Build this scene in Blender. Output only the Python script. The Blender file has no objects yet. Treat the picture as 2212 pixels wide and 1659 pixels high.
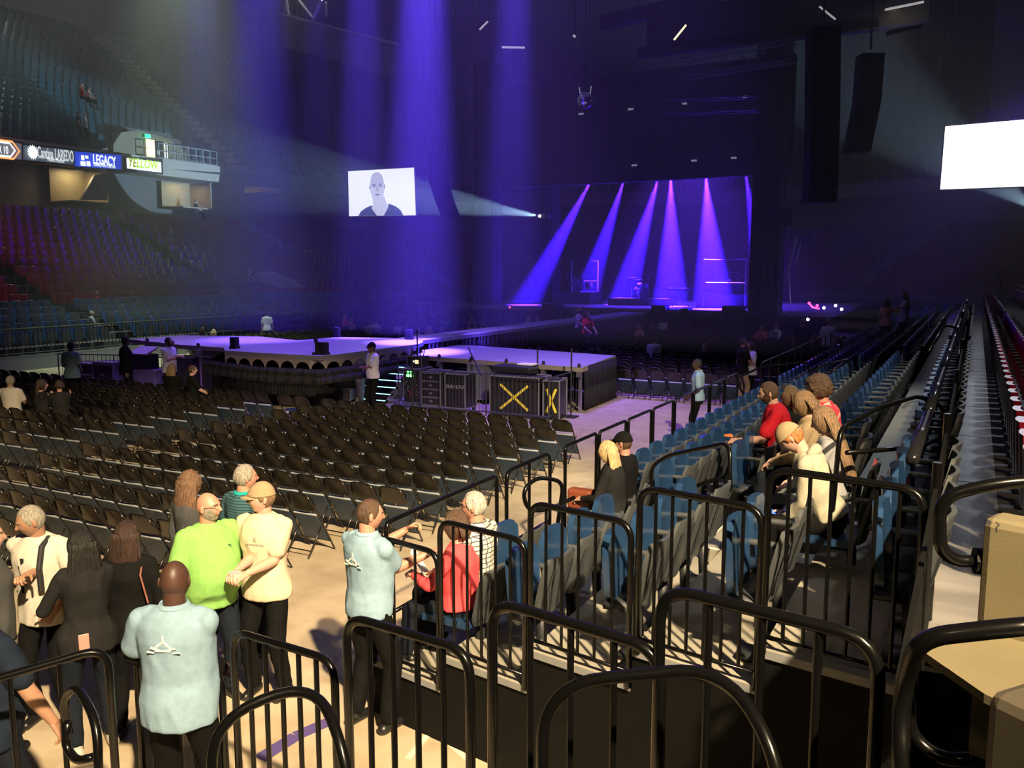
import bpy, bmesh, math, random
import numpy as np
from mathutils import Vector, Matrix, noise
random.seed(7)
SC = bpy.context.scene
COL = SC.collection
PI = math.pi
R = math.radians

# ------------------------------------------------------------------ camera
# world: +Y runs along the hall towards the stage, -X across the floor to the far stand
FP, CX, CY, HZ = 1850.0, 1106.0, 829.5, 585.0      # lens in photo pixels, frame centre, horizon line
PITCH = math.atan((CY - HZ) / FP)
YAW = R(28.3)
EYE = 3.55
cd = bpy.data.cameras.new('camera'); cam = bpy.data.objects.new('camera', cd); COL.objects.link(cam)
cd.sensor_fit = 'HORIZONTAL'; cd.sensor_width = 36.0; cd.lens = 36.0 * FP / 2212.0
cd.clip_start = 0.05; cd.clip_end = 400
cam.location = (0, 0, EYE); cam.rotation_euler = (PI / 2 - PITCH, 0, YAW)
SC.camera = cam

def W(px, py, z=0.0):
    """world point on the level z seen at photo pixel (px, py)"""
    u = (px - CX) / FP; v = -(py - CY) / FP
    dy = math.cos(PITCH) + v * math.sin(PITCH); dz = -math.sin(PITCH) + v * math.cos(PITCH)
    t = (z - EYE) / dz; x, y = u * t, dy * t
    return Vector((x * math.cos(YAW) - y * math.sin(YAW), x * math.sin(YAW) + y * math.cos(YAW), z))
def WD(px, py, d):
    """world point at forward distance d seen at photo pixel (px, py)"""
    u = (px - CX) / FP; v = -(py - CY) / FP
    dy = math.cos(PITCH) + v * math.sin(PITCH); dz = -math.sin(PITCH) + v * math.cos(PITCH)
    t = d / dy; x, y = u * t, d
    return Vector((x * math.cos(YAW) - y * math.sin(YAW), x * math.sin(YAW) + y * math.cos(YAW), EYE + dz * t))
def proj(p):
    x = p[0] * math.cos(YAW) + p[1] * math.sin(YAW); y = -p[0] * math.sin(YAW) + p[1] * math.cos(YAW); z = p[2] - EYE
    f = y * math.cos(PITCH) - z * math.sin(PITCH); up = y * math.sin(PITCH) + z * math.cos(PITCH)
    if f < 0.1: return (-9999, -9999, f)
    return (CX + FP * x / f, CY - FP * up / f, f)
def seen(p, m=60):
    q = proj(p); return q[2] > 0 and -m < q[0] < 2212 + m and -m < q[1] < 1659 + m

# ------------------------------------------------------------------ world, exposure, lights of the hall
w = bpy.data.worlds.new('hall_air'); SC.world = w; w.use_nodes = True
w.node_tree.nodes['Background'].inputs[0].default_value = (0.55, 0.62, 0.9, 1)
w.node_tree.nodes['Background'].inputs[1].default_value = 0.006
vs = SC.view_settings
SC.display_settings.display_device = 'sRGB'
vs.view_transform = 'Standard'; vs.look = 'None'; vs.gamma = 1.0; vs.use_curve_mapping = False
vs.exposure = 0.0

GAIN = {'lamp_beam': 100.0, 'projector_beam': 14.0, 'work_light': 11.0, 'house_light_main': 5.6, 'house_light_floor': 1.0, 'house_light_riser': 1.0, 'house_light_walk': 1.3, 'house_light_corner': 0.6, 'house_light_upper_stand': 3.2, 'wall_washer': 2.5, 'corner_light': 8.0}
def spot(name, loc, target, power, col, deg, blend=0.15, size=0.1):
    l = bpy.data.lights.new(name, 'SPOT'); o = bpy.data.objects.new(name, l); COL.objects.link(o)
    l.energy = power * GAIN.get(name, 1.0); l.color = col; l.spot_size = R(deg); l.spot_blend = blend; l.shadow_soft_size = size
    o.location = loc; d = Vector(target) - Vector(loc); o.rotation_euler = d.to_track_quat('-Z', 'Y').to_euler()
    return o
def area(name, loc, target, power, col, sx, sy, spread=180):
    l = bpy.data.lights.new(name, 'AREA'); o = bpy.data.objects.new(name, l); COL.objects.link(o)
    l.shape = 'RECTANGLE'; l.size = sx; l.size_y = sy; l.energy = power; l.color = col; l.spread = R(spread)
    o.location = loc; d = Vector(target) - Vector(loc); o.rotation_euler = d.to_track_quat('-Z', 'Y').to_euler()
    return o
WARM = (1.0, 0.78, 0.48); BLUE = (0.10, 0.03, 1.0)
# house lights above and behind the seats on the right: they light the near floor only
spot('house_light_main', (7.5, -4.5, 14.0), (-7.2, 6.8, 0), 9500, WARM, 34, 0.55, 0.25)
spot('house_light_floor', (6.0, -2.0, 13.0), (-6.2, 7.2, 0), 9000, WARM, 17, 0.8, 0.2)
spot('deck_wash', (-14.0, 21.0, 27.0), (-14.5, 21.5, 1.4), 62000, (0.22, 0.10, 1.0), 36, 0.7, 0.3)
spot('stage_wash', (-14.0, 45.6, 12.5), (-14.0, 47.5, 1.6), 42000, (0.12, 0.03, 1.0), 80, 0.9, 0.3)
spot('house_light_mid', (5.0, 0.0, 15.0), (-6.4, 17.0, 0), 30000, (1.0, .84, .62), 25, 0.9, 0.2)
spot('floor_wash', (-10.5, 21.0, 25.0), (-6.5, 20.0, 0), 30000, (0.24, 0.09, 1.0), 26, 0.9, 0.3)
p_ = W(300, 850, 0); spot('side_wash', (p_.x, p_.y + 3.5, 20), (p_.x, p_.y + .3, 0), 22000, (0.30, 0.12, 1.0), 22, 0.9, 0.3)
spot('house_light_riser', (9.0, -3.0, 12.0), (-2.4, 9.5, 1), 4200, (1.0, 0.80, 0.5), 38, 0.7, 0.2)
spot('house_light_walk', (3.0, 16.0, 13.0), (0.0, 12.5, 1.7), 2200, (0.72, 0.84, 1.0), 55, 0.8, 0.3)
spot('house_light_corner', (-1.0, -5.5, 9.0), (0.2, 3.2, 1.2), 420, WARM, 60, 0.9, 0.3)
spot('house_light_upper_stand', (-36, 44, 28), (-60, 27, 17), 8500, (0.9, 1.0, 0.95), 62, 1.0, 0.2)
spot('house_light_lower_stand', (-25, 36, 22), (-40, 20, 4), 7500, (1.0, 0.93, 0.9), 46, 1.0, 0.2)
area('far_fill', (-16, 34, 27), (-16, 34, 0), 650, (0.4, 0.38, 1.0), 40, 46)  # broad cool overhead fill added to lift the dim far hall, no single fixture
area('house_light_left', (-33, 22, 20), (-40, 22, 2), 130, (1.0, 0.9, 0.82), 10, 40)

# ------------------------------------------------------------------ materials
MATS = {}
def mat(name, col, rough=0.5, metal=0.0, var=0.0, scale=8.0, bump=0.0, bscale=40.0, emit=0.0, ecol=None, spec=0.5, coat=0.0, stretch=None):
    if name in MATS: return MATS[name]
    m = bpy.data.materials.new(name); m.use_nodes = True; nt = m.node_tree; N = nt.nodes; L = nt.links
    b = N['Principled BSDF']; b.inputs['Base Color'].default_value = (*col, 1); b.inputs['Roughness'].default_value = rough
    b.inputs['Metallic'].default_value = metal; b.inputs['Specular IOR Level'].default_value = spec
    b.inputs['Coat Weight'].default_value = coat; b.inputs['Coat Roughness'].default_value = 0.15
    tc = N.new('ShaderNodeTexCoord'); mp = N.new('ShaderNodeMapping'); L.new(tc.outputs['Object'], mp.inputs[0])
    if stretch: mp.inputs['Scale'].default_value = stretch
    if var:
        n = N.new('ShaderNodeTexNoise'); n.inputs['Scale'].default_value = scale; n.inputs['Detail'].default_value = 6
        L.new(mp.outputs[0], n.inputs['Vector'])
        r = N.new('ShaderNodeMapRange'); r.inputs[1].default_value = 0.3; r.inputs[2].default_value = 0.7
        r.inputs[3].default_value = 1 - var; r.inputs[4].default_value = 1 + var; L.new(n.outputs[0], r.inputs[0])
        mx = N.new('ShaderNodeVectorMath'); mx.operation = 'SCALE'; mx.inputs[0].default_value = col
        L.new(r.outputs[0], mx.inputs['Scale']); L.new(mx.outputs[0], b.inputs['Base Color'])
    if bump:
        n = N.new('ShaderNodeTexNoise'); n.inputs['Scale'].default_value = bscale; n.inputs['Detail'].default_value = 4
        L.new(mp.outputs[0], n.inputs['Vector'])
        bp = N.new('ShaderNodeBump'); bp.inputs['Strength'].default_value = bump; bp.inputs['Distance'].default_value = 0.02
        L.new(n.outputs[0], bp.inputs['Height']); L.new(bp.outputs[0], b.inputs['Normal'])
    if emit:
        b.inputs['Emission Color'].default_value = (*(ecol or col), 1); b.inputs['Emission Strength'].default_value = emit
    MATS[name] = m; return m

def floor_mat():
    m = bpy.data.materials.new('concrete_floor'); m.use_nodes = True; nt = m.node_tree; N = nt.nodes; L = nt.links
    b = N['Principled BSDF']; b.inputs['Roughness'].default_value = 0.42
    tc = N.new('ShaderNodeTexCoord')
    def nz(s, d=6):
        n = N.new('ShaderNodeTexNoise'); n.inputs['Scale'].default_value = s; n.inputs['Detail'].default_value = d
        L.new(tc.outputs['Object'], n.inputs['Vector']); return n
    r = N.new('ShaderNodeValToRGB'); r.color_ramp.elements[0].position = 0.3; r.color_ramp.elements[0].color = (0.42, 0.34, 0.235, 1)
    r.color_ramp.elements[1].position = 0.66; r.color_ramp.elements[1].color = (0.58, 0.475, 0.33, 1)
    L.new(nz(0.55).outputs[0], r.inputs[0])
    r2 = N.new('ShaderNodeValToRGB'); r2.color_ramp.elements[0].position = 0.42; r2.color_ramp.elements[0].color = (1, 1, 1, 1)
    r2.color_ramp.elements[1].position = 0.72; r2.color_ramp.elements[1].color = (0.72, 0.68, 0.6, 1)
    L.new(nz(2.6, 9).outputs[0], r2.inputs[0])
    mx = N.new('ShaderNodeMix'); mx.data_type = 'RGBA'; mx.blend_type = 'MULTIPLY'; mx.inputs[0].default_value = 1
    L.new(r.outputs[0], mx.inputs[6]); L.new(r2.outputs[0], mx.inputs[7]); L.new(mx.outputs[2], b.inputs['Base Color'])
    bp = N.new('ShaderNodeBump'); bp.inputs['Strength'].default_value = 0.08; L.new(nz(60).outputs[0], bp.inputs['Height'])
    L.new(bp.outputs[0], b.inputs['Normal']); return m

M_FLOOR = floor_mat()
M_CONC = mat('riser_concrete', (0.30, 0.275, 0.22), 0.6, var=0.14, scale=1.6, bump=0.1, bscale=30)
M_WALK = mat('walkway_concrete', (0.29, 0.27, 0.25), 0.36, var=0.35, scale=1.3, stretch=(0.5, 3.0, 1), bump=0.05)
M_CREAM = mat('cream_painted_wall', (0.17, 0.14, 0.078), 0.55, var=0.08, scale=3, bump=0.06, bscale=90)
M_BLKMET = mat('black_enamel_metal', (0.003, 0.0029, 0.0028), 0.24, 0.0, coat=0.12, spec=.25)
M_BLKPAN = mat('black_panel', (0.005, 0.005, 0.0045), 0.7, spec=.12, var=0.2, scale=3)
M_CHFRAME = mat('chair_black_metal', (0.010, 0.008, 0.006), 0.25, 0.0, coat=0.35)
M_CHSEAT = mat('chair_navy_vinyl', (0.020, 0.040, 0.070), 0.45, var=0.15, scale=20)
M_CHEDGE = mat('chair_grey_edge', (0.34, 0.36, 0.38), 0.35)
M_SBLUE = mat('seat_blue_plastic', (0.016, 0.044, 0.105), 0.25, var=0.08, scale=6, coat=0.4)
M_SGREY = mat('seat_grey_shell', (0.060, 0.064, 0.066), 0.42, var=0.12, scale=10)
M_SDARK = mat('seat_dark_iron', (0.025, 0.027, 0.03), 0.5)
M_SRED = mat('seat_red_plastic', (0.15, 0.004, 0.011), 0.2, coat=0.5)
M_STEAL = mat('seat_teal_plastic', (0.006, 0.032, 0.040), 0.2, coat=0.5)
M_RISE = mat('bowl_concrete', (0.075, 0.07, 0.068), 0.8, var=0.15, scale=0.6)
M_UPWALL = mat('upper_wall_beige', (0.27, 0.235, 0.17), 0.8, var=0.12, scale=0.5, stretch=(2, 2, 0.15))
M_FASCIA = mat('fascia_beige', (0.30, 0.26, 0.20), 0.7, var=0.05, scale=1)
M_DARK = mat('dark_paint', (0.015, 0.015, 0.018), 0.8)
M_CEIL = mat('dark_ceiling', (0.02, 0.02, 0.023), 0.9, var=0.3, scale=0.4)
M_CURT = mat('black_drape', (0.011, 0.010, 0.011), 0.9, var=0.35, scale=9, stretch=(1, 1, 0.1), bump=0.6, bscale=14)
M_CURTG = mat('grey_brown_drape', (0.060, 0.050, 0.050), 0.9, var=0.35, scale=9, stretch=(1, 1, 0.08), bump=0.5, bscale=12)
M_DECK = mat('stage_deck_grey', (0.34, 0.33, 0.36), 0.35, var=0.08, scale=1.2)
M_ALU = mat('aluminium', (0.55, 0.55, 0.56), 0.35, 0.9)
M_GREYP = mat('grey_paint', (0.22, 0.22, 0.22), 0.5)

# ------------------------------------------------------------------ mesh builder
class MB:
    def __init__(s): s.v = []; s.f = []; s.m = []; s.mats = []
    def mi(s, m):
        if m not in s.mats: s.mats.append(m)
        return s.mats.index(m)
    def add(s, vs, fs, m):
        k = len(s.v); i = s.mi(m); s.v += [tuple(v) for v in vs]
        s.f += [tuple(k + j for j in f) for f in fs]; s.m += [i] * len(fs); return s
    def box(s, c, d, m, rot=0.0, mx=None):
        hx, hy, hz = d[0] / 2, d[1] / 2, d[2] / 2
        M = mx or (Matrix.Translation(c) @ Matrix.Rotation(rot, 4, 'Z'))
        vs = [M @ Vector((x, y, z)) for x in (-hx, hx) for y in (-hy, hy) for z in (-hz, hz)]
        return s.add(vs, [(0, 1, 3, 2), (4, 6, 7, 5), (0, 4, 5, 1), (2, 3, 7, 6), (0, 2, 6, 4), (1, 5, 7, 3)], m)
    def seg(s, a, b, wd, ht, m):
        """box bar from a to b"""
        a = Vector(a); b = Vector(b); d = b - a; L = d.length
        q = d.to_track_quat('X', 'Z').to_matrix().to_4x4()
        return s.box(None, (L, wd, ht), m, mx=Matrix.Translation((a + b) / 2) @ q)
    def tube(s, pts, r, m, n=8, closed=False, cap=True):
        pts = [Vector(p) for p in pts]; k = len(pts); rs = r if isinstance(r, (list, tuple)) else [r] * k
        base = len(s.v); i = s.mi(m); up = None
        for j in range(k):
            if closed: t = (pts[(j + 1) % k] - pts[j - 1])
            else: t = pts[min(j + 1, k - 1)] - pts[max(j - 1, 0)]
            t = t.normalized() if t.length > 1e-9 else Vector((0, 0, 1))
            if up is None:
                up = Vector((0, 0, 1)) if abs(t.z) < 0.9 else Vector((1, 0, 0))
            up = (up - t * up.dot(t)); up = up.normalized() if up.length > 1e-6 else t.orthogonal().normalized()
            sd = t.cross(up)
            for q in range(n):
                a = 2 * PI * q / n; s.v.append(tuple(pts[j] + (up * math.cos(a) + sd * math.sin(a)) * rs[j]))
        for j in range(k if closed else k - 1):
            for q in range(n):
                a = base + j * n + q; b = base + j * n + (q + 1) % n; j2 = (j + 1) % k
                s.f.append((a, b, base + j2 * n + (q + 1) % n, base + j2 * n + q)); s.m.append(i)
        if cap and not closed:
            s.f.append(tuple(base + q for q in range(n))[::-1]); s.m.append(i)
            s.f.append(tuple(base + (k - 1) * n + q for q in range(n))); s.m.append(i)
        return s
    def loft(s, rings, m, cap=True, closed_ring=True):
        n = len(rings[0]); base = len(s.v); i = s.mi(m)
        for r in rings: s.v += [tuple(p) for p in r]
        for j in range(len(rings) - 1):
            for q in range(n if closed_ring else n - 1):
                a = base + j * n + q; b = base + j * n + (q + 1) % n
                s.f.append((a, b, b + n, a + n)); s.m.append(i)
        if cap:
            s.f.append(tuple(base + q for q in range(n))[::-1]); s.m.append(i)
            s.f.append(tuple(base + (len(rings) - 1) * n + q for q in range(n))); s.m.append(i)
        return s
    def ell(s, c, r, m, nu=12, nv=8, mx=None):
        c = Vector(c); base = len(s.v); i = s.mi(m); X = mx or Matrix.Identity(3)
        def P(x, y, z): return tuple(c + X @ Vector((x * r[0], y * r[1], z * r[2])))
        s.v.append(P(0, 0, 1))
        for a in range(1, nv):
            t = PI * a / nv
            for b in range(nu):
                p = 2 * PI * b / nu; s.v.append(P(math.sin(t) * math.cos(p), math.sin(t) * math.sin(p), math.cos(t)))
        s.v.append(P(0, 0, -1)); last = len(s.v) - 1
        for b in range(nu):
            s.f.append((base, base + 1 + b, base + 1 + (b + 1) % nu)); s.m.append(i)
            for a in range(nv - 2):
                q = base + 1 + a * nu
                s.f.append((q + b, q + nu + b, q + nu + (b + 1) % nu, q + (b + 1) % nu)); s.m.append(i)
            q = base + 1 + (nv - 2) * nu
            s.f.append((q + b, last, q + (b + 1) % nu)); s.m.append(i)
        return s
    def mesh(s, name, smooth=False):
        me = bpy.data.meshes.new(name); me.from_pydata(s.v, [], s.f)
        for m in s.mats: me.materials.append(m)
        me.polygons.foreach_set('material_index', s.m)
        if smooth: me.polygons.foreach_set('use_smooth', [True] * len(s.f))
        me.update(); return me
    def build(s, name, parent=None, smooth=False, bevel=0.0, loc=None):
        o = bpy.data.objects.new(name, s.mesh(name, smooth)); COL.objects.link(o)
        if parent is not None: o.parent = parent
        if loc is not None: o.location = loc
        if bevel:
            b = o.modifiers.new('bevel', 'BEVEL'); b.width = bevel; b.segments = 2; b.limit_method = 'ANGLE'
        if smooth == 'auto' or smooth: 
            pass
        return o

def tag(o, label=None, cat=None, group=None, kind=None):
    if label: o['label'] = label
    if cat: o['category'] = cat
    if group: o['group'] = group
    if kind: o['kind'] = kind
    return o
def empty(name, loc, rz=0.0, label=None, cat=None, group=None):
    o = bpy.data.objects.new(name, None); COL.objects.link(o); o.location = loc; o.rotation_euler = (0, 0, rz)
    o.empty_display_size = 0.1
    return tag(o, label, cat, group)
def struct(mb, name, **k):
    return tag(mb.build(name, **k), kind='structure')
def copy_tree(o, parent=None):
    c = o.copy(); COL.objects.link(c); c.parent = parent
    for ch in list(KIDS.get(o.name, [])): copy_tree(ch, c)
    return c
KIDS = {}
def index_kids(root):
    KIDS.clear()
    for o in bpy.data.objects:
        if o.parent is not None: KIDS.setdefault(o.parent.name, []).append(o)
def rnd_path(pts, r, n=5):
    """polyline with rounded corners"""
    pts = [Vector(p) for p in pts]; out = [pts[0]]
    for i in range(1, len(pts) - 1):
        a, b, c = pts[i - 1], pts[i], pts[i + 1]
        d1 = (a - b); d2 = (c - b); rr = min(r, d1.length * 0.49, d2.length * 0.49)
        p, q = b + d1.normalized() * rr, b + d2.normalized() * rr
        for k in range(n + 1):
            t = k / n; out.append(p * (1 - t) ** 2 + b * 2 * t * (1 - t) + q * t ** 2)
    out.append(pts[-1]); return out
ORD = ['first', 'second', 'third', 'fourth', 'fifth', 'sixth', 'seventh', 'eighth', 'ninth', 'tenth', 'eleventh', 'twelfth', 'thirteenth',
       'fourteenth', 'fifteenth', 'sixteenth', 'seventeenth', 'eighteenth', 'nineteenth', 'twentieth']
def nth(i):
    i += 1
    if i <= 20: return ORD[i - 1]
    return '%d%s' % (i, {1: 'st', 2: 'nd', 3: 'rd'}.get(i % 10, 'th') if i % 100 not in (11, 12, 13) else 'th')
def merge_stuff(name, proto, places, mats):
    """one mesh holding proto (an MB) at every (x, y, z, rz)"""
    V = np.array(proto.v); nf = [np.array(f) for f in proto.f]
    verts = []; faces = []; mi = []
    for k, (x, y, z, rz) in enumerate(places):
        c, s_ = math.cos(rz), math.sin(rz)
        q = np.empty_like(V); q[:, 0] = V[:, 0] * c - V[:, 1] * s_ + x; q[:, 1] = V[:, 0] * s_ + V[:, 1] * c + y; q[:, 2] = V[:, 2] + z
        verts.append(q); off = k * len(V)
        faces += [tuple((f + off).tolist()) for f in nf]; mi += proto.m
    me = bpy.data.meshes.new(name); me.from_pydata(np.concatenate(verts).tolist(), [], faces)
    for m in proto.mats: me.materials.append(m)
    me.polygons.foreach_set('material_index', mi); me.polygons.foreach_set('use_smooth', [True] * len(faces)); me.update()
    o = bpy.data.objects.new(name, me); COL.objects.link(o); return o
# ------------------------------------------------------------------ helpers for places read off the photo
def ray(px, py):
    a = WD(px, py, 1.0) - Vector((0, 0, EYE)); return a
def onX(px, py, X):
    d = ray(px, py); return Vector((0, 0, EYE)) + d * (X / d.x)
def onY(px, py, Y):
    d = ray(px, py); return Vector((0, 0, EYE)) + d * (Y / d.y)

# ------------------------------------------------------------------ floor
mb = MB(); mb.add([(-36, -12, 0), (3, -12, 0), (3, 70, 0), (-36, 70, 0)], [(0, 1, 2, 3)], M_FLOOR)
mb.add([(-36, -12, -.3), (3, -12, -.3), (3, 70, -.3), (-36, 70, -.3)], [(3, 2, 1, 0)], M_FLOOR)
struct(mb, 'floor')
M_TAPE = mat('yellow_tape', (0.75, 0.55, 0.05), 0.5); M_TAPEB = mat('violet_floor_line', (0.10, 0.07, 0.22), 0.5); M_TAPEW = mat('scuffed_white_tape', (0.7, 0.62, 0.48), 0.6)
def floor_strip(pts, wd, m, name, label, z=0.003):
    mb = MB()
    for a, b in zip(pts[:-1], pts[1:]):
        a = W(*a); b = W(*b); d = (b - a).normalized(); n = Vector((-d.y, d.x, 0)) * wd / 2
        q = [a - n, a + n, b + n, b - n]; mb.add([(p.x, p.y, z) for p in q], [(0, 3, 2, 1)], m)
    tag(mb.build(name), label, 'floor marking')
floor_strip([(560, 1640), (640, 1590), (720, 1555)], 0.13, M_TAPEB, 'floor_line', 'dark violet painted line on floor below the curved handrail')
floor_strip([(880, 1640), (935, 1575), (1010, 1640)], 0.05, M_TAPEW, 'floor_line', 'pale tape triangle on floor beside the black riser wall')
# yellow box painted on the floor by the front rail
mb = MB(); q = [W(1075, 1215), W(1110, 1180), W(1215, 1135), W(1245, 1150), W(1190, 1200), W(1110, 1260)]
mb.add([(p.x, p.y, 0.004) for p in q], [tuple(range(6))[::-1]], M_TAPE)
tag(mb.build('floor_paint'), 'bright yellow painted patch on floor behind the front rail', 'floor marking')

# ------------------------------------------------------------------ right hand riser with five rows, walkway, end wall
PX = [-4.10, -3.32, -2.53, -1.75, -0.93, -0.12]; PZ = [0.46, 0.71, 0.985, 1.22, 1.45]
def endY(x): return 5.13 - 0.17 * (x + 3.6)
FARY = 52.0
AISLES = [(7.25, 8.25), (17.6, 18.6), (28.0, 29.0), (38.4, 39.4)]
mb = MB()
for i in range(5):
    x0, x1, z = PX[i], PX[i + 1], PZ[i]; zb = 0.0
    v = [(x0, endY(x0), z), (x1, endY(x1), z), (x1, FARY, z), (x0, FARY, z), (x0, endY(x0), z - .05), (x1, endY(x1), z - .05), (x0, FARY, z - .3)]
    mb.add(v[:4], [(0, 1, 2, 3)], M_CONC)
    mb.add([v[0], v[1], v[5], v[4]], [(3, 2, 1, 0)], M_GREYP)
    mb.add([(x0, endY(x0), 0 if i == 0 else PZ[i - 1]), (x0, endY(x0), z), (x0, FARY, z), (x0, FARY, 0 if i == 0 else PZ[i - 1])], [(0, 1, 2, 3)], M_BLKPAN)
struct(mb, 'riser_platform')
mb = MB()
for i in range(5):
    x0, x1, z = PX[i], PX[i + 1], PZ[i] - .05; g = .02
    mb.add([(x0, endY(x0) + g, 0), (x1, endY(x1) + g, 0), (x1, endY(x1) + g, z), (x0, endY(x0) + g, z)], [(0, 1, 2, 3)], M_BLKPAN)
mb.add([(-.12, 4.6, 0), (3.0, 4.2, 0), (3.0, 4.2, 1.65), (-.12, 4.6, 1.65)], [(0, 1, 2, 3)], M_BLKPAN)
struct(mb, 'wall_riser_end')
mb = MB(); mb.add([(-.12, 4.55, 1.703), (.26, 4.45, 1.703), (.26, FARY - 2, 1.703), (-.12, FARY, 1.703)], [(0, 1, 2, 3)], M_WALK)
mb.add([(-.12, 4.55, 1.45), (-.12, 4.55, 1.7), (-.12, FARY, 1.7), (-.12, FARY, 1.45)], [(0, 1, 2, 3)], M_BLKPAN)
mb.add([(-.12, 4.55, 1.65), (3.0, 4.15, 1.65), (3.0, 4.15, 1.70), (-.12, 4.55, 1.70)], [(0, 1, 2, 3)], M_WALK)
mb.add([(.2, 4.45, 1.70), (3.0, 4.15, 1.70), (3.0, 5.3, 1.70), (.3, 5.3, 1.70)], [(0, 1, 2, 3)], M_WALK)
for y in np.arange(6.0, 50, 2.4): mb.box((.05, y, 1.7035), (.3, .02, .002), M_DARK)
struct(mb, 'walkway')
M_NOSE = mat('pale_step_nosing', (0.85, 0.78, 0.62), 0.4)
for i in range(4):
    for (a0, a1) in AISLES[:3]:
        x1 = PX[i + 1]; dz = (PZ[i + 1] - PZ[i]) / 2; mb = MB()
        mb.box((x1 - .13, (a0 + a1) / 2, PZ[i] + dz / 2), (.26, a1 - a0 - .1, dz), M_CONC)
        mb.box((x1 - .262, (a0 + a1) / 2, PZ[i] + dz - .01), (.012, a1 - a0 - .1, .03), M_NOSE)
        mb.box((x1 - .15, a0 + .07, PZ[i] + dz + .002), (.2, .04, .004), M_NOSE)
        o = mb.build('aisle_step'); tag(o, 'grey step with pale nosing, %s row, %s riser aisle from the near end' % (nth(i), nth(AISLES.index((a0, a1)))), 'step', 'half steps in the riser aisles')

# ------------------------------------------------------------------ bowl: rows of treads that follow the oval
def arc(cx, cy, r, a0, a1, n): return [(cx + r * math.cos(R(a0 + (a1 - a0) * k / n)), cy + r * math.sin(R(a0 + (a1 - a0) * k / n))) for k in range(n + 1)]
PATH = [(-34.8, -4)] + [(-34.8, 25)] + arc(-19.8, 50, 15, 180, 90, 10) + arc(-14.95, 50, 15, 90, 0, 10) + [(.05, 25), (.05, 5.3)]
def offset(path, d):
    out = []; n = len(path)
    for i in range(n):
        p = Vector(path[i]); t1 = (p - Vector(path[i - 1])).normalized() if i else None
        t2 = (Vector(path[i + 1]) - p).normalized() if i < n - 1 else None
        t1 = t1 or t2; t2 = t2 or t1; n1 = Vector((-t1.y, t1.x)); n2 = Vector((-t2.y, t2.x)); b = (n1 + n2).normalized()
        out.append(p + b * (d / max(0.3, b.dot(n1))))
    return out
def sweep(mb, path, prof, m):
    rows = [[(p.x, p.y, z) for p in offset(path, d)] for d, z in prof]
    for a, b in zip(rows[:-1], rows[1:]):
        for i in range(len(a) - 1): mb.add([a[i], a[i + 1], b[i + 1], b[i]], [(0, 3, 2, 1)], m)
TR, RS = 0.85, 0.40; NRED = 12
prof = []
for k in range(NRED): prof += [(k * TR, 1.7 + RS * k), ((k + 1) * TR, 1.7 + RS * k)]
prof += [(NRED * TR, 1.7 + RS * NRED), (NRED * TR + 2.6, 1.7 + RS * NRED)]
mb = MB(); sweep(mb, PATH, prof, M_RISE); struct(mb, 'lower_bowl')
# left retractable rows
LPX = [-30.0, -30.9, -31.8, -32.7, -33.6, -34.2]
mb = MB(); prof = [(0, 0)]
LP = [(-30.0, -4), (-30.0, 46)]
for k in range(5): prof += [(k * .9, .46 + .25 * k), ((k + 1) * .9, .46 + .25 * k)]
prof += [(4.5, 1.7), (4.85, 1.7)]
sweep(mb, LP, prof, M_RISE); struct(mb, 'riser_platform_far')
# concourse back wall, soffit, fascia, upper deck
ZC = 1.7 + RS * NRED                       # 6.5 concourse floor
mb = MB(); D0 = NRED * TR
sweep(mb, PATH[:-1] + [(.5, -2)], [(D0 + 2.6, ZC), (D0 + 2.6, 9.6)], mat('concourse_wall_dark', (0.07, 0.065, 0.065), 0.8, var=.1, scale=.3)); struct(mb, 'wall_concourse')
mb = MB(); sweep(mb, PATH[:-1] + [(.5, -2)], [(D0 + 2.6, 9.55), (D0 + .9, 9.55), (D0 + .9, 10.6), (D0 + 1.1, 10.6), (D0 + 1.1, 10.0)], M_FASCIA); struct(mb, 'wall_fascia')
UP = [(-46.0, -6), (-46.0, 38), (-45.4, 44), (-43.8, 50), (-41.5, 56)]
prof = [(0, 10.0)]; NUP = 24
for k in range(NUP): prof += [(1.2 + k * .85, 10.6 + .53 * k), (1.2 + (k + 1) * .85, 10.6 + .53 * k)]
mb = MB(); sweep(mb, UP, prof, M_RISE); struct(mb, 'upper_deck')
mb = MB(); sweep(mb, UP, [(1.2 + NUP * .85, 18), (1.2 + NUP * .85, 36)], M_UPWALL)
struct(mb, 'wall_upper_left')
top = offset(UP, 1.1 + NUP * .85)
for i, px in enumerate((190, 405)):
    d = ray(px, 120); t = -66.2 / d.x if px == 190 else -65.2 / d.x; p = d * t
    mb = MB(); mb.box((p.x + .3, p.y, 28), (.9, 1.0, 16), M_UPWALL); struct(mb, 'wall_pier')
# walls behind, ceiling
mb = MB(); mb.add([(-75, -15, 31), (25, -15, 31), (25, 85, 31), (-75, 85, 31)], [(0, 1, 2, 3)], M_CEIL); struct(mb, 'ceiling')
mb = MB(); p = [(-70, 84, 0), (24, 84, 0), (24, 84, 32), (-70, 84, 32)]; mb.add(p, [(0, 3, 2, 1)], M_DARK); struct(mb, 'wall_back')
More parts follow.
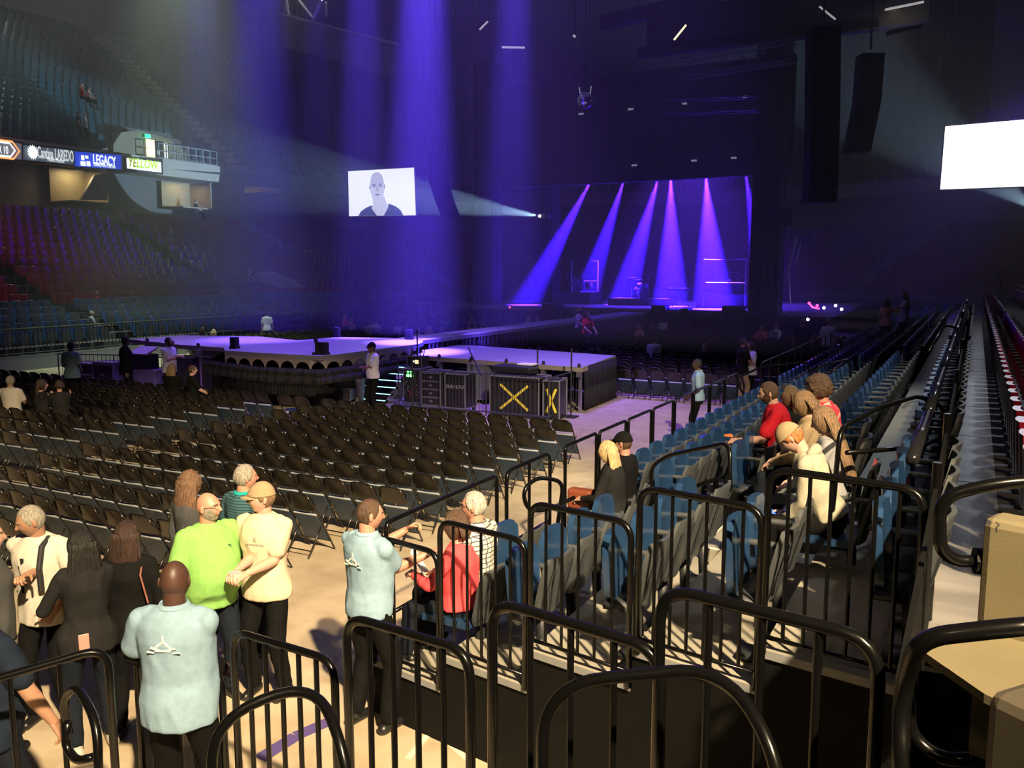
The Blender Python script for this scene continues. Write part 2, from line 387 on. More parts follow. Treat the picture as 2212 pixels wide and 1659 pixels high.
# drapes that close off the upper deck from the dark edge round behind the stage
def drape(name, pts, z0, z1, m, amp=.22, wl=1.3, **k):
    mb = MB(); line = []
    for a, b in zip(pts[:-1], pts[1:]):
        a = Vector(a); b = Vector(b); n = max(2, int((b - a).length / (wl / 4))); d = (b - a).normalized(); nn = Vector((-d.y, d.x))
        for j in range(n): line.append(a + (b - a) * j / n + nn * amp * math.sin(2 * PI * (b - a).length * j / n / wl + 1.7 * math.sin(j * .37)))
    line.append(Vector(pts[-1]))
    for a, b in zip(line[:-1], line[1:]):
        q = [(a.x, a.y, z0), (b.x, b.y, z0), (b.x, b.y, z1), (a.x, a.y, z1)]; mb.add(q, [(0, 1, 2, 3)], m)
    o = mb.build(name, smooth=True); s = o.modifiers.new('thick', 'SOLIDIFY'); s.thickness = .02; return o
o = drape('hall_curtain', [tuple(onX(608, 200, -46.0).xy), (-44.5, 54), (-40, 63), (-33, 70), (-24, 74)], 10.4, 31, M_CURT)
tag(o, 'tall dark curtain closing off the upper deck left of the stage', 'curtain')
o = drape('hall_curtain', [(-24, 74), (-10, 74), (0, 70)], 10.4, 31, M_CURT)
tag(o, 'tall dark curtain hanging high behind the main stage', 'curtain')
M_RW = mat('right_wall_panel', (0.20, 0.175, 0.14), 0.8, var=.15, scale=.4, stretch=(2, 2, .1))
mb = MB(); q = [(0, 70), (8.5, 63), (12.5, 50), (12.5, 10)]
for a, b in zip(q[:-1], q[1:]): mb.add([(a[0], a[1], 10.4), (b[0], b[1], 10.4), (b[0], b[1], 31), (a[0], a[1], 31)], [(0, 1, 2, 3)], M_RW)
struct(mb, 'wall_upper_right')

# ------------------------------------------------------------------ lit signs on the left fascia
FX = -46.0 + 0.0
def lit(name, col, e): return mat(name, col, 0.4, emit=e, ecol=col)
def quad_on_fascia(x0, x1, y0l, y1l, y0r, y1r, dx=0.0):
    X = -45.72 + dx
    return [onX(x0, y1l, X), onX(x1, y1r, X), onX(x1, y0r, X), onX(x0, y0l, X)]
def fit_text(root, s, box, m, name='lettering', bold=0.0, shear=0.0, X=-45.56):
    a = onX(box[0], box[3], X); b = onX(box[1], box[2], X); c = (a + b) / 2
    o = text_on(root, s, c, 1.0, m, X=X, name=name, bold=bold, shear=shear)
    xs = [v.co.x for v in o.data.vertices]; ys = [v.co.y for v in o.data.vertices]
    kx = abs(b.y - a.y) / (max(xs) - min(xs)); ky = (b.z - a.z) / (max(ys) - min(ys)); o.scale = (kx, ky, 1)
    o.location = (X, c.y - kx * (max(xs) + min(xs)) / 2, c.z - ky * (max(ys) + min(ys)) / 2); return o
def sign(root, name, q, m, thick=.12):
    mb = MB(); v = q + [p + Vector((-thick, 0, 0)) for p in q]
    mb.add(v, [(0, 1, 2, 3), (7, 6, 5, 4), (0, 4, 5, 1), (1, 5, 6, 2), (2, 6, 7, 3), (3, 7, 4, 0)], m)
    return mb.build(name, parent=root)
def to_mesh(o):
    dg = bpy.context.evaluated_depsgraph_get(); dg.update(); me = bpy.data.meshes.new_from_object(o.evaluated_get(dg)); n = bpy.data.objects.new(o.name, me); COL.objects.link(n)
    n.parent = o.parent; n.location = o.location; n.rotation_euler = o.rotation_euler; n.scale = o.scale; nm = o.name; bpy.data.objects.remove(o); n.name = nm; return n
def text_on(root, s, p, size, m, X=-45.66, name='lettering', bold=0.0, sx=1.0, shear=0.0):
    c = bpy.data.curves.new(name, 'FONT'); c.body = s; c.size = size; c.extrude = .01; c.align_x = 'CENTER'; c.align_y = 'CENTER'; c.offset = bold; c.shear = shear
    c.materials.append(m); o = bpy.data.objects.new(name, c); COL.objects.link(o); o.parent = root
    o.location = (X, p.y, p.z); o.rotation_euler = (PI / 2, 0, PI / 2); o.scale = (sx, 1, 1); return to_mesh(o)
specs = [(-60, 47, 291, 334, 311, 345), (51, 160, 313, 345, 325, 356), (163, 262, 327, 359, 335, 366), (272, 350, 341, 369, 346, 374)]
SIGN = []
fc = mat('sign_case_black', (0.01, 0.01, 0.012), .5)
lab = ['grey lit sign with orange hexagon badge at the left edge', 'dark grey lit sign with white sunburst and lettering',
       'blue lit sign reading LEGACY beside the sunburst sign', 'white lit sign reading YELLOW in green letters']
bgs = [lit('sign_grey', (0.10, 0.10, 0.13), 1.0), lit('sign_charcoal', (0.055, 0.07, 0.09), 1.0), lit('sign_blue', (0.01, 0.035, 0.40), 1.4), fc]
for i, sp in enumerate(specs):
    c = onX((sp[0] + sp[1]) / 2, (sp[2] + sp[5]) / 2, -45.72); r0 = empty('lit_sign', (0, 0, 0), 0, lab[i] + ' on the far balcony', 'sign')
    sign(r0, 'sign_case', quad_on_fascia(sp[0] - 2, sp[1] + 2, sp[2] - 3, sp[3] + 3, sp[4] - 3, sp[5] + 3, -.06), fc)
    sign(r0, 'sign_face', quad_on_fascia(*sp), bgs[i], .05); SIGN.append((r0, c, sp))
wh = lit('sign_white', (0.9, 1.0, 0.97), 1.3)
r0, c, sp = SIGN[0]
og = lit('sign_orange', (1.0, 0.33, 0.10), 1.6); cc = onX(-2, 321, -45.6)
mb = MB(); hexp = [(-2.2, -.45), (.75, -.45), (1.1, 0), (.75, .45), (-2.2, .45)]
for k, sc_ in enumerate((1.0, .78)):
    pts = [(-45.6, cc.y + a * sc_ , cc.z + b * sc_) for a, b in hexp]
    mb.tube(pts, .05, og if k == 0 else wh, n=4)
mb.build('badge', parent=r0); fit_text(r0, 'ER 10', (-8, 17, 316, 330), wh)
r0, c, sp = SIGN[1]
cc = onX(71, 329, -45.6); mb = MB(); SY = abs(onX(84, 329, -45.6).y - onX(58, 329, -45.6).y) / 2; SZ = .62
for k in range(16):
    a = 2 * PI * k / 16; mb.add([(-45.6, cc.y + SY * math.cos(a), cc.z + .42 * math.sin(a)), (-45.6, cc.y + SY * .66 * math.cos(a - .22), cc.z + .28 * math.sin(a - .22)), (-45.6, cc.y, cc.z), (-45.6, cc.y + SY * .66 * math.cos(a + .22), cc.z + .28 * math.sin(a + .22))], [(0, 1, 2, 3)], wh)
mb.build('sunburst', parent=r0); wh2 = lit('sign_soft_white', (0.55, 0.6, 0.62), 1.2)
fit_text(r0, 'Cantina LAREDO', (82, 158, 326, 341), wh2, bold=.015); fit_text(r0, 'Modern Mexican', (103, 138, 343, 348), wh2)
r0, c, sp = SIGN[2]
fit_text(r0, 'LEGACY', (202, 250, 339, 354), wh, bold=.02); fit_text(r0, 'Community Federal Credit Union', (202, 249, 356, 361), wh2)
mb = MB(); cc = onX(186, 346, -45.6); EY = abs(onX(198, 346, -45.6).y - onX(175, 346, -45.6).y) / 1.1
for a, b, w_, h_ in ((-.3, .2, .3, .5), (.12, .3, .28, .3), (-.3, -.35, .5, .45), (.25, -.3, .35, .5)): mb.box((-45.62, cc.y + a * EY, cc.z + b * .6), (.03, w_ * EY, h_ * .55), wh)
mb.build('emblem', parent=r0)
r0, c, sp = SIGN[3]
mb = MB(); a = onX(274, 345, -45.64); b = onX(349, 371, -45.64)
mb.box((-45.66, (a.y + b.y) / 2, (onX(311, 357, -45.64)).z), (.04, abs(b.y - a.y), .62), wh)
mb.build('white_panel', parent=r0, bevel=.02); fit_text(r0, 'YELLOW', (279, 343, 348, 360), lit('sign_green', (0.40, 0.60, 0.02), .7), bold=.02, shear=.3)

# ------------------------------------------------------------------ lit openings of the concourse
def opening(px0, px1, py0, py1, X, lab, e=3.0, depth=2.0):
    """cream lobby wall seen through a gap, with its own ceiling lamp"""
    a = onX(px0, py1, X); b = onX(px1, py0, X); mb = MB()
    mb.box((X - depth / 2, (a.y + b.y) / 2, a.z - .05), (depth, b.y - a.y, .1), M_CREAM)
    mb.box((X - depth, (a.y + b.y) / 2, (a.z + b.z) / 2), (.1, b.y - a.y, b.z - a.z), M_CREAM)
    mb.box((X - depth / 2, b.y, (a.z + b.z) / 2), (depth, .1, b.z - a.z), M_CREAM)
    o = mb.build('lobby_recess'); tag(o, lab, 'doorway', kind='structure')
    l = area('lobby_lamp', (X - depth * .5, (a.y + b.y) / 2, b.z - .1), (X - depth * .6, (a.y + b.y) / 2, a.z), e, (1.0, .78, .42), .8, 1.0)
    return a, b
opening(157, 232, 366, 432, -45.2, 'lit lobby opening under the white sign', 90)
opening(396, 455, 394, 445, -45.2, 'small lit opening left of the screen', 45)
opening(572, 610, 406, 414, -45.2, 'thin lit slot under the balcony', 12)
mb = MB(); a = onX(157, 432, -45.3); 
q = [onX(175, 432, -45.0), onX(232, 432, -45.0), onX(237, 372, -45.0), onX(205, 378, -45.0)]
mb.add(q + [p + Vector((-.2, 0, 0)) for p in q], [(0, 1, 2, 3), (7, 6, 5, 4), (0, 4, 5, 1), (1, 5, 6, 2), (2, 6, 7, 3), (3, 7, 4, 0)], M_CREAM); struct(mb, 'wall_stair_side')
# upper vomitory with its gable wall
q = [(245, 312), (262, 286), (300, 281), (362, 299), (402, 327), (402, 358), (362, 352), (245, 330)]
X = -47.6; mb = MB(); pts = [onX(x, y, X) for x, y in q]; k = len(pts)
mb.add(pts + [p + Vector((-.3, 0, 0)) for p in pts], [tuple(range(k)), tuple(range(2 * k - 1, k - 1, -1))] + [(j, k + j, k + (j + 1) % k, (j + 1) % k) for j in range(k)], M_CREAM); struct(mb, 'wall_upper_vomitory')
mb = MB()
for x0, x1, y0, y1, m in ((318, 333, 303, 345, lit('door_glow', (1.0, .85, .45), 1.6)), (335, 353, 307, 349, M_DARK), (340, 344, 325, 334, wh), (354, 361, 309, 352, lit('door_glow_dim', (.8, .7, .5), .5))):
    a = onX(x0, y1, X + .05); b = onX(x1, y0, X + .05); mb.box((X + .05, (a.y + b.y) / 2, (a.z + b.z) / 2), (.06, b.y - a.y, b.z - a.z), m)
struct(mb, 'door_1')
a = onX(319, 294, X + .3); mb = MB(); mb.box(a, (.1, .35, .22), lit('exit_green', (0.02, .9, .25), 3)); tag(mb.build('exit_sign'), 'small green exit sign above the upper doorway', 'sign')
mb = MB()
for dz in (0, .45, .9):
    a = onX(345, 372, -45.7); b = onX(470, 385, -45.7); mb.seg((a.x, a.y, 10.6 + dz), (b.x, b.y, 10.6 + dz), .05, .05, M_GREYP)
for k in range(9):
    y = a.y + (b.y - a.y) * k / 8; mb.seg((a.x, y, 10.6), (a.x, y, 11.5), .05, .05, M_GREYP)
tag(mb.build('balcony_rail'), 'thin grey balcony rail right of the YELLOW sign', 'railing')
# ------------------------------------------------------------------ haze in the hall air
hz = bpy.data.materials.new('stage_haze'); hz.use_nodes = True; nt = hz.node_tree
nt.nodes.remove(nt.nodes['Principled BSDF']); vsn = nt.nodes.new('ShaderNodeVolumeScatter')
vsn.inputs['Color'].default_value = (1, 1, 1, 1); vsn.inputs['Density'].default_value = 0.0085; vsn.inputs['Anisotropy'].default_value = 0.1
nt.links.new(vsn.outputs[0], nt.nodes['Material Output'].inputs['Volume'])
mb = MB(); mb.box((-23, 45.75, 16.15), (72, 53.5, 28.9), hz); o = mb.build('haze')
tag(o, 'thin theatrical haze hanging over the far floor and stage', 'haze', kind='stuff')

# ------------------------------------------------------------------ decks
def slab(name, pts, z, th, mt, ms, **k):
    mb = MB(); n = len(pts); top = [(p.x, p.y, z) for p in pts]; bot = [(p.x, p.y, z - th) for p in pts]
    mb.add(top, [tuple(range(n))], mt); mb.add(bot, [tuple(range(n))[::-1]], ms)
    for i in range(n): mb.add([top[i], bot[i], bot[(i + 1) % n], top[(i + 1) % n]], [(0, 1, 2, 3)], ms)
    return mb
def ccw(pts):
    a = sum(pts[i].x * pts[(i + 1) % len(pts)].y - pts[(i + 1) % len(pts)].x * pts[i].y for i in range(len(pts)))
    return pts if a > 0 else pts[::-1]
ZU, ZL = 1.45, 1.15
UPP = [(280, 733), (393, 724), (560, 727), (645, 735), (730, 728), (850, 730), (906, 732), (915, 738), (905, 743), (740, 764), (690, 769), (560, 762), (485, 757), (484, 751), (380, 744)]
r_up = empty('satellite_stage', (0, 0, 0), 0, 'purple lit raised satellite stage with angled wings, nearer than the main stage', 'stage')
slab('deck', ccw([W(x, y, ZU) for x, y in UPP]), ZU, .12, M_DECK, M_GREYP).build('deck', parent=r_up)
LOW = [(780, 765), (905, 768), (940, 771), (1258, 794), (1330, 768), (1000, 745), (906, 741), (800, 757)]
slab('deck', ccw([W(x, y, ZL) for x, y in LOW]), ZL, .12, M_DECK, M_FASCIA).build('wing_deck', parent=r_up)
# scalloped face under the front lip
mb = MB()
edge = [W(*p, ZU) for p in ((485, 757), (560, 762), (690, 769), (740, 764), (905, 743))]
L = [0]; 
for a, b in zip(edge[:-1], edge[1:]): L.append(L[-1] + (b - a).length)
def along(t):
    for i in range(len(edge) - 1):
        if t <= L[i + 1] or i == len(edge) - 2: return edge[i].lerp(edge[i + 1], (t - L[i]) / (L[i + 1] - L[i]))
nb = 15
for k in range(nb):
    t0, t1 = L[-1] * k / nb, L[-1] * (k + 1) / nb; a, b = along(t0), along(t1); z1 = ZU - .12; z0 = ZU - .40
    n = 8; top = [a.lerp(b, j / n) for j in range(n + 1)]
    lo = [z0 + (z1 - .05 - z0) * math.sin(PI * max(0.02, min(.98, (j / n)))) ** .5 if 0 < j < n else z0 for j in range(n + 1)]
    for j in range(n): mb.add([(top[j].x, top[j].y, z1), (top[j + 1].x, top[j + 1].y, z1), (top[j + 1].x, top[j + 1].y, lo[j + 1]), (top[j].x, top[j].y, lo[j])], [(0, 1, 2, 3)], M_FASCIA)
mb.build('arched_fascia', parent=r_up)
mb = MB()
c_ = W(600, 745, ZU); mb.box((c_.x, c_.y + .8, .65), (5.2, 2.6, 1.2), M_DARK); mb.build('understage', parent=r_up)
for p in ((1252, 793), (1175, 787), (1095, 782), (1020, 777), (950, 772)):
    q = W(*p, ZL); mb = MB(); mb.seg((q.x, q.y + .05, 0), (q.x, q.y + .05, ZL - .1), .07, .07, M_ALU); mb.box((q.x, q.y - .02, ZL - .18), (.12, .12, .14), M_ALU); mb.ell((q.x, q.y - .03, ZL + .04), (.05, .05, .06), M_DARK, 8, 6); mb.build('leg', parent=r_up)
for p in ((320, 737), (375, 743), (430, 748)):
    q = W(*p, ZU); mb = MB(); mb.seg((q.x, q.y + .05, 0), (q.x, q.y + .05, ZU - .1), .07, .07, M_ALU); mb.box((q.x, q.y - .02, ZU - .18), (.12, .12, .14), M_ALU); mb.ell((q.x, q.y - .03, ZU + .04), (.05, .05, .06), M_DARK, 8, 6); mb.build('leg', parent=r_up)
def skirt(pts, z0, z1, m, flare=.0, name='skirt', parent=None, amp=.03, wl=.28):
    mb = MB(); line = []; nrm = []
    for a, b in zip(pts[:-1], pts[1:]):
        a = Vector(a[:2]); b = Vector(b[:2]); n = max(2, int((b - a).length / (wl / 5))); d = (b - a).normalized(); nn = Vector((d.y, -d.x))
        for j in range(n): s = (b - a).length * j / n; line.append(a + (b - a) * j / n + nn * amp * math.sin(2 * PI * s / wl + 2 * math.sin(s * 3.1))); nrm.append(nn)
    line.append(Vector(pts[-1][:2])); nrm.append(nn); zs = [z1, z1 - .02, (z0 + z1) / 2, z0]
    rows = []
    for i, z in enumerate(zs): f = flare * (1 - (z - z0) / (z1 - z0)) ** 2; rows.append([(p.x + q.x * f, p.y + q.y * f, z) for p, q in zip(line, nrm)])
    for r1, r2 in zip(rows[:-1], rows[1:]):
        for i in range(len(r1) - 1): mb.add([r1[i], r1[i + 1], r2[i + 1], r2[i]], [(0, 1, 2, 3)], m)
    o = mb.build(name, parent=parent, smooth=True); s = o.modifiers.new('thick', 'SOLIDIFY'); s.thickness = .012; return o
q1, q2 = W(1262, 888, 0), W(1330, 860, 0)
skirt([q1 + Vector((0, .0, 0)), q2], 0.01, ZL - .0, M_CURT, name='black_skirt', parent=r_up, amp=.012)
# cloth covered desk in front of the satellite stage
r_d = empty('draped_platform', (0, 0, 0), 0, 'black cloth draped control platform in front of the purple satellite stage', 'platform')
b0, b1, b2, b3 = W(463, 846, 0), W(585, 872, 0), W(690, 878, 0), W(722, 868, 0)
skirt([b0, b1, b2, b3], .02, .98, M_CURT, .0, 'cloth_front', r_d, .02, .5)
skirt([W(440, 777, 1.22) * 1, W(560, 792, 1.22), W(690, 798, 1.22), W(770, 788, 1.22), W(905, 768, 1.2)], .86, 1.22, M_CURT, .06, 'cloth_valance', r_d, .03, .3)
mb = MB(); mb.add([(b0.x, b0.y, .97), (b1.x, b1.y, .97), (b2.x, b2.y, .97), (b3.x, b3.y, .97), (W(770, 788, 1.22).x, W(770, 788, 1.22).y, .97), (b0.x - .3, b0.y + 1.2, .97)], [tuple(range(6))], M_DARK); mb.build('top', parent=r_d)

# catwalk to the main stage
ZC2 = 1.45
r_c = empty('catwalk', (0, 0, 0), 0, 'long grey catwalk running from the satellite stage back to the main stage', 'stage')
xl, xr = W(1240, 683, ZC2).x, W(1068, 712, ZC2).x; xl, xr = -16.0, -14.75
mb = MB(); mb.box(((xl + xr) / 2, 31.8, ZC2 - .06), (xr - xl, 20.4, .12), M_DECK); mb.build('deck', parent=r_c)
seg = [22.0, 25.2, 29.5, 33, 42]
for i, (y0, y1) in enumerate(zip(seg[:-1], seg[1:])):
    skirt([(xr - .04, y0), (xr - .04, y1)], .01, ZC2 - .1, (M_CURT, M_CURTG, M_CURT, M_CURTG)[i], .03, 'skirt', r_c, .03, .25)
skirt([(xl + .04, 42), (xl + .04, 23)], .01, ZC2 - .1, M_CURT, .03, 'skirt', r_c, .03, .4)

# ------------------------------------------------------------------ main stage
YF = 41.8; ZS = 1.6
r_s = empty('main_stage', (0, 0, 0), 0, 'main stage deck lit deep blue at the far end', 'stage')
xa, xb = onY(1050, 640, 46).x, onY(1800, 640, 42).x
mb = MB(); mb.box(((xa + xb) / 2, YF + 7, ZS - .1), (xb - xa, 14, .2), mat('stage_deck_dark', (.20, .20, .24), .3, var=.1, scale=1)); mb.build('deck', parent=r_s)
skirt([(xa, YF + .02), (xb, YF + .02)], .01, ZS - .15, M_CURT, .02, 'skirt', r_s, .03, .4)
def leg_drape(px0, px1, pyt, Y, lab, depth=1.2, zt=None):
    a = onY(px0, 600, Y).x; b = onY(px1, 600, Y).x; z = zt or onY(px1, pyt, Y).z
    mb = MB(); n = 40
    loop = []
    for (x0, y0), (x1, y1) in (((a, Y), (b, Y)), ((b, Y), (b, Y + depth)), ((b, Y + depth), (a, Y + depth)), ((a, Y + depth), (a, Y))):
        L_ = math.hypot(x1 - x0, y1 - y0); k = max(4, int(L_ / .07))
        for j in range(k):
            s = j / k; f = .03 * math.sin(s * L_ * 2 * PI / .3); nx, ny = (y1 - y0) / L_, -(x1 - x0) / L_
            loop.append((x0 + (x1 - x0) * s + nx * f, y0 + (y1 - y0) * s + ny * f))
    mb.loft([[(x, y, zz) for x, y in loop] for zz in (ZS, z)], M_CURT)
    o = mb.build('stage_drape', smooth=False); tag(o, lab, 'curtain')
    return (a, b, z)
tz = 13.2
leg_drape(1025, 1064, 300, 43.5, 'tall black leg drape at the left corner of the main stage', zt=tz + 2)
leg_drape(1153, 1192, 300, 47.5, 'black inner drape beside the blue beams on stage left side', zt=9.4)
leg_drape(1618, 1682, 150, 41.6, 'wide tall black drape column right of the blue beams', zt=14.3)
# black header above the opening
a = onY(1068, 300, 43.5).x; b = onY(1690, 300, 41.9).x
z0 = onY(1400, 386, 43.2).z; mb = MB(); mb.box(((a + b) / 2, 44.4, (z0 + 13.9) / 2), (b - a, .5, 13.9 - z0), M_CURT); tag(mb.build('stage_header'), 'wide black header drape above the stage opening', 'curtain')
# ------------------------------------------------------------------ trusses
def truss(p, q, s, name, lab, m=None, r=.03, web=True):
    m = m or M_SDARK; p = Vector(p); q = Vector(q); d = (q - p); n = d.cross(Vector((0, 0, 1))).normalized() * s / 2; u = Vector((0, 0, s / 2)); mb = MB()
    cs = [n + u, n - u, -n - u, -n + u]
    for c in cs: mb.tube([p + c, q + c], r, m, 6)
    k = max(2, int(d.length / s))
    if web:
        for i in range(k):
            a = p + d * i / k; b = p + d * (i + 1) / k
            for j in range(4):
                c0, c1 = cs[j], cs[(j + 1) % 4]
                mb.tube([a + (c0 if i % 2 else c1), b + (c1 if i % 2 else c0)], r * .6, m, 4, cap=False)
    return tag(mb.build(name), lab, 'truss')
M_TR = mat('truss_dark', (.05, .05, .055), .5, .5)
YT = 46.2
head_px = [(1275, 393), (1348, 389), (1422, 385), (1449, 382), (1525, 378), (1610, 371)]
hp = [onY(x, y, YT) for x, y in head_px]
truss((hp[0].x - 2, YT, hp[2].z + .75), (hp[-1].x + 1, YT, hp[2].z + .75), .5, 'lighting_truss', 'dark lighting truss carrying the six blue spotlights', M_TR)
tgt = [(-4.9, -.4), (-5.2, 1.0), (-3.7, .6), (.35, .3), (2.1, -.5), (2.4, 0)]
lens = mat('lamp_lens_blue', (.55, .5, 1), .3, emit=45, ecol=(.42, .32, 1.0))
def moving_head(p, t, lab, power, deg, col=BLUE, e=lens, r=.17, blend=.25, group=None):
    rt = empty('stage_spotlight', (0, 0, 0), 0, lab, 'stage light', group)
    d = (Vector(t) - Vector(p)).normalized(); p = Vector(p)
    mb = MB(); mb.tube([p - d * .32, p - d * .3, p + d * .02], [r * .6, r * .95, r * 1.08], M_DARK, 14); mb.build('lamp_head', parent=rt, smooth=False)
    mb = MB(); s = d.cross(Vector((0, 0, 1))).normalized()
    top = p - d * .1 + Vector((0, 0, .42)); mb.tube([p - d * .1 + s * r * 1.15, top + s * r * 1.15, top - s * r * 1.15, p - d * .1 - s * r * 1.15], .03, M_DARK, 6); mb.box(top + Vector((0, 0, .06)), (.3, .3, .12), M_DARK); mb.build('yoke', parent=rt)
    mb = MB(); mb.tube([p + d * .021, p + d * .03], r * .9, e, 18); mb.build('lens', parent=rt)
    spot('lamp_beam', p + d * .06, t, power, col, deg, blend, .06); return rt
nm = ['leftmost', 'second', 'third', 'fourth', 'fifth', 'rightmost']
for i, (p, (dx, dy)) in enumerate(zip(hp, tgt)):
    moving_head(p, (p.x + dx * .62, YT - 1 + dy * 3, ZS), '%s of the six bright blue spotlights over the main stage' % nm[i], (9000, 9000, 12000, 15000, 15000, 6000)[i], (14, 14, 16, 19, 19, 12)[i], (0.04, 0.006, 1.0), blend=.6)
# six down lights hang above the satellite stage out of the picture and draw the tall blue columns
ROOF = []
for i, (px, D, pw, dg) in enumerate(((470, 30, 900, 10), (585, 27, 2600, 12), (700, 33, 900, 7), (800, 28, 4200, 8), (925, 26, 10000, 10), (1110, 29, 4200, 9))):
    t = WD(px, 590, D); p = Vector((t.x + .3, t.y, 21)); ROOF.append(p)
    moving_head(p, (t.x, t.y - .6, 1.3), 'blue down light hung high over the satellite stage, %s column from the left' % nth(i), pw, dg, (0.10, 0.045, 1.0), r=.2, blend=1.0)
# olive work light column at the far left
t = WD(430, 200, 34); spot('work_light', (t.x, t.y, 20), (t.x - 1, t.y, 8), 2500, (.62, .8, .6), 44, 1.0, .3)
# small pale lamps on the header and a mirror ball
whd = lit('dim_white', (.35, .36, .42), .5)
for i, (x, y, Y) in enumerate(((1255, 246, 43.95), (1362, 236, 43.95), (1478, 224, 43.95), (1610, 209, 43.95), (1370, 357, 43.95), (1499, 347, 43.95), (1585, 341, 43.95))):
    p = onY(x, y, Y); mb = MB(); mb.box(p, (.26, .12, .08), whd); mb.box(p + Vector((0, .1, .14)), (.3, .16, .2), M_DARK)
    tag(mb.build('header_lamp'), 'small pale lamp on the stage header, %s from the left in the %s row' % (nth(i if i < 4 else i - 4), 'upper' if i < 4 else 'lower'), 'stage light', 'lamps on the stage header')
p = WD(1264, 217, 33); bm = bmesh.new(); bmesh.ops.create_icosphere(bm, subdivisions=3, radius=.31); me = bpy.data.meshes.new('mirror_ball'); bm.to_mesh(me); bm.free()
me.materials.append(mat('mirror_facets', (.5, .48, .5), .12, 1.0)); o = bpy.data.objects.new('mirror_ball', me); COL.objects.link(o); o.location = p; tag(o, 'small mirror ball hanging high over the right hand floor', 'mirror ball')
mb = MB(); mb.tube([Vector((0, 0, .3)), Vector((0, 0, 31 - p.z))], .012, M_DARK, 4)
for s in (-1, 1): mb.tube([(s * .2, 0, .22), (s * .24, 0, .5)], .02, whd, 5)
mb.build('hanging_wire', parent=o)
# front of house trusses and roof steel seen top right, top centre
truss(onY(1470, 150, 36), onY(1717, 110, 36), .75, 'lighting_truss', 'dark box truss hung at an angle upper right', mat('truss_grey', (.10, .10, .10), .5))
truss(onY(1440, 232, 40), onY(1640, 225, 40), .6, 'lighting_truss', 'faint dark truss in front of the stage header', M_TR)
for i, (x0, y0, x1, y1, Y, wd) in enumerate(((1400, 75, 2010, -5, 44, 2.1), (1380, 115, 1900, 52, 44, .5), (1300, 50, 1560, -10, 46, .7))):
    a = onY(x0, y0, Y); b = onY(x1, y1, Y); mb = MB(); mb.seg(a, b, .5, wd, M_DARK); tag(mb.build('roof_beam'), ('deep dark roof girder across the upper right', 'thin dark roof beam under the deep girder', 'dark roof beam at the top centre')[i], 'beam')
mb = MB(); a = onX(608, 30, -38); b = WD(860, 96, 50); k = 26; pts = []
for j in range(k + 1): s = j / k; p = a.lerp(b, s); pts.append(p)
o = None
r = empty('border_truss', (0, 0, 0), 0, 'pale hanging cloth border on a sloping truss, upper centre left', 'truss')
rows = [[(q.x + .08 * math.sin(j * 2.1), q.y + .08 * math.cos(j * 1.3), q.z - h) for j, q in enumerate(pts)] for h in (0, 1.9)]
for j in range(k): mb.add([rows[0][j], rows[0][j + 1], rows[1][j + 1], rows[1][j]], [(0, 1, 2, 3)], mat('grey_border_cloth', (.16, .15, .15), .9, var=.3, scale=4, stretch=(2, 2, .2)))
mb.build('border_cloth', parent=r); mb = MB(); mb.tube(pts, .09, M_ALU, 6); mb.build('pipe', parent=r)
for x0, y0, x1, y1 in ((622, -30, 616, 25), (618, -5, 624, 30), (645, 0, 676, 40), (695, 0, 676, 42), (704, 5, 705, 34)): mb = MB(); mb.seg(WD(x0, y0, 42), WD(x1, y1, 42.5), .1, .1, M_ALU); mb.build('strut', parent=r)
for i, (x0, y0, x1, y1, D) in enumerate(((1456, 86, 1482, 54, 40), (1084, 102, 1134, 103, 40), (1770, 14, 1805, 42, 40), (1912, 21, 1995, 4, 34), (1036, 64, 1054, 46, 42), (1238, 76, 1243, 80, 36))):
    mb = MB(); mb.tube([WD(x0, y0, D), WD(x1, y1, D)], .045, lit('tube_warm', (1, .86, .6), 1.3) if i == 0 else lit('tube_dim', (.8, .75, .7), .45), 6)
    for q in (WD(x0, y0, D), WD(x1, y1, D)): mb.tube([q, (q.x, q.y, 31)], .01, M_DARK, 4)
    tag(mb.build('strip_lamp'), ('warm glowing strip lamp slanting under the roof girder', 'thin level strip lamp near the top of the blue columns', 'grey slanting strip lamp at the upper right', 'long faint strip lamp at the top right corner', 'tiny strip lamp at the top, right of the blue columns', 'tiny white lamp dot high in the dark roof')[i], 'lamp')
# wall lamp glow at the top right
mb = MB(); p = WD(1925, 62, 36); mb.seg(WD(1918, 72, 36), WD(1990, 58, 36), .3, .15, M_DARK); tag(mb.build('wall_shelf'), 'dark bracket on the lit wall patch at the upper right', 'bracket')
spot('wall_washer', WD(1930, 20, 36), WD(1960, 190, 43), 160, (1, .82, .55), 75, .9, .2)

# ------------------------------------------------------------------ line arrays
def line_array(px, d, n, lab, cw=.62):
    rt = empty('line_array', (0, 0, 0), 0, lab, 'loudspeaker')
    pts = [WD(*p, d) for p in px]; L_ = [0]
    for a, b in zip(pts[:-1], pts[1:]): L_.append(L_[-1] + (b - a).length)
    def at(t):
        for i in range(len(pts) - 1):
            if t <= L_[i + 1] + 1e-6: return pts[i].lerp(pts[i + 1], (t - L_[i]) / (L_[i + 1] - L_[i])), (pts[i + 1] - pts[i]).normalized()
        return pts[-1], (pts[-1] - pts[-2]).normalized()
    rgt = Vector((math.cos(YAW), math.sin(YAW), 0))
    for k in range(n):
        p, d_ = at(L_[-1] * (k + .5) / n); h = L_[-1] / n * .94; f = rgt.cross(d_).normalized()
        M = Matrix((rgt, f, -d_)).transposed().to_4x4(); mb = MB(); mb.box(None, (cw * 2, .7, h), M_BLKPAN, mx=Matrix.Translation(p) @ M)
        mb.build('cabinet', parent=rt)
    mb = MB(); mb.tube([pts[0] + Vector((0, 0, .2)), (pts[0].x, pts[0].y, 30)], .04, M_DARK, 5); mb.build('chain', parent=rt)
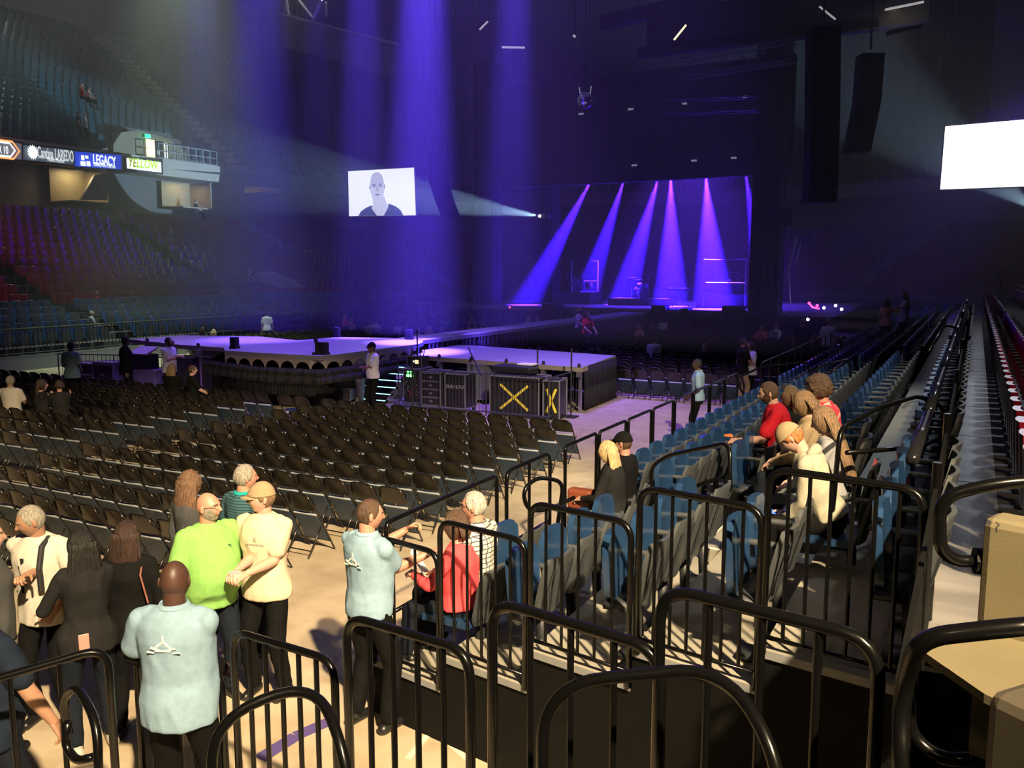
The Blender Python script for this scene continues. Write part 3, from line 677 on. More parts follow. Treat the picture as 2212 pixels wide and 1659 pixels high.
line_array([(945, 330), (950, 400), (963, 440), (975, 470)], 42, 9, 'curved black line array hanging right of the portrait screen', .45)
line_array([(1778, 60), (1776, 250), (1772, 400), (1768, 440)], 32, 13, 'long straight black line array hanging right of the stage', .52)
line_array([(1880, 118), (1872, 220), (1850, 330)], 34, 8, 'shorter black line array beside the long right array', .42)
line_array([(1684, 448), (1690, 470), (1686, 488)], 40, 3, 'small black speaker cluster hung beside the right drape column', .35)

# ------------------------------------------------------------------ screens
def screen(name, tl, tr, br, bl, lab, m):
    rt = empty('video_screen', (0, 0, 0), 0, lab, 'screen'); q = [bl, br, tr, tl]; n = (br - bl).cross(tl - bl).normalized()
    if n.dot(Vector((0, 0, EYE)) - bl) < 0: n = -n
    mb = MB(); mb.add(q + [p - n * .05 for p in q], [(0, 1, 2, 3), (7, 6, 5, 4), (0, 4, 5, 1), (1, 5, 6, 2), (2, 6, 7, 3), (3, 7, 4, 0)], m); mb.build('picture', parent=rt)
    mb = MB(); c = (bl + tr) / 2; big = [c + (p - c) * 1.035 - n * .06 for p in q]; mb.add(big + [p - n * .08 for p in big], [(0, 1, 2, 3), (7, 6, 5, 4), (0, 4, 5, 1), (1, 5, 6, 2), (2, 6, 7, 3), (3, 7, 4, 0)], M_DARK); mb.build('frame', parent=rt)
    return rt, n
scr = lit('screen_white_left', (.93, .94, 1.0), 1.05)
tl, tr, br, bl = WD(752, 370, 53), WD(893, 362, 50), WD(897, 465, 50), WD(754, 467, 53)
rt, n = screen('s', tl, tr, br, bl, 'hanging video screen showing a bald man in a dark V neck', scr)
def S(u, v): return (tl * (1 - u) + tr * u) * (1 - v) + (bl * (1 - u) + br * u) * v
def patch(name, uv, m, off):
    mb = MB(); pts = [S(u, v) + n * off for u, v in uv]; mb.add(pts, [tuple(range(len(pts)))], m); return mb.build(name, parent=rt)
def ov(cx, cy, rx, ry, k=28, a0=0, a1=360): return [(cx + rx * math.cos(R(a0 + (a1 - a0) * i / k)), cy + ry * math.sin(R(a0 + (a1 - a0) * i / k))) for i in range(k)]
skin1 = lit('screen_skin', (.62, .62, .76), .95); skin2 = lit('screen_skin_shade', (.40, .41, .58), .9); shirt = lit('screen_shirt', (.05, .07, .15), .8); feat = lit('screen_feature', (.16, .17, .28), .8)
patch('portrait_shirt', [(.15, 1), (.19, .9), (.27, .82), (.36, .77), (.5, 1.0)] , shirt, .01); patch('portrait_shirt', [(.54, 1.0), (.62, .74), (.72, .80), (.79, .88), (.83, 1)], shirt, .01)
patch('portrait_neck', [(.38, .58), (.56, .58), (.60, .76), (.62, .8), (.54, 1), (.44, 1), (.36, .84), (.38, .74)], skin1, .012)
patch('portrait_head', ov(.455, .37, .115, .32), skin1, .014); patch('portrait_cap', ov(.455, .24, .10, .19), lit('screen_scalp', (.50, .50, .66), .95), .016)
patch('portrait_ear', ov(.343, .38, .014, .05), skin2, .016); patch('portrait_ear', ov(.567, .37, .014, .05), skin2, .016)
for u in (.405, .505): patch('portrait_eye', ov(u, .35, .026, .016), feat, .02); patch('portrait_brow', ov(u, .315, .036, .008), feat, .02)
patch('portrait_nose', [(.447, .37), (.465, .37), (.482, .46), (.456, .475), (.43, .46)], skin2, .018); patch('portrait_mouth', ov(.456, .535, .038, .014), feat, .02); patch('portrait_lip', ov(.456, .56, .028, .012), skin2, .019)
rt2, n2 = screen('s', WD(2042, 273, 38), WD(2330, 248, 34), WD(2330, 398, 34), WD(2031, 409, 38), 'big blank white video screen at the right edge', lit('screen_white_right', (.9, .93, 1.0), 2.6))
sc_c = (tl + br) / 2
# projector beams
pj = WD(1167, 467, 45)
spot('projector_beam', pj, WD(896, 424, 48.5), 5200, (.45, .72, 1.0), 15.5, .05, .05)
mb = MB(); mb.box(pj + Vector((.25, .1, 0)), (.45, .4, .25), M_DARK); mb.ell(pj + Vector((.02, -.1, 0)), (.07, .07, .07), lit('projector_lens', (.8, .9, 1), 30), 10, 8); tag(mb.build('projector'), 'small projector shining left beside the stage leg', 'projector')
pj2 = WD(2240, 455, 42); spot('projector_beam', pj2, WD(2080, 345, 44), 900, (.5, .75, 1.0), 34, .3, .05)

# ------------------------------------------------------------------ equipment
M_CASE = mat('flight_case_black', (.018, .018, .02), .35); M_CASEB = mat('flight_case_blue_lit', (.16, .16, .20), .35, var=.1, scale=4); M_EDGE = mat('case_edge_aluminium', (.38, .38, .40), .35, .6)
def case(base, dx, dy, dz, lab, rz=0, m=None, rows=0, wheels=True, cat='case', name='flight_case', group=None, digits=False):
    r = empty(name, base, rz, lab, cat, group); m = m or M_CASE; z0 = .12 if wheels else 0
    mb = MB(); mb.box((0, 0, z0 + (dz - z0) / 2), (dx - .01, dy - .01, dz - z0 - .01), m); mb.build('shell', parent=r)
    mb = MB(); e = .028
    for sx in (-1, 1):
        for sy in (-1, 1): mb.box((sx * dx / 2, sy * dy / 2, (z0 + dz) / 2), (e, e, dz - z0), M_EDGE)
        for zz in (z0, dz): mb.box((sx * dx / 2, 0, zz), (e, dy, e), M_EDGE)
    for sy in (-1, 1):
        for zz in (z0, dz): mb.box((0, sy * dy / 2, zz), (dx, e, e), M_EDGE)
    mb.build('metal_edges', parent=r)
    if wheels:
        for sx in (-1, 1):
            for sy in (-1, 1): mb = MB(); mb.tube([(sx * dx * .4 - .02, sy * dy * .4, .055), (sx * dx * .4 + .02, sy * dy * .4, .055)], .055, M_DARK, 10); mb.build('wheel', parent=r)
    for k in range(rows):
        h = (dz - z0 - .06) / rows; zc = z0 + .03 + h * (k + .5); mb = MB(); mb.box((0, -dy / 2 - .012, zc), (dx * .86, .02, h * .84), M_CASE)
        for s in (-1, 1): mb.box((0, -dy / 2 - .02, zc + s * h * .46), (dx * .86, .02, .02), M_EDGE)
        mb.box((0, -dy / 2 - .03, zc), (.09, .02, .05), M_EDGE); mb.build('drawer', parent=r)
    return r
cw = Vector((math.cos(YAW), math.sin(YAW), 0))
def cz(px, py): return W(px, py, 0)
rk = case(cz(904, 876), .50, .6, 1.02, 'equipment rack with glowing green digits by the stairs', .05)
mb = MB(); gr = lit('digit_green', (.25, 1, .35), 4)
for i in range(2):
    for k, (x, z, w_, h_) in enumerate(((-.12, .94, .07, .012), (-.03, .94, .06, .012), (-.12, .90, .04, .012), (-.03, .90, .05, .012), (-.12, .83, .08, .06), (-.01, .83, .08, .06))): mb.box((x, -.312, z), (w_, .01, h_), gr)
mb.build('display', parent=rk)
mb = MB()
random.seed(3)
for k in range(26):
    x = random.uniform(-.2, .2); z = random.uniform(.3, .76); mb.tube([(x, -.31, z), (x + random.uniform(-.06, .06), -.35, z - .08), (x + random.uniform(-.1, .1), -.31, z - random.uniform(.1, .2))], .006, random.choice([M_ALU, mat('cable_red', (.3, .03, .05), .5), M_CASE]), 4)
mb.build('patch_cables', parent=rk)
rb = empty('radio_rack', cz(905, 876) + Vector((0, 0, 1.05)), .05, 'small rack unit with antennas on top of the green digit rack', 'rack')
mb = MB(); mb.box((0, 0, .14), (.44, .4, .26), M_CASE); mb.build('shell', parent=rb)
mb = MB()
for sx in (-1, 1):
    for zz in (.02, .27): mb.box((0, -.2 , zz), (.46, .02, .02), M_EDGE)
    mb.box((sx * .22, -.2, .14), (.02, .02, .27), M_EDGE)
mb.box((.08, -.212, .14), (.1, .01, .1), lit('display_orange', (1, .35, .2), 2.5)); mb.box((-.02, -.212, .15), (.07, .01, .05), wh2); mb.build('front_panel', parent=rb)
for x, t in ((-.12, -.02), (-.03, -.03), (.06, 0), (.15, .06)): mb = MB(); mb.tube([(x, 0, .27), (x + t, 0, .47)], .012, M_DARK, 5); mb.build('antenna', parent=rb)
case(cz(945, 884), .56, .6, 1.0, 'black drawer case with four drawers beside the rack', .05, rows=4)
cs = case(cz(996, 888), .58, .6, .98, 'tall black flight case with worn white stencil letters', .03)
c = bpy.data.curves.new('stencil', 'FONT'); c.body = 'SURNDU'; c.size = .13; c.extrude = .002; c.align_x = 'CENTER'; c.materials.append(mat('stencil_white', (.5, .5, .55), .5)); o = bpy.data.objects.new('stencil', c); COL.objects.link(o); o.parent = cs; o.location = (0, -.31, .62); o.rotation_euler = (PI / 2, 0, 0); to_mesh(o)
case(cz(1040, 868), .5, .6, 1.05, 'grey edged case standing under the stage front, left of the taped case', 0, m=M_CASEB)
M_YT = mat('yellow_tape_bright', (.85, .68, .06), .45)
def taped(base, dx, dz, lab, rz, s=1.0):
    r = case(base, dx, .7, dz, lab, rz, wheels=False); mb = MB()
    for sg in (-1, 1):
        a = Vector((-dx * .30 * s, -.362, dz * (.5 + sg * .3))); b = Vector((dx * .30 * s, -.362, dz * (.5 - sg * .3))); mb.seg(a, b, .006, .06, M_YT)
    mb.build('tape_cross', parent=r); return r
bx = taped(cz(1110, 902) + Vector((0, .35, 0)), 1.32, 1.0, 'large black case marked with a yellow tape cross', .03, .95)
bx2 = taped(cz(1183, 905) + Vector((.1, .2, 0)), .40, .95, 'narrow black case with small crooked yellow tape cross', .18)
mb = MB(); mb.box((0, 0, .11), (1.1, .5, .2), M_CASE); o = mb.build('soft_case', bevel=.06); o.location = cz(1095, 900) + Vector((0, .45, 1.02)); tag(o, 'long black soft case lying on the yellow crossed case', 'case')
mb = MB(); mb.box((0, 0, .015), (.42, .3, .03), mat('white_paper', (.8, .8, .78), .6)); o = mb.build('paper_stack'); o.location = cz(1105, 900) + Vector((.2, .45, 1.25)); tag(o, 'white papers on the black soft case', 'paper')
# left cluster of cases
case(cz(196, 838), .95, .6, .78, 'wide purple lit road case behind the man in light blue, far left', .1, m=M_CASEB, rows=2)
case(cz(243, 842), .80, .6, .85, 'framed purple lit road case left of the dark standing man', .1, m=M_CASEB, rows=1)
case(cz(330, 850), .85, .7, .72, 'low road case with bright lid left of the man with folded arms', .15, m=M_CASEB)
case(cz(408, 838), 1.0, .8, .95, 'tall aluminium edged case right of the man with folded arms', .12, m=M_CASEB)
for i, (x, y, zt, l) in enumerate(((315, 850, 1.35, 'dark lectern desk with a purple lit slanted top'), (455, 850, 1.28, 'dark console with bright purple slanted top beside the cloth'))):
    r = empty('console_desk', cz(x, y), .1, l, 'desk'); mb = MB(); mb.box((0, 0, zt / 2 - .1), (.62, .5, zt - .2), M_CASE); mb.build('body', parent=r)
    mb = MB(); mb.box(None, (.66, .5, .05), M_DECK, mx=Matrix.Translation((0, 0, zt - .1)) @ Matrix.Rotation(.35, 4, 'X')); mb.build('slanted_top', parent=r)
r = empty('road_case_open', cz(750, 868), .1, 'low silver edged amp case with a blue paper standing on it', 'case'); mb = MB(); mb.box((0, 0, .25), (.55, .5, .3), M_CASEB); mb.build('shell', parent=r)
mb = MB()
for zz in (.1, .4): mb.box((0, -.25, zz), (.57, .03, .03), M_EDGE)
for sx in (-1, 1): mb.box((sx * .27, -.25, .25), (.03, .03, .3), M_EDGE)
mb.build('metal_edges', parent=r)
mb = MB(); mb.box(None, (.2, .01, .28), mat('blue_sheet', (.12, .25, .32), .5), mx=Matrix.Translation((-.1, .05, .54)) @ Matrix.Rotation(-.3, 4, 'Y')); o = mb.build('blue_sheet'); o.location = cz(750, 868); tag(o, 'small blue sheet leaning on the low amp case', 'paper')
# two tall gas cylinders with red valves
M_CYL = mat('cylinder_grey', (.30, .28, .24), .45); M_VALVE = mat('valve_red', (.6, .02, .06), .35)
for i, (x, y, l) in enumerate(((778, 868, 'left one of two tall grey gas cylinders by the stage stairs'), (795, 864, 'right one of two tall grey gas cylinders, half behind the guard'))):
    r = empty('gas_cylinder', cz(x, y), 0, l, 'gas cylinder', 'gas cylinders at the stage stairs')
    mb = MB(); prof = [(.01, 0), (.12, .0), (.13, .03), (.13, 1.12), (.115, 1.2), (.07, 1.27), (.035, 1.29)]
    mb.loft([[(q[0] * math.cos(2 * PI * k / 20), q[0] * math.sin(2 * PI * k / 20), q[1]) for k in range(20)] for q in prof], M_CYL); mb.build('body', parent=r, smooth=True)
    mb = MB(); mb.tube([(0, 0, 1.28), (0, 0, 1.38)], .03, M_VALVE, 8); mb.tube([(-.07, 0, 1.36), (.07, 0, 1.36)], .025, M_VALVE, 8); mb.ell((0, 0, 1.40), (.05, .05, .035), M_VALVE, 10, 6); mb.build('valve', parent=r)
# lit steps up to the wing
r = empty('stage_stairs', (0, 0, 0), 0, 'black stage stairs with cyan glowing tread edges', 'stairs'); cy = lit('tread_glow', (.35, .85, 1.0), 2.2)
pts = [(868, 783, .99), (853, 797, .81), (840, 812, .63), (828, 827, .45), (816, 843, .27), (802, 857, .1)]
W0 = W(868, 778, 1.15)
dirn = (W(802, 870, 0) - W(868, 779, 1.15)); dirn.z = 0
for k, (x, y, z) in enumerate(pts):
    c = W0 + dirn * ((k + .6) / 6.0); mb = MB(); mb.box((c.x, c.y, z - .02), (1.05, .26, .04), M_BLKPAN); mb.build('tread', parent=r)
    mb = MB(); mb.box((c.x, c.y - .135, z - .012), (1.0, .012, .022), cy); mb.build('edge_light', parent=r)
for s in (-.54, .54):
    mb = MB(); a = W0 + Vector((s, 0, .05)); b = W0 + dirn + Vector((s, 0, 0)); b.z = .02; mb.seg(a, b, .04, .16, M_CASEB); mb.build('stringer', parent=r)
# small gear standing on the deck
for i, (x, y, z, l) in enumerate(((507, 753, ZU, 'small dark light fixture on the left lip of the purple deck'), (687, 766, ZU, 'dark microphone like fixture at the front tip of the purple deck'), (700, 766, ZU, 'small boxy floor lamp right of the front tip fixture'), (728, 728, ZU, 'dark wedge monitor at the back edge of the purple deck'), (884, 733, ZU, 'dark fixture on the deck where the catwalk begins'))):
    p = W(x, y, z); mb = MB(); mb.box((p.x, p.y, z + .03), (.22, .2, .06), M_DARK); mb.box((p.x, p.y, z + .18), (.2 if i != 1 else .06, .15, .26), M_DARK)
    if i == 1: mb.tube([(p.x, p.y, z + .2), (p.x - .08, p.y, z + .42)], .05, M_DARK, 8)
    tag(mb.build('deck_fixture'), l, 'stage light')
for i, (x, y, yt, z) in enumerate(((904, 772, 712, 0), (1163, 793, 755, 0), (1236, 800, 752, 0), (893, 800, 750, 0))):
    p = W(x, y, ZL); q = (W(x, yt, ZL)); top = onY(x, yt, p.y).z; mb = MB(); mb.tube([(p.x, p.y - .05, 0.0), (p.x, p.y - .05, top)], .022, M_DARK, 6); mb.box((p.x, p.y - .05, .02), (.3, .3, .03), M_DARK)
    tag(mb.build('microphone_stand'), 'thin black upright stand before the wing deck, %s from the left' % nth((0, 2, 3, 1)[i]) if i != 3 else 'short thin black stand just right of the lit stairs', 'stand')
mb = MB(); mb.seg(WD(1012, 752, 23.5), WD(1040, 812, 21.5), .03, .03, M_DARK); tag(mb.build('boom_pole'), 'slanting black boom pole behind the stencilled case', 'pole')
# crowd barricade of pipe and bars in front of the wing
def bars(a, b, n, z0, z1, r, m, name, lab, cat='barrier', top=True, group=None, rr=.02):
    rt = empty(name, (0, 0, 0), 0, lab, cat, group); a = Vector(a); b = Vector(b)
    mb = MB(); mb.tube([(a.x, a.y, z0), (a.x, a.y, z1), (b.x, b.y, z1), (b.x, b.y, z0)], rr, m, 8); mb.build('frame', parent=rt)
    mb = MB(); mb.tube([(a.x, a.y, z0 + .1), (b.x, b.y, z0 + .1)], rr, m, 8); mb.build('lower_rail', parent=rt)
    mb = MB()
    for k in range(1, n): p = a.lerp(b, k / n); mb.tube([(p.x, p.y, z0 + .1), (p.x, p.y, z1)], r, m, 5, cap=False)
    mb.build('bar_infill', parent=rt); return rt
bp = [(862, 886), (950, 892), (1050, 900), (1185, 912)]
for i in range(3): bars(W(*bp[i]), W(*bp[i + 1]), 14, .02, 1.06, .008, M_SDARK, 'crowd_barrier', 'steel crowd barrier before the wing deck, %s section from the left' % nth(i), group='barriers at the wing deck')
bars(W(1185, 912), W(1262, 880), 12, .02, 1.04, .008, M_SDARK, 'crowd_barrier', 'dark crowd barrier section running back beside the black skirt', group='barriers at the wing deck')
bars(W(130, 838), W(250, 842), 14, .02, 1.05, .008, M_SDARK, 'crowd_barrier', 'dark crowd barrier before the far left cases', group='barriers at the left cases')
bars(W(250, 842), W(370, 850), 14, .02, 1.05, .008, M_SDARK, 'crowd_barrier', 'dark crowd barrier right of the dark standing man', group='barriers at the left cases')
# cable heaps on the floor by the stairs
mb = MB(); random.seed(5)
for k in range(26):
    c = W(random.uniform(850, 925), random.uniform(868, 884), 0); pts = [(c.x + random.uniform(-.35, .35), c.y + random.uniform(-.3, .3), .02 + random.uniform(0, .12)) for _ in range(5)]; mb.tube(rnd_path(pts, .2, 3), .014, M_CASEB, 5)
tag(mb.build('cable_heap'), 'tangled heap of dark cables at the foot of the rack', 'cables', kind='stuff')
# ------------------------------------------------------------------ band gear on the main stage
M_DRUM = mat('drum_shell', (.10, .10, .16), .3, .2); M_CYMB = mat('cymbal_metal', (.75, .72, .7), .22, .9)
def drumkit(c, s, lab):
    r = empty('drum_kit', c, 0, lab, 'drum kit'); r.scale = (s, s, s)
    def dr(x, y, z, rad, h, ax, nm_):
        mb = MB(); d = Vector(ax).normalized() * h / 2; p = Vector((x, y, z)); mb.tube([p - d, p + d], rad, M_DRUM, 20); mb.build(nm_, parent=r)
    dr(0, 0, .3, .3, .4, (0, 1, 0), 'bass_drum'); dr(-.2, 0, .72, .15, .22, (0, -.3, 1), 'tom'); dr(.2, 0, .72, .16, .24, (0, -.3, 1), 'tom'); dr(.62, .3, .38, .22, .4, (0, 0, 1), 'floor_tom'); dr(-.5, .25, .55, .18, .15, (0, 0, 1), 'snare_drum')
    for x, y, z in ((-.75, .2, 1.15), (.75, .1, 1.25), (-.4, .4, 1.05), (.35, -.1, 1.3)):
        mb = MB(); mb.tube([(x, y, z), (x, y, z + .015)], .23, M_CYMB, 18); o = mb.build('cymbal', parent=r); mb = MB(); mb.tube([(x, y, 0), (x, y, z)], .012, M_ALU, 5); mb.build('cymbal_stand', parent=r)
Y1 = 47.0
def st(px, py, Y): p = onY(px, py, Y); return Vector((p.x, Y, ZS))
mb = MB(); p = st(1388, 660, Y1); mb.box((p.x, Y1, ZS + .2), (3.4, 2.2, .4), M_DARK); tag(mb.build('drum_riser'), 'low black riser under the centre drum kit', 'riser')
drumkit((p.x, Y1, ZS + .4), 1.0, 'drum kit with cymbals at the centre of the blue stage')
p = st(1248, 660, Y1); mb = MB(); mb.box((p.x, Y1, ZS + .35), (2.4, 2.0, .7), M_DARK); tag(mb.build('drum_riser'), 'black riser under the left percussion set', 'riser'); drumkit((p.x, Y1, ZS + .7), .95, 'percussion kit with cymbals on the left riser')
p = st(1566, 660, Y1 - 1); mb = MB(); mb.box((p.x, Y1 - 1, ZS + .35), (2.6, 2.0, .7), M_DARK); tag(mb.build('drum_riser'), 'black riser under the right percussion set', 'riser'); drumkit((p.x, Y1 - 1, ZS + .7), .9, 'percussion kit with cymbals on the right riser')
for (x0, x1, y, l, Y) in ((1235, 1292, 564, 'thin goal post frame over the left percussion set', Y1 + .8), (1522, 1612, 561, 'thin goal post frame over the right percussion set', Y1 - 2)):
    a = onY(x0, y, Y); b = onY(x1, y, Y); mb = MB(); mb.tube([(a.x, Y, ZS), (a.x, Y, a.z), (b.x, Y, a.z), (b.x, Y, ZS)], .045, M_ALU, 6); mb.tube([(a.x, Y, a.z - 1.2), (b.x, Y, a.z - 1.2)], .025, M_ALU, 5); tag(mb.build('goal_post_frame'), l, 'frame')
p = st(1470, 660, 46); r = empty('keyboard_stand', (p.x, 46, ZS), 0, 'keyboard on a stand between the centre and right drums', 'keyboard'); mb = MB(); mb.box((0, 0, .95), (1.5, .4, .12), M_DRUM); mb.build('keyboard', parent=r); mb = MB(); mb.tube([(-.5, 0, 0), (.5, 0, .9)], .02, M_ALU, 5); mb.tube([(.5, 0, 0), (-.5, 0, .9)], .02, M_ALU, 5); mb.build('stand', parent=r)
for i, (x0, x1, yt, l) in enumerate(((1412, 1441, 659, 'black bass speaker at the stage lip right of the drum kit'), (1475, 1491, 666, 'small black wedge at the stage lip'), (1564, 1606, 660, 'wide black bass speaker at the stage lip by the right column'), (1178, 1212, 656, 'black bass speaker at the stage lip near the catwalk'), (1655, 1682, 622, 'tall black speaker stack right of the drape column'))):
    Y = 41.3 if i < 4 else 40.8; a = onY(x0, yt, Y); b = onY(x1, 681, Y); mb = MB(); mb.box(((a.x + b.x) / 2, Y, a.z / 2), (b.x - a.x, .8, a.z), M_CASE); tag(mb.build('bass_speaker', bevel=.02), l, 'loudspeaker')
for i, (x, y, l) in enumerate(((1101, 664, 'tiny red light left of the stage'), (1562, 672, 'tiny red light on the stage lip by the wide speaker'))):
    mb = MB(); mb.ell(onY(x, y, 41), (.05, .05, .05), lit('led_red', (1, .03, .12), 8), 8, 6); tag(mb.build('indicator_light'), l, 'lamp')
# slanting jib arm right of the stage
r = empty('camera_jib', (0, 0, 0), 0, 'blue lit slanting camera jib arm right of the stage', 'camera crane'); mb = MB(); a, b, c = WD(1720, 515, 40), WD(1703, 580, 40), WD(1707, 655, 40); mb.seg(a, b, .12, .12, M_ALU); mb.seg(a + Vector((.2, 0, -.3)), b + Vector((.3, 0, .3)), .05, .05, M_ALU); mb.build('arm', parent=r); mb = MB(); mb.seg(b, c, .07, .07, M_ALU); mb.build('post', parent=r)
mb = MB(); random.seed(8)
for k, (x, y) in enumerate(((1748, 655), (1765, 660), (1805, 660), (1818, 668), (1745, 690), (1780, 665))): mb.ell(WD(x, y, 36), (.06, .06, .06), lit('led_red', (1, .03, .12), 8) if k in (0, 1) else lens, 8, 6)
mb.tube([WD(1748, 655, 36), WD(1755, 664, 36), WD(1770, 667, 36)], .04, lit('led_red', (1, .03, .12), 8), 5); tag(mb.build('signal_lights'), 'red and violet signal lights in the dark corner right of the stage', 'lamp')
spot('corner_light', (3.5, 40, 12), (-5, 44, 2), 900, (.12, .05, 1), 50, .8, .3)
# ------------------------------------------------------------------ folding chairs on the floor
def chair_parts(down=False, low=False):
    """folding chair, faces +Y, origin on the floor; seat tipped up unless down"""
    n = 4 if low else 6; out = {}
    wd = .205; fr = MB()
    top = (-.215, .815); foot = (.22, .012)
    pts = [(-wd, foot[0], foot[1]), (-wd, -.12, .62), (-wd, top[0] + .01, top[1] - .09), (-wd + .05, top[0], top[1] - .015), (-wd + .11, top[0] - .004, top[1]),
           (wd - .11, top[0] - .004, top[1]), (wd - .05, top[0], top[1] - .015), (wd, top[0] + .01, top[1] - .09), (wd, -.12, .62), (wd, foot[0], foot[1])]
    fr.tube(pts, .0125, M_CHFRAME, n)
    fr.tube([(-wd, .14, .14), (wd, .14, .14)], .009, M_CHFRAME, n, cap=False)
    out['frame'] = fr
    rl = MB()
    for s in (-1, 1): rl.tube([(s * (wd - .03), -.25, .012), (s * (wd - .03), .09, .47)], .011, M_CHFRAME, n)
    rl.tube([(-(wd - .03), -.19, .09), (wd - .03, -.19, .09)], .009, M_CHFRAME, n, cap=False); out['rear_legs'] = rl
    bk = MB(); k = 3 if low else 8; rows = []
    for z, ins in ((.585, 0), (.60, 0), (.74, 0), (.79, .03), (.812, .10)):
        y0 = -.10 - (z - .56) * .42; rows.append([(x, y0 - .022 * math.cos(x / wd * PI / 2), z) for x in [(-wd + ins) + 2 * (wd - ins) * j / k for j in range(k + 1)]])
    bk.loft(rows, M_CHFRAME, cap=False, closed_ring=False)
    bk.loft([[(x, y + .014, z) for x, y, z in r] for r in rows], M_CHFRAME, cap=False, closed_ring=False)
    out['backrest'] = bk
    st_ = MB(); ed = MB(); hw = .19
    if down:
        st_.box((0, .02, .445), (2 * hw, .40, .03), M_CHSEAT); ed.box((0, -.185, .446), (2 * hw - .02, .012, .034), M_CHEDGE)
    else:
        d = Vector((0, -.50, .866)); nrm = Vector((0, .866, .50)); X = Vector((1, 0, 0))
        Mx = Matrix((X, d, X.cross(d))).transposed().to_4x4()
        c = Vector((0, .035, .335)); st_.box(None, (2 * hw, .43, .03), M_CHSEAT, mx=Matrix.Translation(c) @ Mx)
        ed.box(None, (2 * hw - .01, .014, .036), M_CHEDGE, mx=Matrix.Translation(c + d * .222) @ Mx)
    out['seat'] = st_; out['seat_edge'] = ed; return out
def make_chair(down=False):
    P = chair_parts(down); r = empty('folding_chair', (0, 0, 0))
    for k in ('frame', 'rear_legs'): P[k].build(k, parent=r, smooth=True)
    P['backrest'].build('backrest', parent=r, smooth=True)
    s = P['seat'].build('seat', parent=r, bevel=.012); P['seat_edge'].build('seat_edge', parent=s); return r
CH0 = make_chair(); CH1 = make_chair(True)
low = MB()
for k, p in chair_parts(False, True).items():
    for m_i, m in enumerate(p.mats): pass
    off = len(low.v); low.v += p.v; low.f += [tuple(off + j for j in f) for f in p.f]; low.m += [low.mi(p.mats[i]) for i in p.m]
RIGHT = [-6.60 + .0, -6.56, -6.53, -6.52, -6.50, -6.50, -6.45, -6.43, -7.25, -7.25, -7.25, -9.0, -10.5]
SPC, RSP = .4605, .79
chairs = []          # (x, y, rz, down, block, row, idx)
DOWN = {(0, 15), (0, 16), (8, 12), (8, 13), (8, 14)}
for row in range(13):
    y = 14.38 - RSP * row - .0
    x = RIGHT[row] if row < len(RIGHT) else RIGHT[-1]; i = 0
    while x > -12.42: chairs.append((x, y + .0, random.uniform(-.03, .03), (row, i) in DOWN, 'right', row, i)); x -= SPC; i += 1
    x = -14.10; i = 0
    while x > -27: chairs.append((x, y, random.uniform(-.03, .03), False, 'left', row, i)); x -= SPC; i += 1
for k, (x, y) in enumerate(((-12.9, 14.35), (-13.36, 14.35))): chairs.append((x, y, .05, True, 'aisle', 0, k))
# two open chairs left in the aisle near the front left
# far block right of the catwalk, seats tipped up, facing the stage
for row in range(20):
    y = 22.6 + .86 * row; x = -7.0 + (.0 if row < 1 else 0); i = 0; x = W(1535, 868, 0).x if row == 0 else -3.9 - .5 - (6 - row) * .22 * (row < 6); i = 0
    if row == 0: x = -5.6
    while x > -14.2: chairs.append((x, y, random.uniform(-.03, .03), False, 'far right', row, i)); x -= SPC * 1.06; i += 1
# far block left of the catwalk, behind the satellite stage
for row in range(19):
    y = 24.4 + .86 * row; x = -16.8; i = 0
    while x > -28.2: chairs.append((x, y, random.uniform(-.03, .03), False, 'far left', row, i)); x -= SPC * 1.06; i += 1
def free(x, y):
    for bx_, by_, r_ in BLOCKED:
        if (x - bx_) ** 2 + (y - by_) ** 2 < r_ * r_: return False
    return True
BLOCKED = []
chairs = [c for c in chairs if seen((c[0], c[1], .6)) and free(c[0], c[1])]
UPX = [W(x, y, ZU) for x, y in UPP]
def inpoly(x, y, poly, m=.0):
    c = False; n = len(poly)
    for i in range(n):
        a, b = poly[i], poly[(i + 1) % n]
        if (a.y > y) != (b.y > y) and x < (b.x - a.x) * (y - a.y) / (b.y - a.y) + a.x: c = not c
    return c
def near_deck(x, y):
    return any(inpoly(x + dx, y + dy, UPX) for dx in (-.5, 0, .5) for dy in (-.6, 0, .6))
chairs = [c for c in chairs if not (c[4].startswith('far') and near_deck(c[0], c[1]))]
chairs.sort(key=lambda c: (c[0] ** 2 + c[1] ** 2))
pick, rest = chairs[:300], chairs[300:]
def place(proto, x, y, z, rz, first):
    o = proto if first else copy_tree(proto); o.location = (x, y, z); o.rotation_euler = (0, 0, rz); return o
index_kids(None)
f0 = f1 = True
for (x, y, rz, dn, blk, row, i) in pick:
    if dn: o = place(CH1, x, y, 0, rz, f1); f1 = False
    else: o = place(CH0, x, y, 0, rz, f0); f0 = False
    lb = {'right': 'lit floor block, %s row, %s from the right end', 'left': 'dark left block, %s row, %s from the aisle', 'aisle': 'at the aisle front, %s row, %s one', 'far right': 'right of the catwalk, %s row, %s from the right end', 'far left': 'behind the deck, %s row, %s from the catwalk'}[blk] % (nth(row), nth(i))
    tag(o, 'black folding chair, ' + ('seat down, ' if dn else '') + lb, 'chair', {'right': 'folding chairs in the lit floor block', 'left': 'folding chairs in the dark left block', 'aisle': 'stray folding chairs in the aisle', 'far right': 'folding chairs right of the catwalk', 'far left': 'folding chairs behind the deck'}[blk])
o = merge_stuff('folding_chair_mass', low, [(c[0], c[1], 0, c[2]) for c in rest], None)
tag(o, 'mass of more distant black folding chairs around the catwalk', 'chairs', kind='stuff')

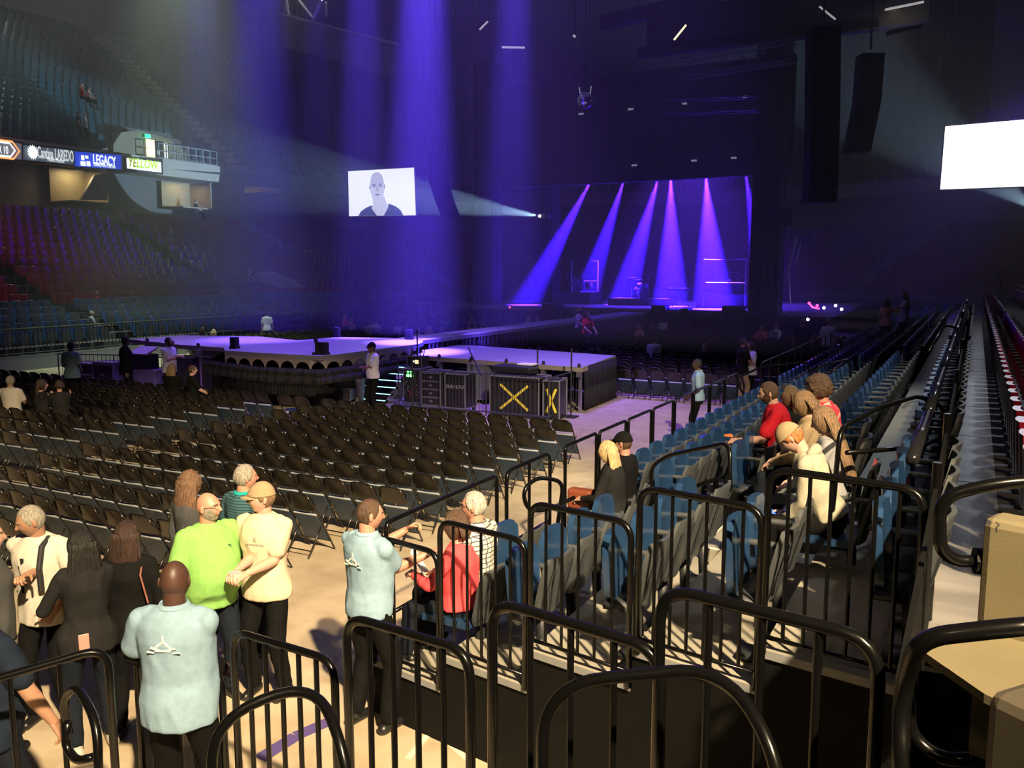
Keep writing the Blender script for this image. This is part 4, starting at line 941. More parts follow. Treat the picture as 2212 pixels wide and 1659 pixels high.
# ------------------------------------------------------------------ blue seats of the right hand riser (face -X)
def shellrows(w0, h0, h1, lean, th, n=6, m=5, y0=0.0, bulge=.03, top_r=.06):
    rows = []
    for j in range(m + 1):
        t = j / m; z = h0 + (h1 - h0) * t; w_ = w0 * (1 - .10 * (1 - t)); ins = 0
        if t > .8: ins = top_r * ((t - .8) / .2) ** 2
        if t < .2: ins = top_r * .8 * ((.2 - t) / .2) ** 2
        rows.append([((-w_ + ins) + 2 * (w_ - ins) * i / n, y0 + lean * (z - h0) - bulge * math.cos(((i / n) - .5) * PI) , z) for i in range(n + 1)])
    return rows
def slabrows(mb, rows, th, mf, mbk):
    """closed shell: front face mf, back face mbk"""
    back = [[(x, y - th, z) for x, y, z in r] for r in rows]
    n = len(rows[0])
    def grid(R_, m, flip):
        k = len(mb.v); [mb.v.extend(r) for r in R_]; i = mb.mi(m)
        for a in range(len(R_) - 1):
            for b in range(n - 1):
                f = (k + a * n + b, k + a * n + b + 1, k + (a + 1) * n + b + 1, k + (a + 1) * n + b); mb.f.append(f if not flip else f[::-1]); mb.m.append(i)
    grid(rows, mf, True); grid(back, mbk, False)
    rim = [r for r in (rows[0], rows[-1])]
    for r, q in ((rows[0], back[0]), (rows[-1], back[-1])):
        mb.loft([r, q], mbk, cap=False, closed_ring=False)
    for s in (0, -1): mb.loft([[r[s] for r in rows], [r[s] for r in back]], mbk, cap=False, closed_ring=False)
def seat_parts(mf, mbk, lowp=False, arm=True, pan_up=True):
    out = {}; n, m = (3, 3) if lowp else (8, 7)
    b = MB(); slabrows(b, shellrows(.235, .42, .86, -.24, .03, n, m, y0=-.14, bulge=.035), .028, mf, mbk); out['backrest'] = b
    if not lowp:
        g = MB()
        for i in range(-3, 4): g.tube([(i * .055 - .01, -.205 - .035 * 0, .47), (i * .055 - .005, -.24, .60), (i * .05, -.285, .78)], .006, M_SDARK, 4)
        out['back_ribs'] = g
    if lowp:
        b.tube([(-.225, -.262, .85), (0, -.29, .865), (.225, -.262, .85)], .022, mbk if mbk is not M_SGREY else mf, 6)
    p = MB()
    if pan_up: slabrows(p, [[(x, y, z) for x, y, z in r] for r in shellrows(.215, .40, .86, .07, .03, n, m, y0=.05, bulge=-.02, top_r=.08)], .05, M_SGREY if mbk is M_SGREY else mf, mf)
    else: p.box((0, .08, .43), (.45, .42, .05), mf)
    out['seat_pan'] = p
    l = MB(); l.seg((0, -.12, .0), (0, -.10, .42), .05, .06, M_SDARK); l.box((0, -.1, .02), (.18, .22, .04), M_SDARK); l.seg((0, -.1, .40), (0, .06, .40), .4, .04, M_SDARK); out['pedestal'] = l
    if arm:
        a = MB(); a.box((.25, -.02, .64), (.045, .32, .035), M_SGREY); a.seg((.25, -.12, .40), (.25, -.14, .63), .035, .04, M_SDARK); out['armrest'] = a
    return out
def make_seat(name, mf, mbk, **k):
    P = seat_parts(mf, mbk, **k); r = empty(name, (0, 0, 0))
    for kk, p in P.items():
        if kk == 'back_ribs': continue
        o = p.build(kk, parent=r, smooth=kk != 'armrest', bevel=.012 if kk == 'armrest' else 0)
        if kk == 'backrest' and 'back_ribs' in P: P['back_ribs'].build('rib', parent=o)
    return r
def low_of(P):
    q = MB()
    for kk, p in P.items():
        if kk in ('pedestal', 'armrest', 'back_ribs'): continue
        off = len(q.v); q.v += p.v; q.f += [tuple(off + j for j in f) for f in p.f]; q.m += [q.mi(p.mats[i]) for i in p.m]
    return q
BS = make_seat('riser_chair', M_SBLUE, M_SGREY)
seats = []
def in_aisle(y, al=AISLES): return any(a0 - .26 < y < a1 + .26 for a0, a1 in al)
for i in range(5):
    y = endY(PX[i]) + .24; k = 0; xs = PX[i + 1] - .20
    while y < 47:
        if not in_aisle(y):
            seats.append((xs, y, PZ[i], i, k)); k += 1; y += .515
        else:
            y += .05
seats = [s for s in seats if seen((s[0], s[1], s[2] + .5), 90)]
seats.sort(key=lambda s: s[0] ** 2 + s[1] ** 2)
index_kids(None); TAKEN = []
for j, (x, y, z, i, k) in enumerate(seats[:300]):
    o = place(BS, x, y, z, PI / 2 + random.uniform(-.03, .03), j == 0)
    tag(o, 'blue grey backed seat, %s riser row from the floor, %s from the near end' % (nth(i), nth(k)), 'seat', 'blue seats on the right riser')
blow = low_of(seat_parts(M_SBLUE, M_SGREY, lowp=True, arm=False))
if seats[300:]:
    o = merge_stuff('riser_seat_mass', blow, [(x, y, z, PI / 2) for x, y, z, i, k in seats[300:]], None); tag(o, 'distant blue riser seats at the far right', 'seats', kind='stuff')

PANM = MB(); PANM.box((0, .08, .43), (.45, .42, .05), M_SBLUE); PAN_DOWN = PANM.mesh('seat_pan')
# ------------------------------------------------------------------ red and teal seats of the bowl
def bowl_places(path, d, z, pitch, al_every, al_w, phase=0.0, shift=.25):
    pl = offset(path, d); out = []; s0 = 0
    for a, b in zip(pl[:-1], pl[1:]):
        L_ = (b - a).length; dr = (b - a).normalized(); s = 0
        ang = math.atan2(dr.y, dr.x)
        while s < L_:
            out.append((a + dr * s, ang, s0 + s)); s += pitch
        s0 += L_
    return out
def inner(path, p, d):       # arclength measured on the inner path so that aisles line up across rows
    return None
red = []; pathlen = 0
def row_seats(path, d, z, pitch, aisle_s, half, tot):
    pin = path; out = []; s0 = 0
    rows = offset(path, d)
    for i in range(len(path) - 1):
        a, b = rows[i], rows[i + 1]; L_ = (b - a).length; Li = (Vector(path[i + 1]) - Vector(path[i])).length; dr = (b - a).normalized(); n = int(L_ / pitch)
        for k in range(n):
            t = (k + .5) / n; si = s0 + Li * t
            if any(abs(si - q) < half for q in aisle_s): continue
            out.append((a.lerp(b, t), math.atan2(dr.y, dr.x), si))
        s0 += Li
    return out
PL = sum((Vector(b) - Vector(a)).length for a, b in zip(PATH[:-1], PATH[1:])); AIS = [q for q in (10.5 * k + 6 for k in range(20)) if q < PL - 15]
for k in range(NRED):
    for p, ang, s in row_seats(PATH, k * TR + .34, 0, .52, AIS, .55, 0): red.append((p.x, p.y, 1.7 + RS * k, ang + PI, k, s))
red = [r for r in red if seen((r[0], r[1], r[2] + .5), 260)]
red.sort(key=lambda s: s[0] ** 2 + s[1] ** 2 + (0 if seen((s[0], s[1], s[2] + .5), 10) else 1e6))
RSEAT = make_seat('bowl_chair', M_SRED, M_SRED, arm=False); index_kids(None)
RL = low_of(seat_parts(M_SRED, M_SRED, lowp=True, arm=False))
far_proto = RL.build('bowl_chair', smooth=True)
cnt = {}
for j, (x, y, z, a, k, s) in enumerate(red[:300]):
    d = math.hypot(x, y); side = 'right of the walkway' if x > -5 else 'across the hall'
    if d < 26: o = place(RSEAT, x, y, z, a, j == 0)
    else: o = far_proto.copy(); COL.objects.link(o); o.location = (x, y, z); o.rotation_euler = (0, 0, a)
    q = (side, k); cnt[q] = cnt.get(q, 0) + 1
    tag(o, 'red seat %s, %s row up, %s from the near end' % (side, nth(k), nth(cnt[q] - 1)), 'seat', 'red seats ' + side)
bpy.data.objects.remove(far_proto)
o = merge_stuff('red_seat_mass', RL, [(r[0], r[1], r[2], r[3]) for r in red[300:]], None); tag(o, 'mass of red seats filling the far lower bowl', 'seats', kind='stuff')
mb = MB()      # pipe in front of the near red seats: row beams
for k in range(3):
    for y in np.arange(6.2, 26, .52): mb.seg((-.05 + k * TR + .58, y, 2.35 + RS * k), (-.05 + k * TR + 1.0, y, 2.35 + RS * k), .03, .03, M_SGREY)
tag(mb.build('seat_brackets'), 'thin grey seat brackets between the red rows by the walkway', 'brackets', kind='stuff')
navy = []
for k in range(5):
    for p, ang, s in row_seats(LP, k * .9 + .6, 0, .55, [10.5 * q + 6 for q in range(6)], .6, 0): navy.append((p.x, p.y, .46 + .25 * k, ang + PI))
navy = [r for r in navy if seen((r[0], r[1], r[2] + .5), 260)]
o = merge_stuff('navy_seat_mass', blow, navy, None); tag(o, 'dark blue seats on the far riser across the floor', 'seats', kind='stuff')
teal = []
for k in range(NUP):
    for p, ang, s in row_seats(UP, 1.2 + k * .85 + .5, 0, .55, (34.4, 51.2, 17), .75, 0): teal.append((p.x, p.y, 10.6 + .53 * (k), ang + PI, k))
teal = [r for r in teal if seen((r[0], r[1], r[2] + .5), 260)]
teal = [t for t in teal if not (236 < proj((t[0], t[1], t[2] + .5))[0] < 412 and proj((t[0], t[1], t[2] + .5))[1] > 285 )]
TL = low_of(seat_parts(M_STEAL, M_STEAL, lowp=True, arm=False)); teal.sort(key=lambda s: s[0] ** 2 + s[1] ** 2 + (0 if seen((s[0], s[1], s[2] + .5), 5) else 1e6))
tp = TL.build('balcony_chair', smooth=True); cnt = {}
for x, y, z, a, k in teal[:300]:
    o = tp.copy(); COL.objects.link(o); o.location = (x, y, z); o.rotation_euler = (0, 0, a); cnt[k] = cnt.get(k, 0) + 1
    tag(o, 'teal upper deck seat, %s row from the balcony edge, %s of its row' % (nth(k), nth(cnt[k] - 1)), 'seat', 'teal seats of the upper deck')
bpy.data.objects.remove(tp)
o = merge_stuff('teal_seat_mass', TL, [(r[0], r[1], r[2], r[3]) for r in teal[300:]], None); tag(o, 'mass of teal seats rising up the upper deck', 'seats', kind='stuff')
# pale aisle stairs of the upper deck and the rail along the far floor
M_STEP = mat('pale_aisle_step', (.42, .34, .25), .7)
for q, al in enumerate((34.4, 51.2)):
    mb = MB()
    for k in range(NUP):
        rows = offset(UP, 1.2 + k * .85 + .42); s0 = 0
        for i in range(len(UP) - 1):
            Li = (Vector(UP[i + 1]) - Vector(UP[i])).length
            if s0 <= al < s0 + Li:
                p = rows[i].lerp(rows[i + 1], (al - s0) / Li); d = (rows[i + 1] - rows[i]).normalized(); mb.box((p.x, p.y, 10.75 + .53 * k), (.84, 1.15, .32), M_STEP, rot=math.atan2(d.y, d.x) - PI / 2)
            s0 += Li
    tag(mb.build('aisle_stairs'), ('pale stairs climbing the upper deck at the left edge', 'pale stairs climbing the upper deck beside the curtain edge')[q], 'stairs')
r = empty('floor_railing', (0, 0, 0), 0, 'long dark railing along the far edge of the floor', 'railing'); mb = MB()
mb.tube([(-29.9, -2, 1.5), (-29.9, 46, 1.5)], .03, M_SDARK, 5); mb.tube([(-29.9, -2, .62), (-29.9, 46, .62)], .02, M_SDARK, 5); mb.build('rails', parent=r)
mb = MB()
for y in np.arange(12, 46, .16): mb.box((-29.9, y, 1.05), (.02, .025, .9), M_SDARK)
o = mb.build('balusters', parent=r); o['kind'] = 'stuff'
mb = MB(); mb.box((-29.93, 20, .23), (.05, 50, .46), M_GREYP); mb.build('kick_board', parent=r)

# ------------------------------------------------------------------ guard rails
def guard(name, lab, a, b, z0, z1, n, post=.024, bar=.011, tubeR=.021, corner=.12, bot=.10, cat='guard rail', group=None, left=True, right=True, zb=None, bot2=None, m=None):
    """rail frame between plan points a and b; top at z1 (number or pair), standing on z0; n bars"""
    m = m or M_BLKMET; a = Vector((a[0], a[1], 0)); b = Vector((b[0], b[1], 0)); za, zbb = (z1 if isinstance(z1, tuple) else (z1, z1))
    f0 = z0 if not isinstance(z0, tuple) else z0[0]; f1 = z0 if not isinstance(z0, tuple) else z0[1]
    rt = empty(name, (a.x, a.y, f0), 0, lab, cat, group); off = Vector((a.x, a.y, f0))
    A = Vector((a.x, a.y, za)); B = Vector((b.x, b.y, zbb)); pts = []
    pts = [Vector((a.x, a.y, f0)), A, B, Vector((b.x, b.y, f1))]
    mb = MB(); mb.tube([p - off for p in rnd_path(pts, corner, 6)], tubeR, m, 12); mb.build('frame', parent=rt, smooth=True)
    mb = MB(); c0 = Vector((a.x, a.y, f0 + bot)); c1 = Vector((b.x, b.y, f1 + bot)); mb.tube([c0 - off, c1 - off], bar * 1.25, m, 8); mb.build('lower_rail', parent=rt, smooth=True)
    for k in range(1, n + 1):
        t = k / (n + 1); p = A.lerp(B, t); q = c0.lerp(c1, t); mb = MB(); mb.tube([q - off, p - off], bar, m, 8, cap=False); mb.build('bar', parent=rt, smooth=True)
    return rt
P0 = Vector((-3.6, 5.13)); ER = Vector((math.cos(R(-38) + YAW), math.sin(R(-38) + YAW)))
def on_end(px, py, p0=None, ang=-38):
    """point on the vertical plane through p0 with plan angle ang (camera frame) seen at pixel"""
    d = ray(px, py); p0 = p0 or P0; dr = Vector((math.cos(R(ang) + YAW), math.sin(R(ang) + YAW)))
    det = d.x * (-dr.y) + dr.x * d.y; t = (p0.x * (-dr.y) + dr.x * p0.y) / det
    return Vector((d.x * t, d.y * t, EYE + d.z * t))
specs = [((872, 1150), (934, 1185), 0, 2), ((950, 1130), (1135, 1168), 1, 5), ((1146, 1090), (1364, 1140), 2, 5), ((1383, 1048), (1648, 1100), 3, 6), ((1663, 1000), (1998, 1065), 4, 6)]
for (a, b, row, n) in specs:
    A = on_end(*a); B = on_end(*b); z1 = PZ[row] + 1.035
    if row == 0: A = Vector((-4.05, endY(-4.05), 0)); B = Vector((-3.36, endY(-3.36), 0))
    guard('guard_rail', 'black guard rail at the near end of the %s riser row from the floor' % nth(row), A, B, PZ[row] - .02, z1, n, group='guard rails at the riser end')
# nearer series along the stair
SP = Vector((-.0, 3.3)); SP = WD(1106, 900, 3.3); SP = Vector((SP.x, SP.y))
near = [((-330, 1560), (228, 1397), 4, .35), ((293, 1405), (478, 1452), 5, .1), ((503, 1362), (722, 1428), 5, .2), ((748, 1330), (1015, 1408), 4, .9), ((1063, 1297), (1428, 1405), 3, 1.15), ((1427, 1268), (1902, 1385), 3, 1.4)]
nl = ['black guard rail at the lower left corner, before the woman in the black sweater', 'black guard rail right before the bald usher in light blue', 'black guard rail right of the bald usher, above the painted line',
      'black guard rail in front of the legs of the usher leaning on the riser', 'black guard rail at the bottom centre, left of the dark riser wall', 'black guard rail at the bottom right, before the top riser rows']
for i, (a, b, n, z0) in enumerate(near):
    if i == 0:
        A = WD(-330, 1560, 3.9); B = WD(232, 1397, 4.35)
    elif i < 3:
        A = on_end(*a, p0=SP + Vector((0, .35 if i == 1 else .3)), ang=-34); B = on_end(*b, p0=SP + Vector((0, .35 if i == 1 else .3)), ang=-34)
    else: A = on_end(*a, p0=SP, ang=-36); B = on_end(*b, p0=SP, ang=-36)
    zt = (A.z, B.z); base = min(A.z, B.z) - 1.15
    guard('guard_rail', nl[i], A, B, max(.0, base), zt, n, bar=.0145, tubeR=.022, group='guard rails along the near stair', corner=.13)
# curved grab rails of the stair
def handrail(name, lab, pts, r=.021, corner=.2, cat='handrail'):
    rt = empty(name, pts[0], 0, lab, cat); off = Vector(pts[0]); mb = MB(); mb.tube([Vector(p) - off for p in rnd_path(pts, corner, 8)], r, M_BLKMET, 14); mb.build('tube', parent=rt, smooth=True); return rt
def drop(p, z): return Vector((p.x, p.y, z))
a, b, c = WD(1172, 1478, 2.75), WD(1560, 1440, 2.6), WD(1690, 1640, 2.3); handrail('handrail', 'thick curved black handrail loop at the bottom centre right', [drop(a, .9), a, b, c, drop(c, 1.0)], .0215, .22)
a, b, c = WD(452, 1556, 3.1), WD(680, 1468, 3.25), WD(752, 1640, 2.95); handrail('handrail', 'curved black handrail loop at the bottom, left of the leaning usher', [drop(a, .4), a, b, c, drop(c, .5)], .0215, .22)
a, b, c, d_ = WD(128, 1490, 4.1), WD(205, 1490, 3.9), WD(205, 1700, 3.7), WD(140, 1630, 4.0); handrail('handrail', 'curved black handrail hook at the lower left', [WD(150, 1580, 4.15), WD(135, 1510, 4.1), WD(165, 1478, 4.0), WD(210, 1560, 3.8), WD(214, 1720, 3.7)], .0215, .12)
handrail('handrail', 'small curved end of handrail at the lower left, below the hook', [WD(147, 1560, 4.0), WD(140, 1610, 4.0), WD(165, 1645, 3.95), WD(200, 1636, 3.9)], .0215, .06)
g = [WD(2330, 1342, 1.95), WD(2120, 1362, 2.0), WD(1985, 1378, 2.05), WD(1945, 1500, 2.15), WD(1950, 1760, 2.0)]; handrail('handrail', 'thick worn black handrail bending down at the right edge below the cream wall', g, .0235, .16)
handrail('handrail', 'curved lower end of the worn handrail at the bottom right', [WD(1958, 1490, 2.3), WD(1968, 1590, 2.3), WD(2030, 1640, 2.25), WD(2100, 1640, 2.2)], .019, .12)
g = [WD(2330, 1028, 3.0), WD(2130, 1048, 3.05), WD(2030, 1075, 3.1), WD(2030, 1185, 3.1), WD(2062, 1212, 3.1), WD(2113, 1212, 3.1)]; h = handrail('handrail', 'black handrail curling back to a bracket on the cream wall', g, .0235, .13)
mb = MB(); p = WD(2112, 1212, 3.1) - Vector(g[0]); mb.tube([p - Vector((.012, 0, 0)), p + Vector((.03, .01, 0))], .05, M_BLKMET, 14); mb.build('bracket', parent=h)
# aisle handrails on the riser (hoops at the stairs) and the tall railing along the walkway
def ap3(p, a, z): return Vector((-p, a, z))
def hoop(lab, px, d, corner=.18, r=.0185): return handrail('handrail', lab, [WD(x, y, dd) for (x, y), dd in zip(px, d)], r, corner)
hoop('hoop handrail over the aisle on the third riser row', [(1336, 1100), (1334, 960), (1480, 968), (1410, 1000), (1405, 1060), (1440, 1065), (1560, 1035)][2:] and [(1572, 1180), (1578, 955), (1440, 985), (1405, 1010), (1408, 1062), (1450, 1068), (1562, 1030)], [6.9, 7.15, 7.9, 8.1, 8.1, 8.0, 7.2], .14)
hoop('hoop handrail over the aisle on the top riser row', [(1795, 1140), (1815, 925), (1900, 880), (1985, 855), (2040, 880), (2046, 935), (1990, 965), (1830, 978)], [5.9, 6.0, 6.6, 7.2, 7.3, 7.2, 6.9, 6.1], .12)
hoop('low oval hoop rail at the front of the first aisle', [(1205, 1130), (1218, 1040), (1160, 1030), (1128, 1060), (1140, 1105), (1190, 1100), (1240, 1075)], [8.0, 8.05, 7.9, 7.75, 7.8, 7.9, 8.2], .12, .02)
hoop('dark hoop rail far along the front row near the standing girl', [(1745, 850), (1748, 780), (1650, 790), (1596, 815), (1600, 850), (1640, 855), (1700, 845)], [17.5, 17.5, 16.8, 16.2, 16.2, 16.4, 17], .25, .022)
hoop('thin hoop rail high on the far riser seats', [(1835, 870), (1838, 775), (1770, 790), (1740, 830), (1750, 850)], [14.5, 14.6, 13.6, 13.2, 13.2], .25, .02)
hoop('thin hoop rail before the walkway, far down the top rows', [(2005, 760), (2040, 700), (2075, 712), (2068, 800)], [13, 13.6, 13.8, 12.2], .2, .02)
# front rail along the floor: short frames one after another
tops = [(940, 1165, 1036, 1105), (1112, 1040, 1172, 1030), (1215, 978, 1258, 960), (1262, 955, 1300, 940), (1320, 935, 1366, 918), (1370, 912, 1400, 900), (1405, 898, 1436, 884), (1440, 882, 1472, 868), (1490, 862, 1520, 850)]
xF = -4.02; y = 8.75; k = 0
while y < 30:
    if not in_aisle(y + .4, [(17.4, 18.8), (28, 29)]):
        guard('floor_guard_rail', 'short black front rail frame between floor and riser, %s from the near aisle' % nth(k), (xF, y), (xF, y + .92), .44, 1.56, 0 if k < 12 else 0, tubeR=.02, corner=.06, bot=.35, bar=.014, group='front rail frames of the riser'); k += 1
    y += 1.02
guard('floor_guard_rail', 'black front rail frame before the seated couple in coral and plaid', (xF, 5.35), (xF, 7.15), .44, 1.56, 0, tubeR=.02, corner=.08, bot=.35, bar=.014, group='front rail frames of the riser')
guard('floor_guard_rail', 'black front rail frame at the first aisle, by the oval hoop', (xF, 7.35), (xF, 8.35), .44, 1.56, 1, tubeR=.02, corner=.12, bot=.35, bar=.018, group='front rail frames of the riser')
r = empty('walkway_railing', (-.12, 5, 1.7), 0, 'shiny black pipe railing along the walkway left of the red seats', 'railing')
M_PIPE = mat('dark_glossy_pipe', (.03, .03, .035), .18, .7)
for k, (y0, y1) in enumerate(((4.9, 6.55), (6.75, 9.6), (9.8, 14), (14.2, 20), (20.2, 28), (28.2, 40))):
    mb = MB(); mb.tube([(-.12, y0 - 5, .86), (-.12, y1 - 5, .86)], .034, M_PIPE, 14); mb.build('rail_pipe', parent=r, smooth=True)
for y in (4.9, 6.65, 9.7, 14.1, 20.1, 28.1, 40): mb = MB(); mb.tube([(0 -.0, y - 5, -.25), (0, y - 5, .86)], .024, M_BLKMET, 8); mb.build('post', parent=r)
mb = MB(); mb.box((-.0, 15, .15), (.02, 35, 1.15), M_BLKPAN); mb.build('kick_panel', parent=r)
# cream parapet on the right
def block(pts_top, zb, m, name, lab=None):
    n = len(pts_top); mb = MB(); T = pts_top; B = [Vector((p.x, p.y, zb)) for p in T]
    mb.add(T + B, [tuple(range(n)), tuple(range(2 * n - 1, n - 1, -1))] + [(i, n + i, n + (i + 1) % n, (i + 1) % n) for i in range(n)], m); return mb
c0 = WD(2122, 1118, 3.05); c1 = WD(2420, 1060, 2.75); zt = c0.z; c1.z = zt
dv = (c1 - c0).normalized(); nv = Vector((-dv.y, dv.x, 0)) * .16
mb = block([c0, c1, c1 + nv, c0 + nv], 1.72, M_CREAM, 'p'); o = struct(mb, 'wall_parapet', bevel=.03)
e0 = WD(1990, 1412, 2.9); mb = MB()
p = [WD(1995, 1408, 2.85), WD(2130, 1447, 2.55), WD(2330, 1500, 2.3), WD(2330, 1330, 2.9), WD(2110, 1330, 3.0)]
z_ = p[0].z; p = [Vector((q.x, q.y, z_)) for q in p]; mb = block(p[::-1], z_ - .03, M_CREAM, 'p'); struct(mb, 'trim_parapet_ledge')
f0 = WD(2128, 1490, 1.85); f1 = WD(2420, 1470, 1.6); f1.z = f0.z; dv = (f1 - f0).normalized(); nv = Vector((-dv.y, dv.x, 0)) * .5
mb = block([f0, f1, f1 + nv, f0 + nv], 1.2, mat('brown_capped_wall', (.07, .058, .04), .6, var=.1, scale=4), 'p'); struct(mb, 'wall_parapet_lower', bevel=.03)
mb = MB(); mb.tube([WD(2136, 1128, 3.0), WD(2136, 1129, 2.96)], .008, M_DARK, 8); mb.tube([WD(2152, 1128, 2.99), WD(2158, 1134, 2.98), WD(2152, 1140, 2.98), WD(2153, 1150, 2.98)], .003, M_DARK, 5); tag(mb.build('wall_hook'), 'tiny hook and bolt on the corner of the cream wall', 'hook')
# dark block and steps that the near rails stand on
mb = MB()
for i, (z, s) in enumerate(((1.55, 2.4), (1.30, 1.6), (1.05, .75), (.8, -.1), (.55, -.95), (.3, -1.8))):
    pass
struct(MB().box((.9, 1.9, 1.5), (1.4, 1.6, .1), M_BLKPAN), 'stair_landing')
mb = MB(); q = on_end(1935, 1440, p0=SP, ang=-36); mb.add([WD(1935, 1440, 3.6), WD(2330, 1500, 2.6), WD(2330, 1900, 2.6), WD(1935, 1900, 3.6)], [(0, 3, 2, 1)], M_BLKPAN); mb.add([WD(1935, 1440, 3.62), WD(2330, 1500, 2.62), WD(2330, 1900, 2.62), WD(1935, 1900, 3.62)], [(0, 1, 2, 3)], M_BLKPAN); struct(mb, 'wall_stair')
# ------------------------------------------------------------------ people
def cap_tube(mb, a, b, ra, rb, m, n=10, flat=None):
    """tapered limb with round ends"""
    a = Vector(a); b = Vector(b); d = (b - a)
    if d.length < 1e-5: d = Vector((0, 0, .001))
    t = d.normalized(); pts = []; rs = []
    for k in (0.05, .4, .75): s = math.sin(k * PI / 2); pts.append(a - t * ra * math.cos(k * PI / 2)); rs.append(ra * s)
    for k in (0, .33, .66, 1): pts.append(a + d * k); rs.append(ra + (rb - ra) * k)
    for k in (.75, .4, .05): pts.append(b + t * rb * math.cos(k * PI / 2)); rs.append(rb * math.sin(k * PI / 2))
    mb.tube(pts, rs, m, n)
def ik(S, T, la, lb, pole):
    S = Vector(S); T = Vector(T); d = T - S; L = d.length
    if L > (la + lb) * .995: T = S + d * ((la + lb) * .995 / L); d = T - S; L = d.length
    if L < abs(la - lb) + .02: L = abs(la - lb) + .02
    x = (la * la - lb * lb + L * L) / (2 * L); h = math.sqrt(max(0, la * la - x * x)); u = d.normalized()
    p = Vector(pole); p = (p - u * p.dot(u)).normalized(); return S + u * x + p * h, T
def remesh(mb, name, voxel, it=3, parent=None, mats=None, wr=0.0, wf=9.0, seed=0, fac=.5):
    me = mb.mesh('tmp'); o = bpy.data.objects.new('tmp', me); COL.objects.link(o)
    r = o.modifiers.new('r', 'REMESH'); r.mode = 'VOXEL'; r.voxel_size = voxel; r.use_smooth_shade = True
    s = o.modifiers.new('s', 'SMOOTH'); s.factor = fac; s.iterations = it
    dg = bpy.context.evaluated_depsgraph_get(); dg.update(); nm = bpy.data.meshes.new_from_object(o.evaluated_get(dg)); nm.name = name
    bpy.data.objects.remove(o); bpy.data.meshes.remove(me)
    nm.materials.clear()
    for m in (mats or mb.mats): nm.materials.append(m)
    if wr:
        n = len(nm.vertices); co = np.empty(n * 3); nm.vertices.foreach_get('co', co); co = co.reshape(-1, 3); no = np.empty(n * 3); nm.vertices.foreach_get('normal', no); no = no.reshape(-1, 3)
        off = Vector((seed * 3.1, seed * 1.7, 0)); dv = np.empty(n)
        for i in range(n):
            v = co[i]; q = Vector((v[0] * wf, v[1] * wf, v[2] * wf * .55)) + off
            dv[i] = 1 - 2.2 * abs(noise.noise(q)) + .5 * noise.noise(q * 2.3)
        co += no * (dv * wr)[:, None]; nm.vertices.foreach_set('co', co.ravel())
    nm.polygons.foreach_set('use_smooth', [True] * len(nm.polygons)); nm.polygons.foreach_set('material_index', [0] * len(nm.polygons)); nm.update()
    ob = bpy.data.objects.new(name, nm); COL.objects.link(ob)
    if parent: ob.parent = parent
    return ob
def join_into(ob, mb):
    """append builder geometry (own materials) to an existing mesh object"""
    me = ob.data; n = len(me.vertices); vs = [tuple(v.co) for v in me.vertices]; fs = [tuple(p.vertices) for p in me.polygons]; mi = [p.material_index for p in me.polygons]
    mats = list(me.materials); idx = []
    for m in mb.mats:
        if m not in mats: mats.append(m)
        idx.append(mats.index(m))
    nm = bpy.data.meshes.new(me.name); nm.from_pydata(vs + mb.v, [], fs + [tuple(n + j for j in f) for f in mb.f])
    for m in mats: nm.materials.append(m)
    nm.polygons.foreach_set('material_index', mi + [idx[i] for i in mb.m]); nm.polygons.foreach_set('use_smooth', [True] * len(nm.polygons)); nm.update(); ob.data = nm; bpy.data.meshes.remove(me)
g = lambda x, s: math.exp(-(x / s) ** 2)
def head_point(th, ph, fat=0.0):
    """head surface: th from crown, ph around (0 = face front +Y)"""
    x = math.sin(th) * math.sin(ph); y = math.sin(th) * math.cos(ph); z = math.cos(th)
    X, Y, Z = x * .077, y * .098, z * .118
    if Z < 0:
        t = -Z / .118; X *= 1 - (.30 - fat * .2) * t ** 1.4
        if Y < 0: Y *= 1 - .42 * t
        else: Y *= 1 - .10 * t
    if Z > .03: Y -= .008 * (Z - .03) / .09
    if y > 0:
        f = min(1, y * 1.6)
        Y += f * (.021 * g(X, .0095) * (g(Z + .022, .016) if Z > -.022 else g(Z + .022, .007)) + .010 * g(X, .008) * g(Z + .002, .022))
        Y += f * .006 * g(abs(X) - .028, .022) * g(Z - .030, .008)
        Y -= f * .010 * g(abs(X) - .031, .013) * g(Z - .012, .012)
        Y += f * .004 * g(abs(X) - .038, .016) * g(Z + .022, .016)
        Y += f * (.0055 * g(X, .022) * g(Z + .050, .010) - .004 * g(X, .022) * g(Z + .0505, .003))
        Y += f * .010 * g(X, .024) * g(Z + .094, .018)
        Y -= f * .004 * g(X, .02) * g(Z + .070, .006)
    return Vector((X, Y, Z))
